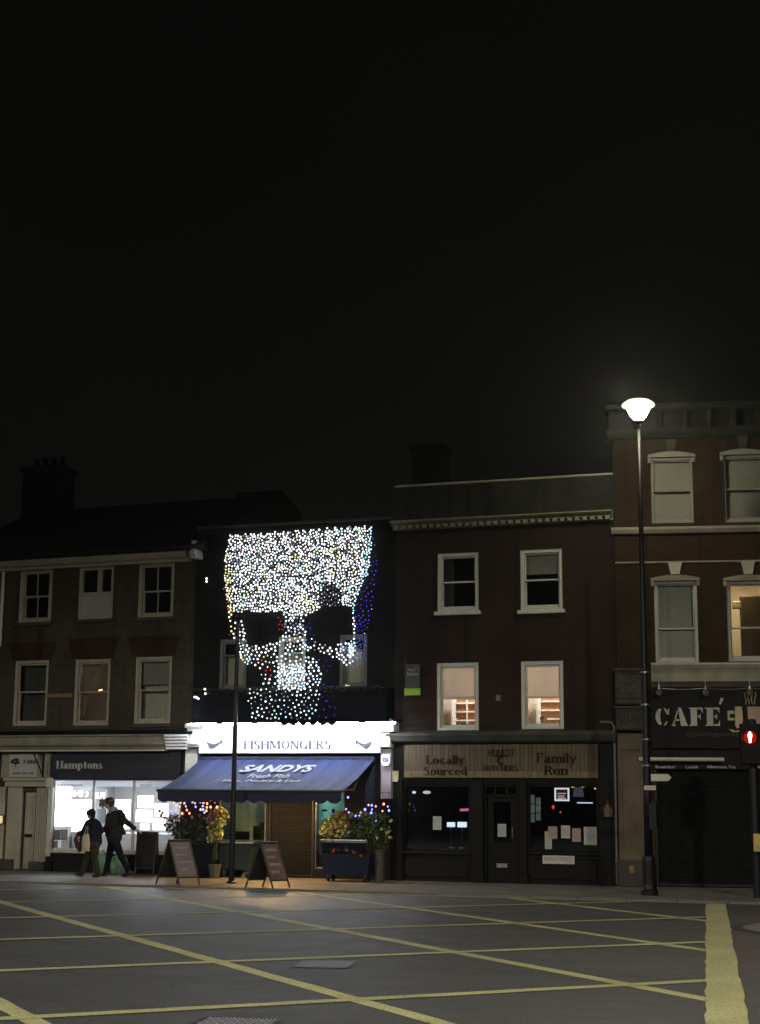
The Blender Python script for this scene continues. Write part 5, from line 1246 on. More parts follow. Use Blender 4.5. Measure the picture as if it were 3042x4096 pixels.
    m = MB(); pts = []
    for (ua, za), (ub, zb) in zip(gl[:-1]+[(gl[-1])], gl[1:]+[(gl[-1][0]+1., gl[-1][1])]):
        for j in range(10): s = j/9; pts.append((ua+(ub-ua)*s, -.35, za+.10+(zb-za)*s-.09*4*s*(1-s)*.35))
    m.path(pts, .007, 5); solo('lamp_cable', 'slack pale cable looping between the globe lamps', 'cable', m, M['steel'], f)
# ================================================================== STREET FURNITURE
def street_lamp(x, y, h, label, group, detailed=True):
    t = T('street_lamp', label, 'street lamp', (x, y, .1), WLD, group)
    m = MB(); m.lathe([(.17,.1),(.17,.18),(.145,.22),(.13,.30),(.125,.75),(.115,.82),(.085,.86)], (x,y,0), 20); t.part('base', m, M['black_metal'], smooth=False)
    m = MB(); m.lathe([(.082,.86),(.078,2.0),(.072,3.6),(.060,4.8),(.05,6.5),(.042,h-.55)], (x,y,0), 18); p = t.part('pole', m, M['black_metal'], smooth=True)
    for z in (2.55, 3.05, 3.72, 4.35):
        m = MB(); m.lathe([(.084,z-.02),(.090,z-.012),(.090,z+.012),(.084,z+.02)], (x,y,0), 18); t.part('collar', m, M['steel'])
    m = MB(); m.lathe([(.042,h-.56),(.05,h-.52),(.05,h-.486)], (x,y,0), 14); t.part('neck', m, M['black_metal'])
    m = MB(); m.lathe([(.05,h-.485),(.105,h-.475),(.105,h-.462),(.03,h-.455)], (x,y,0), 18); t.part('pole_shade_ring', m, M['black_metal'])  # ring added to keep the bowl's light off the pole top
    m = MB(); m.lathe([(.03,h-.45),(.09,h-.43),(.15,h-.365),(.20,h-.275),(.232,h-.19),(.242,h-.10)], (x,y,0), 24); t.part('lamp_bowl', m, M['lamp_glow'], smooth=True)
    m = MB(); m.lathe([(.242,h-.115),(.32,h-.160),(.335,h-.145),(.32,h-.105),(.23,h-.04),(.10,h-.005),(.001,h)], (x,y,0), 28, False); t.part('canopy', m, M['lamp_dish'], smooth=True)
    return t

def build_lamps():
    x, y = ground(2600, 3582)
    hz = WLD.z(2570, 1594, y)
    print('lamp', x, y, hz)
    # stand slightly leaning pole is ignored: vertical post
    street_lamp(x, y, hz, 'black lamp post with glowing bowl lantern in front of the cafe pilaster', None)
    # plates and box strapped to that lamp post
    q = WLD.rect(2578, 3143, 2625, 3161, y-.1); m = MB(); m.bbox(q[0], q[1], y-.108, y-.098, q[2], q[3], .003); m.tube((x, y-.1, (q[2]+q[3])/2), (x, y, (q[2]+q[3])/2), .012)
    t = T('lamp_plate', 'small white number plate on the black lamp post', 'sign', (x, y-.1, q[2])); t.part('plate', m, M['street_plate']); m = MB()
    for i in range(6): m.box(q[0]+.02+(q[1]-q[0]-.04)*i/6, q[0]+.02+(q[1]-q[0]-.04)*(i+.6)/6, y-.111, y-.1085, q[2]+.03, q[3]-.03)
    t.part('print', m, M['steel'])
    q = WLD.rect(2606, 3097, 2688, 3125, y-.02); h = q[3]-q[2]; m = MB(); m.extr([(q[0], q[2]), (q[1]-h*.5, q[2]), (q[1], q[2]+h*.5), (q[1]-h*.5, q[3]), (q[0], q[3])], y-.03, y-.01)
    t = T('direction_sign', 'white pointed finger sign on the black lamp post', 'sign', (x, y, q[2])); t.part('panel', m, M['street_plate']); m = MB(); m.box(x, q[0]+.02, y-.009, y+.0, q[2]+.03, q[3]-.03); t.part('clamp', m, M['black_metal'])
    # signal head facing across the road, seen from its side
    q = WLD.rect(2606, 3212, 2640, 3318, y); t = T('signal_head', 'black hooded signal head seen side-on, strapped to the lamp post', 'signal', ((q[0]+q[1])/2, y, q[2]))
    m = MB(); m.box(q[0]-.02, q[0]+.12, y-.13, y+.13, q[2], q[3]); t.part('housing', m, M['black_metal'])
    for i in range(5):
        zz = q[2]+.05+(q[3]-q[2]-.1)*i/4; m = MB(); n = 10
        for k in range(n):
            a0, a1 = math.pi*k/n, math.pi*(k+1)/n; r = .085
            m.add([(q[0]+.12, y-r*math.cos(a0), zz+r*.5*math.sin(a0)), (q[0]+.12, y-r*math.cos(a1), zz+r*.5*math.sin(a1)), (q[1]+.02, y-r*math.cos(a1), zz-.02+r*.5*math.sin(a1)), (q[1]+.02, y-r*math.cos(a0), zz-.02+r*.5*math.sin(a0))], [(0,1,2,3)])
        t.part('visor', m, M['black_gloss'])
    # slim unlit post with camera box in front of the fishmonger
    x, y = ground(926, 3534); zt = WLD.z(938, 2478, y)
    t = T('camera_post', 'tall slim unlit black post with a camera box on top, before the awning', 'post', (x, y, .1))
    m = MB(); m.lathe([(.062,.1),(.058,2.0),(.056,2.02),(.045,4.0),(.038,zt)], (x,y,0), 16); m.lathe([(.10,.1),(.10,.13),(.066,.15)], (x,y,0), 16); t.part('pole', m, M['black_metal'], smooth=False)
    m = MB(); m.bbox(x-.10, x+.08, y-.09, y+.09, zt, zt+.15, .03); hd = t.part('camera_housing', m, M['black_gloss']); m = MB(); m.tube((x+.02, y-.09, zt+.06), (x+.02, y-.12, zt+.06), .03, n=12); t.part('lens', m, M['bulb_glass'], hd)
    # pedestrian signal
    x, y = ground(3034, 3592); z0 = WLD.z(3003, 3062, y-.1); z1 = WLD.z(3003, 2896, y-.1); cx = WLD.u(3008, 2960, y-.1)
    t = T('crossing_signal', 'black crossing signal showing a bright red standing figure', 'signal', (x, y, .1))
    m = MB(); m.lathe([(.085,.1),(.085,3.4)], (x,y,0), 18); m.lathe([(.0801,3.4),(.06,3.43),(.001,3.44)], (x,y,0), 18); t.part('pole', m, M['black_metal'], smooth=False)
    m = MB(); m.bbox(cx-.21, cx+.21, y-.26, y-.10, z0, z1, .03); hd = t.part('housing', m, M['black_gloss']); m = MB(); m.box(cx-.05, cx+.05, y-.10, y-.03, (z0+z1)/2-.05, (z0+z1)/2+.05); t.part('clamp', m, M['black_metal'])
    zc = WLD.z(3003, 2950, y-.27); m = MB(); m.lathe([(.001,0),(.12,0)], (0,0,0), 24, False); m.v = [(cx-.01+a, y-.263, zc+b) for a, b, _ in m.v]; t.part('lens', m, emit('red_lens', (1,.02,.015), .35), hd)
    m = MB(); m.ball((cx-.01, y-.275, zc+.085), .022, 10, 6); m.extr([(cx-.05, zc+.055), (cx-.045, zc-.0), (cx-.033, zc-.02), (cx-.028, zc-.10), (cx+.008, zc-.10), (cx+.013, zc-.02), (cx+.025, zc), (cx+.03, zc+.055), (cx+.01, zc+.067), (cx-.03, zc+.067)], y-.285, y-.264); t.part('red_figure', m, emit('red_man', (1,.10,.07), 40), hd)
    m = MB(); n = 12
    for k in range(n):
        a0, a1 = R(-20+220*k/n), R(-20+220*(k+1)/n); r = .14
        m.add([(cx-.01+r*math.cos(a0), y-.262, zc+r*math.sin(a0)), (cx-.01+r*math.cos(a1), y-.262, zc+r*math.sin(a1)), (cx-.01+r*math.cos(a1), y-.42, zc+r*math.sin(a1)-.02), (cx-.01+r*math.cos(a0), y-.42, zc+r*math.sin(a0)-.02)], [(0,1,2,3)])
    t.part('visor', m, M['black_gloss'], hd)
    q = WLD.rect(3030, 3336, 3062, 3408, y-.1); t2 = T('push_button_unit', 'yellow push button unit on the crossing signal pole', 'button unit', (x, y-.1, q[2])); m = MB(); m.bbox(x-.03, x+.17, y-.20, y-.07, q[2], q[3], .015); t2.part('case', m, M['yellow_box']); m = MB(); m.tube((x+.07, y-.2, q[2]+.1), (x+.07, y-.215, q[2]+.1), .04, n=14); t2.part('button', m, M['steel'])

def build_far_lamps():
    """the lamps of the opposite pavement, behind the photographer, that light the fronts and the road"""
    for i, (x, y) in enumerate(((-21, 5), (-5, -6), (6.5, 9))):
        h = 10.
        t = T('street_lamp', ('tall lantern on the opposite pavement, farthest down the terrace', 'tall lantern on the opposite pavement facing the fishmonger', 'tall lantern on the opposite pavement facing the cafe')[i], 'street lamp', (x, y, .1), WLD, 'lanterns along the opposite pavement')
        m = MB(); m.lathe([(.12,.1),(.11,1.2),(.08,1.25),(.055,h)], (x,y,0), 14); t.part('pole', m, M['black_metal'], smooth=True)
        m = MB(); m.path([(x,y,h-.02),(x,y+.6,h+.25),(x,y+1.4,h+.3)], .04); t.part('arm', m, M['black_metal'])
        m = MB(); m.box(x-.16, x+.16, y+1.2, y+1.9, h+.28, h+.42); t.part('lamp_housing', m, M['black_metal'])
        m = MB(); m.box(x-.12, x+.12, y+1.25, y+1.85, h+.265, h+.279); t.part('lamp_lens', m, M['lamp_canopy'])
        ld = bpy.data.lights.new('lantern_light', 'SPOT'); ld.energy = FAR_W; ld.color = (1.0, .945, .80); ld.shadow_soft_size = .22; ld.spot_size = math.pi; ld.spot_blend = .34
        lo = bpy.data.objects.new('lantern_light', ld); COL.objects.link(lo); lo.parent = t.e; lo.location = (0, 1.55, h-.05)

# ------------------------------------------------------------------ pavement things
def a_board(name, label, cat, L0, L1, R0, R1, zt, mats, group=None, top=None):
    """folding board: two panels hinged at the top. L/R: feet (x,y) of the two panels"""
    L0, L1, R0, R1 = [Vector((p[0], p[1], .1)) for p in (L0, L1, R0, R1)]
    a, c = top if top else ((L0+R0)/2, (L1+R1)/2); a = Vector((a.x, a.y, zt)); c = Vector((c.x, c.y, zt))
    t = T(name, label, cat, ((L0+L1+R0+R1)/4), WLD, group)
    for k, (p, q, mt) in enumerate(((L0, L1, mats[0]), (R0, R1, mats[1]))):
        n = (q-p).cross(a-p).normalized()
        if (n.x*((L0+L1)/2-(R0+R1)/2).x + n.y*((L0+L1)/2-(R0+R1)/2).y)*(1 if k == 0 else -1) < 0: n = -n
        m = MB(); m.tube(p, a, .020, n=6); m.tube(q, c, .020, n=6)
        P = lambda s, h: (p+(q-p)*s)*(1-h)+(a+(c-a)*s)*h
        m.tube(P(0,.17), P(1,.17), .018, n=6); m.tube(P(0,.97), P(1,.97), .018, n=6); t.part('frame', m, M['wood_frame'])
        m = MB(); d = n*.012; pts = [P(.04,.18), P(.96,.18), P(.96,.96), P(.04,.96)]
        m.add([x+d for x in pts]+[x-d for x in pts], [(0,1,2,3),(7,6,5,4),(0,4,5,1),(1,5,6,2),(2,6,7,3),(3,7,4,0)]); t.part('panel', m, mt)
        if k == 1 and mats[1] is not M['chalk']:
            m = MB()
            for j in range(4):
                h0 = .86-.16*j; m.add([P(.16,h0)+d*1.25, P(.84-.2*(j%2),h0)+d*1.25, P(.84-.2*(j%2),h0-.06)+d*1.25, P(.16,h0-.06)+d*1.25], [(0,1,2,3)])
            t.part('print', m, M['poster_text'])
    m = MB(); m.tube(a-(c-a)*.03, c+(c-a)*.03, .024, n=8); t.part('top_rail', m, M['wood_frame'])
    return t

def foliage(mb, c, rad, n, s0, s1, rnd, flat=.0):
    for i in range(n):
        d = Vector((rnd.gauss(0,1), rnd.gauss(0,1), rnd.gauss(0,1))).normalized()*(rnd.random()**.4)
        p = Vector((c[0]+d.x*rad[0], c[1]+d.y*rad[1], c[2]+d.z*rad[2]))
        a = Vector((rnd.gauss(0,1), rnd.gauss(0,1), rnd.gauss(0,.7))).normalized(); b = a.orthogonal().normalized(); b = (Matrix.Rotation(rnd.uniform(0,6.28), 3, a) @ b)
        l = rnd.uniform(s0, s1)
        mb.add([p-a*l*.5, p+b*l*.28+a*l*.05, p+a*l*.6, p-b*l*.28+a*l*.05], [(0,1,2,3)])

def flower_part(t, p, r, mat, rnd, parent=None, name='flower'):
    m = MB(); n = 7
    for k in range(n):
        a = 2*math.pi*k/n; ax = Vector((math.cos(a), -.55+.2*rnd.random(), math.sin(a)))
        tip = Vector(p)+ax*r; sd = Vector((-math.sin(a), -.3, math.cos(a)))*r*.45
        m.add([p, tip*.6+Vector(p)*.4+sd, tip, tip*.6+Vector(p)*.4-sd], [(0,1,2,3)])
    m.ball((p[0], p[1]-r*.25, p[2]), r*.42, 6, 4); return t.part(name, m, mat, parent)

def blooms(t, u, v, z, n, mats, rnd):
    for i in range(n): flower_part(t, (u+rnd.uniform(-.09,.09), v+rnd.uniform(-.03,.03), z+rnd.uniform(-.08,.08)), rnd.uniform(.018,.036), rnd.choice(mats), rnd)

def build_pavement_things():
    G = ground
    def board_at(pL0, pL1, pR0, pR1, ptop): pass
    # poster A-boards near the kerb
    def ab(name, label, cat, foot, h, spread, tops, mats, group=None):
        """foot: picture point of the near outer foot; h: hinge direction; spread: from one panel's feet to the other's"""
        L0 = Vector(G(*foot)); h = Vector(h); s = Vector(spread)
        zt = WLD.z(tops[0], tops[1], L0.y+h.y/2)
        return a_board(name, label, cat, L0, L0+h, L0+s, L0+s+h, zt, mats, group)
    ab('pavement_board', 'folding pavement board with pale pinkish poster, nearer the chalkboard and the walkers', 'pavement board', (624,3538), (.30,.34), (.56,-.06), (708,3362), (M['chalk'], M['poster_dark']), 'poster boards near the kerb')
    ab('pavement_board', 'folding pavement board with reddish poster, in front of the roller shutter', 'pavement board', (983,3550), (.24,.30), (.62,-.06), (1068,3370), (M['chalk'], M['poster_red']), 'poster boards near the kerb')
    c0 = [F1.pt(F1.u(x, 3440, v), v, 0) for x, v in ((560,-.25), (632,-.25), (541,-.72), (613,-.72))]
    zt = F1.z(592, 3331, -.5); ta, tb = F1.pt(F1.u(552, 3331, -.5), -.5, zt), F1.pt(F1.u(632, 3331, -.5), -.5, zt)
    a_board('chalkboard', 'large brown standing chalkboard behind the backpack wearer', 'chalkboard', *[(p.x, p.y) for p in c0], zt, (M['chalk'], M['chalk']), None, (ta, tb))
    # two green sacks by the agency wall
    for i, (xa, xb, ya, lab) in enumerate(((379,433,3409,'full green plastic sack by the agency wall, between the two walkers\' legs'), (444,507,3412,'full green plastic sack seen between the legs of the backpack wearer'))):
        p = F1; v = -.42; q = p.rect(xa, ya, xb, 3480, v); uc = (q[0]+q[1])/2; w = (q[1]-q[0])/2; h = q[3]-.1
        m = MB(); prof = []; rnd = random.Random(20+i); n = 26; rows = 15; vs = []
        for j in range(rows+1):
            s = j/rows; r = w*(.78+.28*math.sin(math.pi*min(1, s*1.05)))*(1 if s < .82 else max(.16, 1-((s-.82)/.18)**1.3*.95))
            for k in range(n):
                a = 2*math.pi*k/n; rr = r*(1+.06*math.sin(5*a+j*.7+i)+.05*math.sin(9*a-j*1.1)+rnd.uniform(-.03,.03)); vs.append((uc+rr*math.cos(a), v+rr*.85*math.sin(a), .1+h*s*.93))
        fs = [(j*n+k, j*n+(k+1)%n, (j+1)*n+(k+1)%n, (j+1)*n+k) for j in range(rows) for k in range(n)]; m.add(vs, fs+[tuple(range(n))[::-1], tuple(range(rows*n, rows*n+n))])
        t = T('rubbish_sack', lab, 'sack', (uc, v, .1), p, 'green sacks by the wall'); t.part('sack', m, M['bag_plastic'], smooth=True)
        m = MB(); foliage(m, (uc, v, .1+h*.97), (.07,.06,.05), 14, .06, .11, rnd); t.part('knot', m, M['bag_plastic'])
    f = F2
    # wheeled bin
    v = -.75; q = f.rect(866, 3366, 1012, 3492, v); t = T('wheeled_bin', 'large dark green wheeled bin behind the slim black post', 'bin', ((q[0]+q[1])/2, v, .1), f)
    d0, d1 = v-.0, v+.55; zb = .28; m = MB(); i_ = .06
    m.add([(q[0]+i_+.02,d0+i_,zb),(q[1]-i_-.02,d0+i_,zb),(q[1]-i_-.02,d1-i_,zb),(q[0]+i_+.02,d1-i_,zb),(q[0],d0,q[3]-.05),(q[1],d0,q[3]-.05),(q[1],d1,q[3]-.05),(q[0],d1,q[3]-.05)], [(3,2,1,0),(4,5,6,7),(0,1,5,4),(1,2,6,5),(2,3,7,6),(3,0,4,7)])
    t.part('body', m, M['bin_green']); m = MB(); m.prism([(d0-.03, q[3]-.049), (d0-.03, q[3]-.02), ((d0+d1)/2, q[3]+.03), (d1+.02, q[3]), (d1+.02, q[3]-.049)], q[0]-.02, q[1]+.02); t.part('lid', m, M['bin_green'])
    m = MB(); m.tube((q[0]-.02, d0-.05, q[3]-.03), (q[1]+.02, d0-.05, q[3]-.03), .018); t.part('handle', m, M['steel'])
    for x in (q[0]+.16, q[1]-.16):
        for y in (d0+.12, d1-.12): m = MB(); m.tube((x-.03, y, .185), (x+.03, y, .185), .085, n=16); w = t.part('wheel', m, M['rubber']); m = MB(); m.box(x-.04, x+.04, y-.03, y+.03, .20, .279); t.part('castor', m, M['steel'])
    # leaning pale board
    u0, u1 = f.u(996, 3440, -.35), f.u(1024, 3440, -.35); z0, z1 = .1, f.z(1015, 3378, -.2); m = MB(); m.add([(u0-.1,-.55,z0),(u1-.12,-.55,z0),(u1,-.06,z1),(u0+.02,-.06,z1),(u0-.1,-.53,z0),(u1-.12,-.53,z0),(u1,-.04,z1),(u0+.02,-.04,z1)], [(0,1,2,3),(7,6,5,4),(0,4,5,1),(1,5,6,2),(2,6,7,3),(3,7,4,0)])
    solo('leaning_board', 'narrow cream board leaning between the wheeled bin and the shutter', 'board', m, M['cream_paint'], f)
    # planted box under the fairy lights
    def planter(name, label, cat, u0, u1, v0, v1, z1, mat, wheels=False, grp=None):
        t = T(name, label, cat, ((u0+u1)/2, (v0+v1)/2, .1), f, grp); zb = .24 if wheels else .1
        m = MB(); i = .05; m.add([(u0+i,v0+i,zb),(u1-i,v0+i,zb),(u1-i,v1-i,zb),(u0+i,v1-i,zb),(u0,v0,z1-.05),(u1,v0,z1-.05),(u1,v1,z1-.05),(u0,v1,z1-.05)], [(3,2,1,0),(4,5,6,7),(0,1,5,4),(1,2,6,5),(2,3,7,6),(3,0,4,7)]); t.part('body', m, mat)
        m = MB(); ring_z = z1
        m.box(u0-.02, u1+.02, v0-.02, v0+.03, z1-.05, z1); m.box(u0-.02, u1+.02, v1-.03, v1+.02, z1-.05, z1); m.box(u0-.02, u0+.03, v0+.031, v1-.031, z1-.05, z1-.001); m.box(u1-.03, u1+.02, v0+.031, v1-.031, z1-.05, z1-.001); t.part('rim', m, mat)
        if wheels:
            for x in (u0+.14, u1-.14):
                for y in (v0+.12, v1-.12): m = MB(); m.tube((x-.025,y,.165),(x+.025,y,.165),.065,n=14); t.part('wheel', m, M['rubber']); m = MB(); m.box(x-.03,x+.03,y-.02,y+.02,.18,.239); t.part('castor', m, M['steel'])
        return t
    v = -1.0
    ua, ub = f.u(655, 3450, v), f.u(848, 3450, v); zt = f.z(800, 3380, v)
    planter('planter', 'wide dark navy planter box beneath the red and blue fairy lights, beside the bin', 'planter', ua+.1, ub, v, v+.5, zt, M['planter_dark'])
    rnd = random.Random(11); uc = (ua+ub)/2
    t = T('flowering_shrub', 'dark bushy shrub with muted flowers in the wide navy planter', 'plant', (uc, v+.25, zt-.05), f)
    m = MB()
    for k in range(26): cx = rnd.uniform(ua+.05, ub-.02); cz = zt+rnd.uniform(.0, .62)*(1-.2*abs(cx-uc)); foliage(m, (cx, v+.22+rnd.uniform(-.12,.1), cz), (.16,.15,.14), 95, .05, .10, rnd)
    t.part('foliage', m, M['leaf_dark']); m = MB()
    for k in range(10): m.tube((uc+rnd.uniform(-.3,.3), v+.25, zt-.04), (rnd.uniform(ua, ub), v+.2, zt+rnd.uniform(.3,.6)), .008, .004, 5)
    t.part('stem', m, M['stem'])
    for px, py in ((640,3245),(652,3252),(646,3262),(660,3272),(690,3268),(700,3300),(735,3255),(660,3300),(770,3270),(800,3262)): u, z = f.px(px, py, v+.02); flower_part(t, (u, v+.02, z), .045, M['petal_pink'] if rnd.random()<.6 else M['petal_red'], rnd)
    # bright flowering stand beside the glass
    v = -1.05; pts = [(858,3252),(880,3245),(892,3262),(868,3275),(842,3280),(850,3300),(870,3310),(885,3290),(848,3330),(870,3345),(845,3358),(878,3330)]
    u, z = f.px(860, 3310, v); t = T('flowering_plant', 'tall lime leaved plant with pink and cream flowers, lit from above by the window', 'plant', (u, v, .1), f)
    m = MB()
    for px, py in pts: uu, zz = f.px(px, py, v); blooms(t, uu, v-.10, zz, 2, (M['petal_cream'], M['petal_pink'], M['petal_yellow']), rnd); foliage(m, (uu, v+rnd.uniform(-.05,.1), zz), (.13,.12,.11), 110, .04, .10, rnd)
    t.part('foliage', m, M['leaf_lime']); m = MB()
    for k in range(6): m.tube((u+rnd.uniform(-.08,.08), v+.05, .5), (u+rnd.uniform(-.15,.15), v, z+rnd.uniform(-.1,.25)), .009, .005, 5)
    t.part('stem', m, M['stem']); m = MB(); m.lathe([(.11,.1),(.14,.34),(.15,.40),(.12,.40)], (u, v+.05, 0), 16); t.part('pot', m, M['terra'])
    for i, (px, py) in enumerate(((858,3256),(881,3243),(861,3274),(895,3264),(888,3252),(882,3299),(849,3306),(872,3312),(866,3340),(846,3362),(877,3247),(854,3292),(838,3268),(852,3351))): uu, zz = f.px(px, py, v-.09); flower_part(t, (uu, v-.09, zz), .036, (M['petal_pink'], M['petal_cream'], M['petal_red'], M['petal_yellow'])[i*7%4], rnd)
    # trolley planter with yellow and red flowers
    v = -1.15; ua, ub = f.u(1284, 3440, v), f.u(1478, 3440, v); zt = f.z(1390, 3418, v)
    planter('planter_trolley', 'wide navy planter on castors full of yellow flowers, before the lilac pilaster', 'planter', ua, ub, v, v+.55, zt, M['planter_blue'], True)
    zr = f.z(1390, 3362, v-.02); t = T('display_rack', 'black metal plant rack with bright rails on the wheeled navy planter', 'rack', ((ua+ub)/2, v, zt), f)
    m = MB(); m.tube((ua-.01, v-.0, zr), (ub-.05, v-.0, zr), .02); m.tube((ua-.01, v+.5, zr), (ub-.05, v+.5, zr), .02); m.box(ua, ub-.06, v+.02, v+.48, zr-.05, zr-.021); t.part('rail', m, M['steel']); m = MB(); m.box(ua+.05, ub-.1, v+.05, v+.07, zt+.01, zr-.06); t.part('back_panel', m, M['planter_dark'])
    m = MB()
    for x in (ua+.03, ub-.09):
        for y in (v+.03, v+.47): m.tube((x, y, zt-.001), (x, y, zr-.02), .014)
    t.part('upright', m, M['black_metal'])
    t = T('flowering_plant', 'yellow blossomed leafy plant crowding the rack beside the teal window', 'plant', (ua+.35, v+.2, zr), f); m = MB(); m2 = MB()
    ptsy = [(1300,3310),(1322,3300),(1340,3312),(1318,3325),(1345,3290),(1362,3280),(1375,3300),(1350,3325),(1390,3330),(1330,3335),(1305,3330),(1335,3275),(1360,3262),(1345,3345),(1322,3345),(1375,3335),(1312,3292),(1380,3275)]
    ptsd = [(1440,3262),(1475,3270),(1500,3285),(1525,3278),(1410,3272),(1400,3300),(1420,3310),(1440,3290),(1455,3320),(1470,3300),(1425,3335),(1450,3345),(1475,3330),(1490,3350),(1400,3345),(1380,3345),(1350,3345),(1430,3280),(1460,3278)]
    for px, py in ptsy: uu, zz = f.px(px, py, v+.1); blooms(t, uu, v-.03, zz, 3, (M['petal_yellow'], M['petal_cream']), rnd); foliage(m, (uu, v+.12+rnd.uniform(-.08,.15), zz), (.14,.16,.11), 120, .04, .095, rnd)
    t.part('foliage', m, M['leaf_lime']); 
    m = MB()
    for k in range(8): m.tube((ua+.15+.08*k, v+.2, zr-.02), (ua+.1+.09*k+rnd.uniform(-.1,.1), v+.12, zr+rnd.uniform(.2,.4)), .007, .004, 5)
    t.part('stem', m, M['stem'])
    for i, (px, py) in enumerate(((1318,3316),(1326,3306),(1342,3296),(1337,3290),(1356,3324),(1310,3318),(1332,3282),(1410,3258),(1304,3328),(1350,3268),(1366,3290),(1345,3310),(1372,3272),(1384,3305),(1322,3334),(1362,3304))): uu, zz = f.px(px, py, v-.06); flower_part(t, (uu, v-.06, zz), .04, (M['petal_yellow'], M['petal_cream'])[i % 3 == 1], rnd)
    t = T('flowering_plant', 'dark green plant with scattered red flowers at the lilac pilaster end', 'plant', (ub-.2, v+.3, zr), f); m = MB()
    for px, py in ptsd: uu, zz = f.px(px, py, v+.2); foliage(m, (uu, v+.25+rnd.uniform(-.08,.12), zz), (.17,.17,.14), 130, .045, .10, rnd)
    for px, py in ((1500,3330),(1520,3300),(1540,3315),(1545,3350),(1515,3360),(1535,3380),(1500,3375)): uu, zz = f.px(px, py, v+.45); foliage(m, (uu, v+.45, zz), (.13,.14,.12), 80, .045, .09, rnd)
    t.part('foliage', m, M['leaf']); m = MB()
    for k in range(8): m.tube((ub-.5+.06*k, v+.3, zr-.02), (ub-.5+.1*k, v+.25, zr+rnd.uniform(.2,.4)), .007, .004, 5)
    t.part('stem', m, M['stem'])
    for px, py, mt in ((1381,3252,'petal_red'),(1391,3294,'petal_red'),(1465,3258,'petal_pink'),(1532,3332,'petal_yellow'),(1540,3328,'petal_yellow'),(1552,3282,'petal_yellow'),(1512,3317,'petal_cream'),(1494,3352,'petal_cream'),(1545,3350,'petal_cream'),(1548,3286,'petal_cream')): uu, zz = f.px(px, py, v-.02); flower_part(t, (uu, v-.02 if px < 1480 else v+.25, zz if px < 1480 else f.z(px, py, v+.25)), .058 if mt == 'petal_red' else .036, M[mt], rnd)
    t = T('trailing_flowers', 'small red flowers trailing on the front of the wheeled navy planter', 'plant', ((ua+ub)/2, v-.03, zt-.1), f)
    m = MB()
    for px, py in ((1335,3404),(1350,3402),(1385,3400),(1415,3412),(1445,3424),(1400,3405)): uu, zz = f.px(px, py, v-.05); foliage(m, (uu, v-.04, zz), (.10,.03,.06), 40, .03, .06, rnd)
    t.part('foliage', m, M['leaf_dark'])
    for px, py in ((1338,3403),(1390,3402),(1418,3411),(1447,3424)): uu, zz = f.px(px, py, v-.06); flower_part(t, (uu, v-.07, zz), .04, M['petal_red'], rnd)
    q = f.rect(1497, 3398, 1539, 3508, -.75); uc = (q[0]+q[1])/2; r = (q[1]-q[0])/2; t = T('drum', 'pale cream cylindrical drum planter between the wheeled planter and the butcher shop', 'drum', (uc, -.75, .1), f)
    m = MB(); m.lathe([(r*.86,.1),(r*.9,.13),(r,q[3]-.03),(r*1.06,q[3]-.02),(r*1.06,q[3]),(r*.9,q[3])], (uc,-.75,0), 22); t.part('body', m, M['terra']); m = MB(); m.lathe([(.001,q[3]-.03),(r*.89,q[3]-.03)], (uc,-.75,0), 20, False); t.part('soil', m, M['stem'])
    # hanging glass lamp on the awning's inside giving the warm pool of light
    u = f.u(1085, 3180, -1.1); z = f.z(1000, 3164, -2.35)+.12
    t = T('awning_lamp', 'small warm lamp hanging hidden under the blue awning', 'lamp', (u, -1.1, z), f)
    m = MB(); m.ball((u, -1.1, z), .05, 12, 8); t.part('lamp_bulb', m, emit('warm_bulb', (1,.60,.23), 4200)); m = MB(); m.lathe([(.125,z-.04),(.125,z+.05),(.05,z+.10),(.012,z+.12),(.012,z+.22)], (u,-1.1,0), 16, False); t.part('lamp_shade', m, M['black_metal'])

def build_string_lights():
    f = F2; rnd = random.Random(2)
    Rd, Bl = emit('red_fairy_bulb', (1,.27,.13), 3.4), emit('blue_fairy_bulb', (.20,.22,1), 4.)
    Lp = [(697,3212,0),(723,3212,0),(719,3227,0),(744,3226,0),(748,3241,0),(729,3255,0),(758,3254,0),(780,3214,0),(814,3211,0),(829,3215,0),(828,3230,0),(843,3229,0),(803,3239,0),(826,3244,0),(843,3202,0),(860,3208,0),(869,3229,0),(866,3194,0),
          (705,3223,1),(738,3214,1),(686,3247,1),(770,3209,1),(783,3228,1),(803,3208,1),(812,3225,1),(813,3239,1),(818,3251,1),(828,3191,1)]
    Rp = [(1393,3190,1),(1385,3237,1),(1396,3250,1),(1400,3268,1),(1461,3239,1),(1488,3222,1),(1489,3239,1),(1486,3252,1),(1424,3265,1),(1438,3266,1),(1451,3267,1),(1504,3285,1),(1552,3227,1),(1557,3243,1),(1475,3221,0),(1504,3226,0),(1536,3217,0),(1531,3245,0),(1444,3252,0)]
    for nm, pts, v, lab in (('a', Lp, -1.3, 'red and blue string lights hung above the dark shrub'), ('b', Rp, -.9, 'blue and red string lights hung above the dark green plant with red flowers')):
        cs = [f.px(p[0], p[1], v) for p in pts]; us = [c[0] for c in cs]; zt = max(c[1] for c in cs)+.12
        t = T('string_lights', lab, 'string lights', (sum(us)/len(us), v, min(c[1] for c in cs)), f, 'coloured string lights under the awning')
        m = MB(); m.path([(min(us)-.1, v, zt), (sum(us)/len(us), v, zt-.03), (max(us)+.1, v, zt)], .005, 5)
        for u, z in cs: m.tube((u, v, z), (u+rnd.uniform(-.02,.02), v, zt-.01), .003, n=4)
        t.part('cable', m, M['wire'])
        for (u, z), p in zip(cs, pts):
            m = MB(); r = rnd.uniform(.017, .027); m.ball((u, v, z), r, 8, 6, (1,1,1.15)); t.part('bulb', m, Rd if p[2] == 0 else Bl)

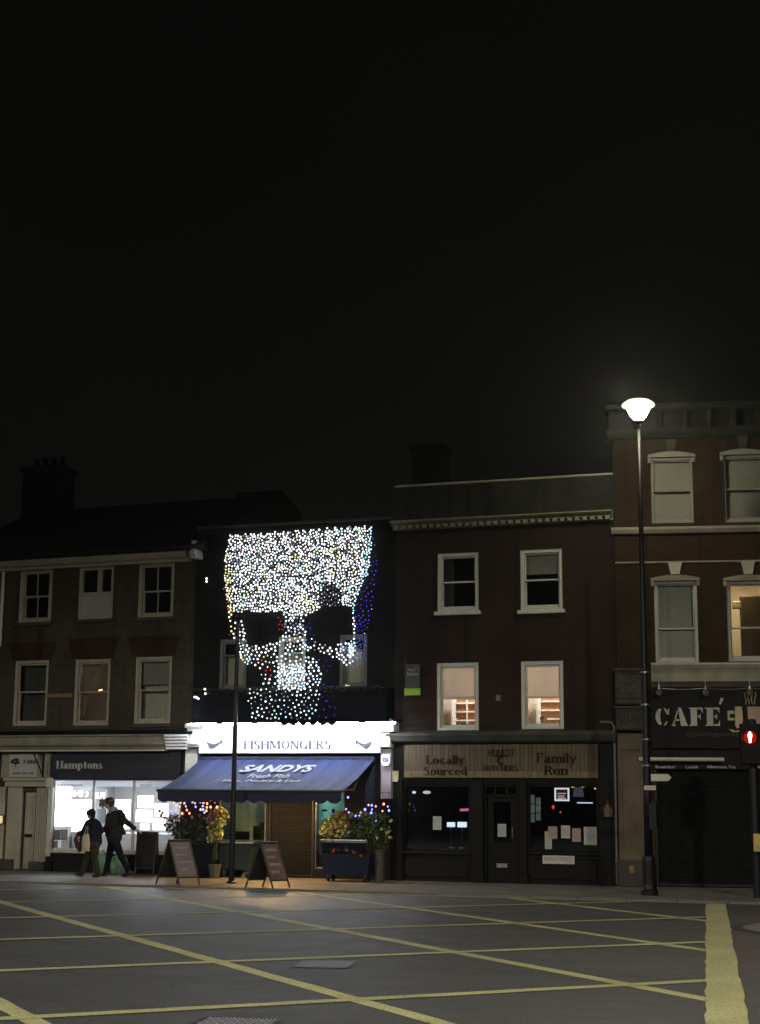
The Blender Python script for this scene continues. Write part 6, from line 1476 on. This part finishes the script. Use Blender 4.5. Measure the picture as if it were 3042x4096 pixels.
# ------------------------------------------------------------------ curtain of fairy lights
def build_light_curtain():
    f = F2; rnd = random.Random(99)
    def interp(tab, y):
        if y <= tab[0][0]: return tab[0][1]
        for (a, b), (c, d) in zip(tab[:-1], tab[1:]):
            if y <= c: return b+(d-b)*(y-a)/(c-a)
        return tab[-1][1]
    def inside(poly, x, y):
        r = False; n = len(poly)
        for i in range(n):
            (x0, y0), (x1, y1) = poly[i], poly[(i+1) % n]
            if (y0 > y) != (y1 > y) and x < (x1-x0)*(y-y0)/(y1-y0)+x0: r = not r
        return r
    LFT = [(2140,922),(2216,902),(2290,898),(2370,905),(2450,914),(2520,926)]
    RGT = [(2105,1490),(2225,1484),(2293,1474),(2346,1444),(2392,1428),(2432,1416)]
    BLU = [(2105,1484),(2170,1500),(2250,1510),(2330,1500),(2420,1492),(2500,1474),(2550,1462)]
    G1 = [(970,2440),(1040,2446),(1124,2452),(1126,2540),(1097,2577),(987,2580),(968,2520)]
    G2 = [(1232,2458),(1308,2424),(1413,2424),(1411,2520),(1355,2582),(1300,2575),(1252,2552)]
    regs = [([(945,2490),(972,2500),(990,2575),(1002,2640),(986,2668),(962,2625),(948,2560)], 10.5, 'w'),
            ([(985,2588),(1060,2582),(1114,2566),(1150,2545),(1200,2540),(1200,2600),(1115,2602),(1060,2612),(990,2612)], 12, 'w'),
            ([(992,2612),(1112,2602),(1112,2752),(1052,2752),(1044,2690),(1006,2655)], 15, 'a'),
            ([(1138,2446),(1205,2446),(1228,2540),(1235,2602),(1116,2602),(1132,2540)], 11.5, 'n'),
            ([(1112,2600),(1222,2600),(1222,2655),(1112,2655)], 17, 'n'), ([(1112,2655),(1222,2655),(1222,2756),(1112,2756)], 9.5, 'c'),
            ([(1222,2622),(1266,2640),(1290,2690),(1276,2742),(1222,2752)], 12, 'c'),
            ([(1240,2548),(1270,2572),(1330,2588),(1354,2594),(1350,2642),(1300,2612),(1240,2602)], 14, 'w'),
            ([(1346,2580),(1424,2560),(1424,2640),(1384,2664),(1358,2640)], 11, 'n'), ([(1386,2574),(1420,2574),(1422,2628),(1390,2632)], 6.5, 'c'),
            ([(1000,2756),(1280,2756),(1276,2830),(1236,2880),(1010,2874),(992,2800)], 15, 'g'),
            ([(1264,2600),(1318,2640),(1338,2760),(1344,2872),(1272,2880),(1292,2742)], 23, 'b'),
            ([(1216,2470),(1246,2500),(1262,2560),(1240,2600),(1226,2540)], 15, 'b')]
    cell = {}; pts = []
    def ok(x, y, d):
        cx, cy = int(x//20), int(y//20)
        for i in (-1,0,1):
            for j in (-1,0,1):
                for a, b in cell.get((cx+i, cy+j), ()):
                    if (a-x)**2+(b-y)**2 < d*d: return False
        return True
    def region(x, y):
        if y < 2460:
            top = 2143-(x-916)*.062+6*math.sin(x*.21)
            if y > top and not inside(G1, x, y) and not inside(G2, x, y):
                l, r, bb = interp(LFT, y), interp(RGT, y), interp(BLU, y)
                if l < x < r:
                    lo = 2463 if x < 972 else 2446 if x < 1140 else 2452
                    if y < lo or (1130 < x < 1225):
                        k = 'w'
                        if x < l+22 and y > 2290: k = 'y' if y < 2400 else 'y'
                        if x > r-26: k = 't'
                        if ((x-1322)/48)**2+((y-2400)/62)**2 < 1: return 10.5, 'd'
                        if x > 1270 and y > 2250 and rnd.random() < .3: return 13, 't'
                        return 8.9, k
                if r <= x < bb: return 15, 'b'
                if l-12 < x <= l and y > 2255: return 21, 'r'
        elif y < 2560:
            l, bb = interp(LFT, y), interp(BLU, y)
            if l < x < 970 and not inside(G1, x, y): return (13, 'y') if x < 940 else (11, 'w')
            if l-8 < x <= l: return 22, 'r'
            if 1414 < x < bb: return (12, 'b') if x > 1422 else (11, 'n')
            if 1112 < x < 1134 and y < 2530: return 13, 'r'
        for poly, d, k in regs:
            if inside(poly, x, y): return d, k
        if 1416 < x < 1466 and 2560 <= y < 2640: return 13, 'b'
        return None
    for _ in range(140000):
        x, y = rnd.uniform(885, 1515), rnd.uniform(2095, 2885)
        g = region(x, y)
        if g and ok(x, y, g[0]): cell.setdefault((int(x//20), int(y//20)), []).append((x, y)); pts.append((x, y, g[1]))
    for x, y in ((827,2314),(827,2326),(779,2789),(787,2790),(820,2757),(822,2775),(794,2795)): pts.append((x, y, 'W'))
    for x, y in ((1402,2585),(1409,2592),(1400,2600),(1412,2604),(1405,2612),(1413,2620),(1402,2624)): pts.append((x, y, 'W'))
    for x, y in ((1385,2742),(1392,2743),(1398,2744)): pts.append((x, y, 'Y'))
    S = 2.2
    C = dict(cool=emit('cool_white_bulb', (.92,.97,1.0), S), warm=emit('warm_white_bulb', (1,.95,.84), S), lime=emit('lime_bulb', (.75,.90,.22), S*.8), teal=emit('teal_bulb', (.30,.82,.80), S*.8),
             blue=emit('blue_bulb', (.07,.06,1.0), S*1.1), red=emit('red_bulb', (1,.06,.03), S*.35), dim=emit('dim_violet_bulb', (.42,.40,.56), S*.32), sky=emit('sky_bulb', (.45,.70,1.0), S))
    def pick(k):
        q = rnd.random()
        if k == 'w': return ('cool' if q < .66 else 'warm' if q < .84 else 'dim' if q < .955 else 'lime' if q < .98 else 'teal'), rnd.uniform(.016, .028)
        if k == 'W': return 'cool', .028
        if k == 'Y': return 'lime', .016
        if k == 'n': return ('cool' if q < .62 else 'sky' if q < .8 else 'dim'), rnd.uniform(.017, .027)
        if k == 'c': return ('cool' if q < .75 else 'sky'), rnd.uniform(.018, .029)
        if k == 'y': return ('warm' if q < .6 else 'lime' if q < .85 else 'red'), rnd.uniform(.016, .026)
        if k == 'a': return ('cool' if q < .5 else 'warm' if q < .88 else 'lime' if q < .93 else 'red'), rnd.uniform(.014, .026)
        if k == 't': return ('teal' if q < .3 else 'cool' if q < .9 else 'sky'), rnd.uniform(.015, .026)
        if k == 'b': return ('blue' if q < .92 else 'sky'), rnd.uniform(.006, .0125)
        if k == 'r': return 'red', rnd.uniform(.010, .017)
        if k == 'd': return ('dim' if q < .5 else 'blue' if q < .58 else 'cool'), rnd.uniform(.009, .018)
        if k == 'g': return ('cool' if q < .62 else 'dim' if q < .75 else 'teal' if q < .84 else 'sky'), rnd.uniform(.009, .024)
    t = T('light_curtain', 'curtain of hundreds of white, blue and red fairy lights hung on the dark brick front', 'fairy lights', (-13.6, -.12, f.z(1150, 2885, -.66)), f)
    geo = []; tops = {}
    for x, y, k in pts:
        v = -.66 if y > 2752 else -.11
        v += rnd.uniform(-.02, .02); u, z = f.px(x, y, v); mt, r = pick(k); geo.append((r, u, v, z, mt))
    geo.sort(key=lambda g: -g[0]); print('bulbs', len(geo))
    protos = {}
    for i, (r, u, v, z, mt) in enumerate(geo[:100]):
        if mt not in protos:
            m = MB(); m.ball((0,0,0), 1, 8, 5); protos[mt] = m.mesh('bulb'); protos[mt].materials.append(C[mt])
        o = bpy.data.objects.new('bulb', protos[mt]); COL.objects.link(o); o.parent = t.e; o.location = Vector((u, v, z))-t.base; o.scale = (r, r, r)
    m = MB(); mi = []; names = list(C)
    for r, u, v, z, mt in geo[100:]:
        n0 = len(m.f); m.ball((u, v, z), r, 6, 4); mi += [names.index(mt)]*(len(m.f)-n0)
    o = bpy.data.objects.new('bulb_mass', m.mesh('bulb_mass', t.base)); COL.objects.link(o); o.parent = t.e; o['kind'] = 'stuff'
    for n in names: o.data.materials.append(C[n])
    o.data.polygons.foreach_set('material_index', mi)
    m = MB(); us = f.u(900, 2300, -.09); ue = f.u(1510, 2300, -.09); n = 46
    zt, zb = f.z(1150, 2120, -.09), f.z(1150, 2560, -.09)
    for i in range(n): x = us+(ue-us)*i/(n-1); m.tube((x, -.085, zt), (x+.01, -.085, zb+.12*math.sin(i*2.1)), .0010, n=4, caps=False)
    m.tube((us, -.085, zt), (ue, -.085, f.z(1500, 2100, -.09)), .006, n=5); t.part('drop_wire', m, M['wire'])
# ================================================================== PEOPLE
def fuse(mb, voxel, smooth=6):
    """join overlapping limbs into one continuous skin"""
    me = mb.mesh('fused'); o = bpy.data.objects.new('fused', me); COL.objects.link(o)
    r = o.modifiers.new('r', 'REMESH'); r.mode = 'VOXEL'; r.voxel_size = voxel; r.use_smooth_shade = True
    if smooth: s = o.modifiers.new('s', 'SMOOTH'); s.iterations = smooth; s.factor = .5
    dg = bpy.context.evaluated_depsgraph_get(); n = bpy.data.meshes.new_from_object(o.evaluated_get(dg))
    out = MB(); out.v = [tuple(v.co) for v in n.vertices]; out.f = [tuple(p.vertices) for p in n.polygons]
    bpy.data.objects.remove(o); bpy.data.meshes.remove(n); return out

def limb(m, pts):
    """tapered limb through (point, radius) stations"""
    for (p, r), (q, s) in zip(pts[:-1], pts[1:]):
        m.tube(p, q, r, s, 12); m.ball(p, r, 12, 8)
    m.ball(pts[-1][0], pts[-1][1], 12, 8)

def hand(m, wrist, aim, curl, side, s=1.):
    """palm, four unequal bent fingers and a thumb leaving the side of the palm"""
    w = Vector(wrist); a = Vector(aim).normalized(); n = Vector(side).normalized(); b = a.cross(n).normalized(); n = b.cross(a).normalized()
    k = w+a*.085*s; m.tube(w, k, .026*s, .034*s, 10); m.ball(w+a*.05*s, .034*s, 10, 8, (1,1,1)); 
    for i, l in enumerate((.070, .080, .075, .060)):
        p = k+b*(.024-.016*i)*s; d = a
        for j in range(3):
            d = (d*math.cos(curl)+n*math.sin(curl)).normalized(); q = p+d*l*s*(.42, .33, .25)[j]; m.tube(p, q, .0095*s, .0085*s, 8); m.ball(q, .0087*s, 8, 6); p = q
    p = w+a*.03*s+b*.026*s; q = p+(a*.6+b*.7+n*.3).normalized()*.045*s; m.tube(p, q, .012*s, .0105*s, 8); m.ball(q, .0105*s, 8, 6)
    r = q+(a*.85+b*.2+n*.4).normalized()*.035*s; m.tube(q, r, .0105*s, .0085*s, 8); m.ball(r, .009*s, 8, 6)

def build_people():
    # picture positions of joints -> points on the walker's own upright plane, plus a sideways offset towards (-) or away from (+) the road
    def joints(Y):
        def J(x, y, dy=0.): px, py = 250+x/4.72, 3100+y/4.72; u, z = WLD.px(px, py, Y+dy); return Vector((u, Y+dy, z))
        return J
    # ------------ tall walker
    x0, Y = ground(470, 3506); J = joints(Y); print('man', x0, Y, J(885,445).z, J(885,1915).z)
    base = Vector((J(960,1900).x, Y, .1))
    t = T('person', 'tall walker in a charcoal jacket and black trousers, wearing a dark backpack, arm swung back', 'person', base, WLD, 'two people walking arm in arm')
    L, Rr = -.12, .12
    def head(m, c, face=-1, s=1.):
        c = Vector(c)
        m.ball(c+Vector((.012,0,.025))*s, .098*s, 18, 12, (1.0,.80,1.12)); m.ball(c+Vector((face*.035,0,-.035))*s, .070*s, 16, 10, (.95,.85,1.15)); m.ball(c+Vector((face*.055,0,-.085))*s, .035*s, 12, 8, (1,1,.8))
        m.tube(c+Vector((face*.093,0,.02))*s, c+Vector((face*.122,0,-.022))*s, .011*s, .016*s, 8); m.ball(c+Vector((face*.118,0,-.024))*s, .015*s, 8, 6)
        m.ball(c+Vector((face*.098,0,-.058))*s, .014*s, 10, 6, (.8,1.7,.6)); m.ball(c+Vector((face*.096,0,-.074))*s, .013*s, 10, 6, (.8,1.6,.6)); m.ball(c+Vector((face*.088,0,.040))*s, .016*s, 10, 6, (.6,3,.5))
        for q in (-1, 1): m.ball(c+Vector((.012,q*.078,-.012))*s, .030*s, 10, 8, (.7,.35,1.1)); m.ball(c+Vector((face*.082,q*.033,.018))*s, .014*s, 8, 6)
    hc = J(888,548)
    m = MB(); head(m, hc, -1, .98)
    limb(m, [(J(905,640), .052), (J(945,720), .058)])
    limb(m, [(J(975,790), .135), (J(985,900), .150), (J(975,1060), .132), (J(965,1190), .140)])
    limb(m, [(J(880,790,-.17), .055), (J(850,960,-.20), .045), (J(760,1070,-.10), .030)])
    limb(m, [(J(1090,780,.17), .055), (J(1255,930,.20), .045), (J(1400,1035,.17), .030)])
    limb(m, [(J(955,1220,.08), .095), (J(882,1520,.09), .060), (J(815,1800,.10), .038), (J(810,1850,.10), .040)])
    limb(m, [(J(985,1220,-.08), .095), (J(1105,1530,-.09), .060), (J(1235,1790,-.10), .038), (J(1245,1840,-.10), .040)])
    limb(m, [(J(825,1862,.10), .035), (J(725,1885,.10), .026)]); limb(m, [(J(1255,1850,-.10), .035), (J(1160,1895,-.10), .026)])
    hand(m, J(760,1070,-.10), J(715,1095,-.04)-J(760,1070,-.10), .35, (0,0,-1)); hand(m, J(1400,1035,.17), J(1450,1065,.16)-J(1400,1035,.17), .25, (0,0,-1))
    body = t.part('body', fuse(m, .009, 5), M['skin'], smooth=True)
    m = MB(); limb(m, [(J(945,745), .085), (J(985,800), .175), (J(990,930), .185), (J(985,1060), .172), (J(980,1170), .185)])
    limb(m, [(J(890,780,-.15), .085), (J(850,960,-.20), .066), (J(780,1055,-.12), .050)]); limb(m, [(J(1080,775,.15), .085), (J(1250,925,.20), .066), (J(1375,1020,.18), .050)])
    limb(m, [(J(1080,1000,.0), .10), (J(1150,1090,.0), .06), (J(1195,1110,.0), .02)]); limb(m, [(J(885,1120,-.02), .10), (J(878,1195,-.02), .035)])
    j = t.part('jacket', fuse(m, .014, 4), M['jacket_grey'], smooth=True)
    m = MB(); limb(m, [(J(930,660), .075), (J(985,670), .085), (J(1010,640,.02), .05)]); limb(m, [(J(960,690,-.06), .06), (J(1020,680,-.05), .06)]); t.part('hood', fuse(m, .012, 4), M['hood_grey'], j, smooth=True)
    m = MB(); limb(m, [(J(968,1170), .150), (J(968,1230), .150)])
    limb(m, [(J(955,1230,.08), .112), (J(885,1520,.09), .078), (J(822,1800,.10), .058), (J(816,1850,.10), .06)]); limb(m, [(J(985,1230,-.08), .112), (J(1105,1530,-.09), .078), (J(1230,1790,-.10), .060), (J(1240,1830,-.10), .062)])
    t.part('trousers', fuse(m, .014, 4), M['trouser_black'], smooth=True)
    for nm, a, b, c in (('shoe', J(840,1868,.10), J(770,1880,.10), J(710,1893,.10)), ('shoe', J(1285,1848,-.10), J(1210,1880,-.10), J(1145,1905,-.10))):
        m = MB(); limb(m, [(a, .050), (b, .046), (c, .034)]); t.part(nm, fuse(m, .010, 3), M['shoe'], smooth=True)
    m = MB(); m.ball(hc+Vector((.022,0,.048)), .110, 18, 12, (1.0,.84,1.0)); m.ball(hc+Vector((.055,0,-.012)), .075, 14, 10, (.8,1.0,1.1)); m.ball(hc+Vector((-.05,0,.10)), .06, 12, 8, (1.0,1.1,.7)); t.part('hair', fuse(m, .010, 2), M['hair'], smooth=True)
    p = T('backpack', 'dark rounded backpack worn on the charcoal jacket of the tall walker', 'backpack', J(1090,900))
    m = MB(); limb(m, [(J(1075,730), .10), (J(1100,800), .125), (J(1085,900), .12)]); p.part('bag', fuse(m, .014, 4), M['trouser_black'], smooth=True)
    m = MB()
    for d in (-.13, .13): m.path([J(1060,700,d), J(985,690,d*1.05), J(905,780,d*1.1), J(930,900,d*1.05), J(1040,940,d)], .018, 6)
    p.part('strap', m, M['jacket_grey']); m = MB(); limb(m, [(J(1150,820), .06), (J(1140,890), .06)]); p.part('pocket', fuse(m, .012, 3), M['jacket_grey'], smooth=True)
    # ------------ shorter walker
    x0, Y = ground(362, 3508); J = joints(Y)
    t = T('person', 'shorter walker in a peaked hat, navy jacket and olive trousers, with a cream tote bag', 'person', Vector((J(560,1900).x, Y, .1)), WLD, 'two people walking arm in arm')
    hc = J(540,745)
    m = MB(); head(m, hc, -1, .86); limb(m, [(J(555,810), .044), (J(570,865), .050)])
    limb(m, [(J(570,920), .120), (J(570,1050), .130), (J(580,1200), .125), (J(590,1290), .14)])
    limb(m, [(J(470,920,-.14), .048), (J(395,1060,-.18), .040), (J(320,1150,-.16), .027)]); limb(m, [(J(670,920,.10), .048), (J(735,1060,.08), .040), (J(705,1135,.02), .027)])
    limb(m, [(J(575,1320,.07), .090), (J(465,1580,.08), .056), (J(372,1820,.08), .036), (J(350,1868,.08), .036)]); limb(m, [(J(605,1320,-.07), .090), (J(605,1580,-.08), .056), (J(668,1820,-.08), .036), (J(672,1866,-.08), .036)])
    limb(m, [(J(345,1880,.08), .032), (J(265,1875,.08), .022)]); limb(m, [(J(672,1880,-.08), .032), (J(600,1905,-.08), .022)])
    hand(m, J(320,1150,-.16), Vector((-.3,0,-1)), .45, (1,0,0), .9); hand(m, J(705,1135,.02), Vector((-.2,0,-1)), .4, (-1,0,0), .9)
    t.part('body', fuse(m, .009, 5), M['skin'], smooth=True)
    m = MB(); limb(m, [(J(568,875), .075), (J(572,935), .150), (J(570,1060), .160), (J(580,1200), .160), (J(590,1285), .170)])
    limb(m, [(J(480,915,-.12), .075), (J(400,1060,-.17), .062), (J(335,1135,-.16), .050)]); limb(m, [(J(660,915,.10), .075), (J(735,1055,.08), .062), (J(712,1115,.03), .048)])
    limb(m, [(J(470,1000,-.02), .09), (J(500,1290,-.02), .10)]); limb(m, [(J(660,1050), .10), (J(670,1270), .10)])
    t.part('jacket', fuse(m, .014, 4), M['jacket_navy'], smooth=True)
    m = MB(); limb(m, [(J(590,1270), .145), (J(590,1320), .145)])
    limb(m, [(J(570,1330,.07), .115), (J(465,1580,.08), .085), (J(375,1810,.08), .066), (J(362,1850,.08), .066)]); limb(m, [(J(610,1330,-.07), .115), (J(605,1580,-.08), .085), (J(662,1810,-.08), .066), (J(668,1850,-.08), .066)])
    t.part('trousers', fuse(m, .014, 4), M['trouser_olive'], smooth=True)
    for a, b, c in ((J(365,1892,.08), J(300,1880,.08), J(248,1872,.08)), (J(700,1888,-.08), J(640,1905,-.08), J(580,1915,-.08))):
        m = MB(); limb(m, [(a, .042), (b, .038), (c, .026)]); t.part('shoe', fuse(m, .010, 3), M['shoe'], smooth=True)
    m = MB(); m.ball(hc+Vector((.010,0,.035)), .100, 16, 12, (1.0,.9,.95)); limb(m, [(J(575,770), .055), (J(570,820), .05)]); m.tube(J(530,712), J(460,712), .085, .035, 12); limb(m, [(J(480,730), .03), (J(500,790), .022)]); m.tube(J(540,700), J(545,655), .085, .028, 12)
    t.part('hat', fuse(m, .010, 3), M['jacket_navy'], smooth=True)
    tb = T('tote_bag', 'cream canvas tote bag hanging at the side of the shorter walker', 'bag', J(430,1450,-.24))
    m = MB(); poly = [J(365,1430,-.24), J(490,1450,-.24), J(502,1300,-.24), J(480,1115,-.24), J(410,1120,-.24), J(360,1280,-.24)]
    c = sum(poly, Vector())/6
    vs = [p for p in poly]+[p+Vector((0,.07,0)) for p in poly]+[c+Vector((0,-.05,-.03))]
    m.add(vs, [(i, (i+1)%6, 12) for i in range(6)]+[tuple(range(6, 12))[::-1]]+[(i, 6+i, 6+(i+1)%6, (i+1)%6) for i in range(6)])
    tb.part('bag', fuse(m, .010, 4), M['canvas'], smooth=True); m = MB(); m.path([J(420,1125,-.23), J(450,980,-.20), J(470,860,-.08), J(490,850,.0), J(478,980,-.19), J(470,1125,-.21)], .012, 6); tb.part('strap', m, M['hood_grey'])
    sb = T('shoulder_bag', 'brown cloth bag slung on the far side of the shorter walker', 'bag', J(310,1450,.14))
    m = MB(); limb(m, [(J(330,1120,.10), .08), (J(290,1230,.12), .095), (J(310,1330,.12), .09), (J(325,1420,.12), .05)]); sb.part('bag', fuse(m, .012, 4), M['brown_bag'], smooth=True); m = MB(); m.path([J(340,1080,.10), J(450,920,.12), J(520,860,.06)], .012, 6); sb.part('strap', m, M['brown_bag'])

# ================================================================== SKY, LIGHT, RENDER
def build_world():
    w = bpy.data.worlds.new('World'); sc.world = w; w.use_nodes = True; nt = w.node_tree; nt.nodes.clear()
    out = nt.nodes.new('ShaderNodeOutputWorld'); bg = nt.nodes.new('ShaderNodeBackground')
    tc = nt.nodes.new('ShaderNodeTexCoord'); sx = nt.nodes.new('ShaderNodeSeparateXYZ'); nt.links.new(tc.outputs['Generated'], sx.inputs[0])
    cr_ = nt.nodes.new('ShaderNodeValToRGB'); nt.links.new(sx.outputs[2], cr_.inputs[0]); e = cr_.color_ramp.elements
    e[0].position = .0; e[0].color = (.0032,.0032,.0027,1); e[1].position = .55; e[1].color = (.0020,.0019,.0017,1)
    n = e.new(.22); n.color = (.0027,.0026,.0023,1)
    no = nt.nodes.new('ShaderNodeTexNoise'); no.inputs['Scale'].default_value = 3; no.inputs['Detail'].default_value = 4; nt.links.new(tc.outputs['Generated'], no.inputs[0])
    mr = nt.nodes.new('ShaderNodeMapRange'); nt.links.new(no.outputs[0], mr.inputs[0]); mr.inputs[1].default_value = .3; mr.inputs[2].default_value = .7; mr.inputs[3].default_value = .85; mr.inputs[4].default_value = 1.15
    nt.links.new(cr_.outputs[0], bg.inputs[0]); nt.links.new(mr.outputs[0], bg.inputs[1]); nt.links.new(bg.outputs[0], out.inputs[0])
    v = sc.view_settings; sc.display_settings.display_device = 'sRGB'; v.view_transform = 'Standard'; v.look = 'None'; v.exposure = 0; v.gamma = 1
    sc.render.engine = 'CYCLES'; c = sc.cycles; c.use_denoising = True; c.max_bounces = 6; c.diffuse_bounces = 3; c.glossy_bounces = 3; c.transparent_max_bounces = 12; c.sample_clamp_indirect = 4; c.use_light_tree = True; c.caustics_reflective = False; c.caustics_refractive = False
    try: c.denoiser = 'OPENIMAGEDENOISE'
    except Exception: pass

def build_haze():
    m = MB(); m.box(-60, 40, -20, 60, -1, 16)  # thin mist added only to put halos round the lights
    mt, nt, out = nodes('halo_mist'); v = nt.nodes.new('ShaderNodeVolumePrincipled')
    v.inputs['Color'].default_value = (.9,.92,.95,1); v.inputs['Density'].default_value = HAZE; v.inputs['Anisotropy'].default_value = .88
    nt.links.new(v.outputs[0], out.inputs['Volume'])
    o = bpy.data.objects.new('haze', m.mesh('haze')); put(o, mt); o['kind'] = 'stuff'

make_camera(); build_world(); build_ground(); build_haze()
g = lambda x, y: ground(x, y, .06)
cover('access_cover', 'chequered steel access cover lying fully in view between yellow lines', [g(1158,3873), g(1395,3877), g(1443,3846), g(1195,3843)])
cover('access_cover', 'chequered steel access cover at the very edge of the road nearest the camera', [g(733,4112), g(1080,4120), g(1136,4078), g(830,4068)])
x, y = g(2953, 3716); x += 1.28
t = T('traffic_dome', 'low pale round dome in the road beside the broad yellow border', 'traffic dome', (x, y+.3, .06)); y += .3
m = MB(); m.lathe([(1.42,.063),(1.40,.072),(1.245,.074)], (x,y,0), 48, False); t.part('rim', m, M['plate_dark']); m = MB(); m.lathe([(1.24,.062),(1.23,.085),(1.0,.105),(.5,.12),(.001,.125)], (x,y,0), 48, False); t.part('dome', m, M['concrete'], smooth=True)  # dark outer ring paints in the rim's shadow and dirt
build_agents_house(); build_fishmonger(); build_butcher(); build_cafe()
build_signs(); build_lamps(); build_far_lamps(); build_pavement_things(); build_string_lights(); build_light_curtain(); build_people()
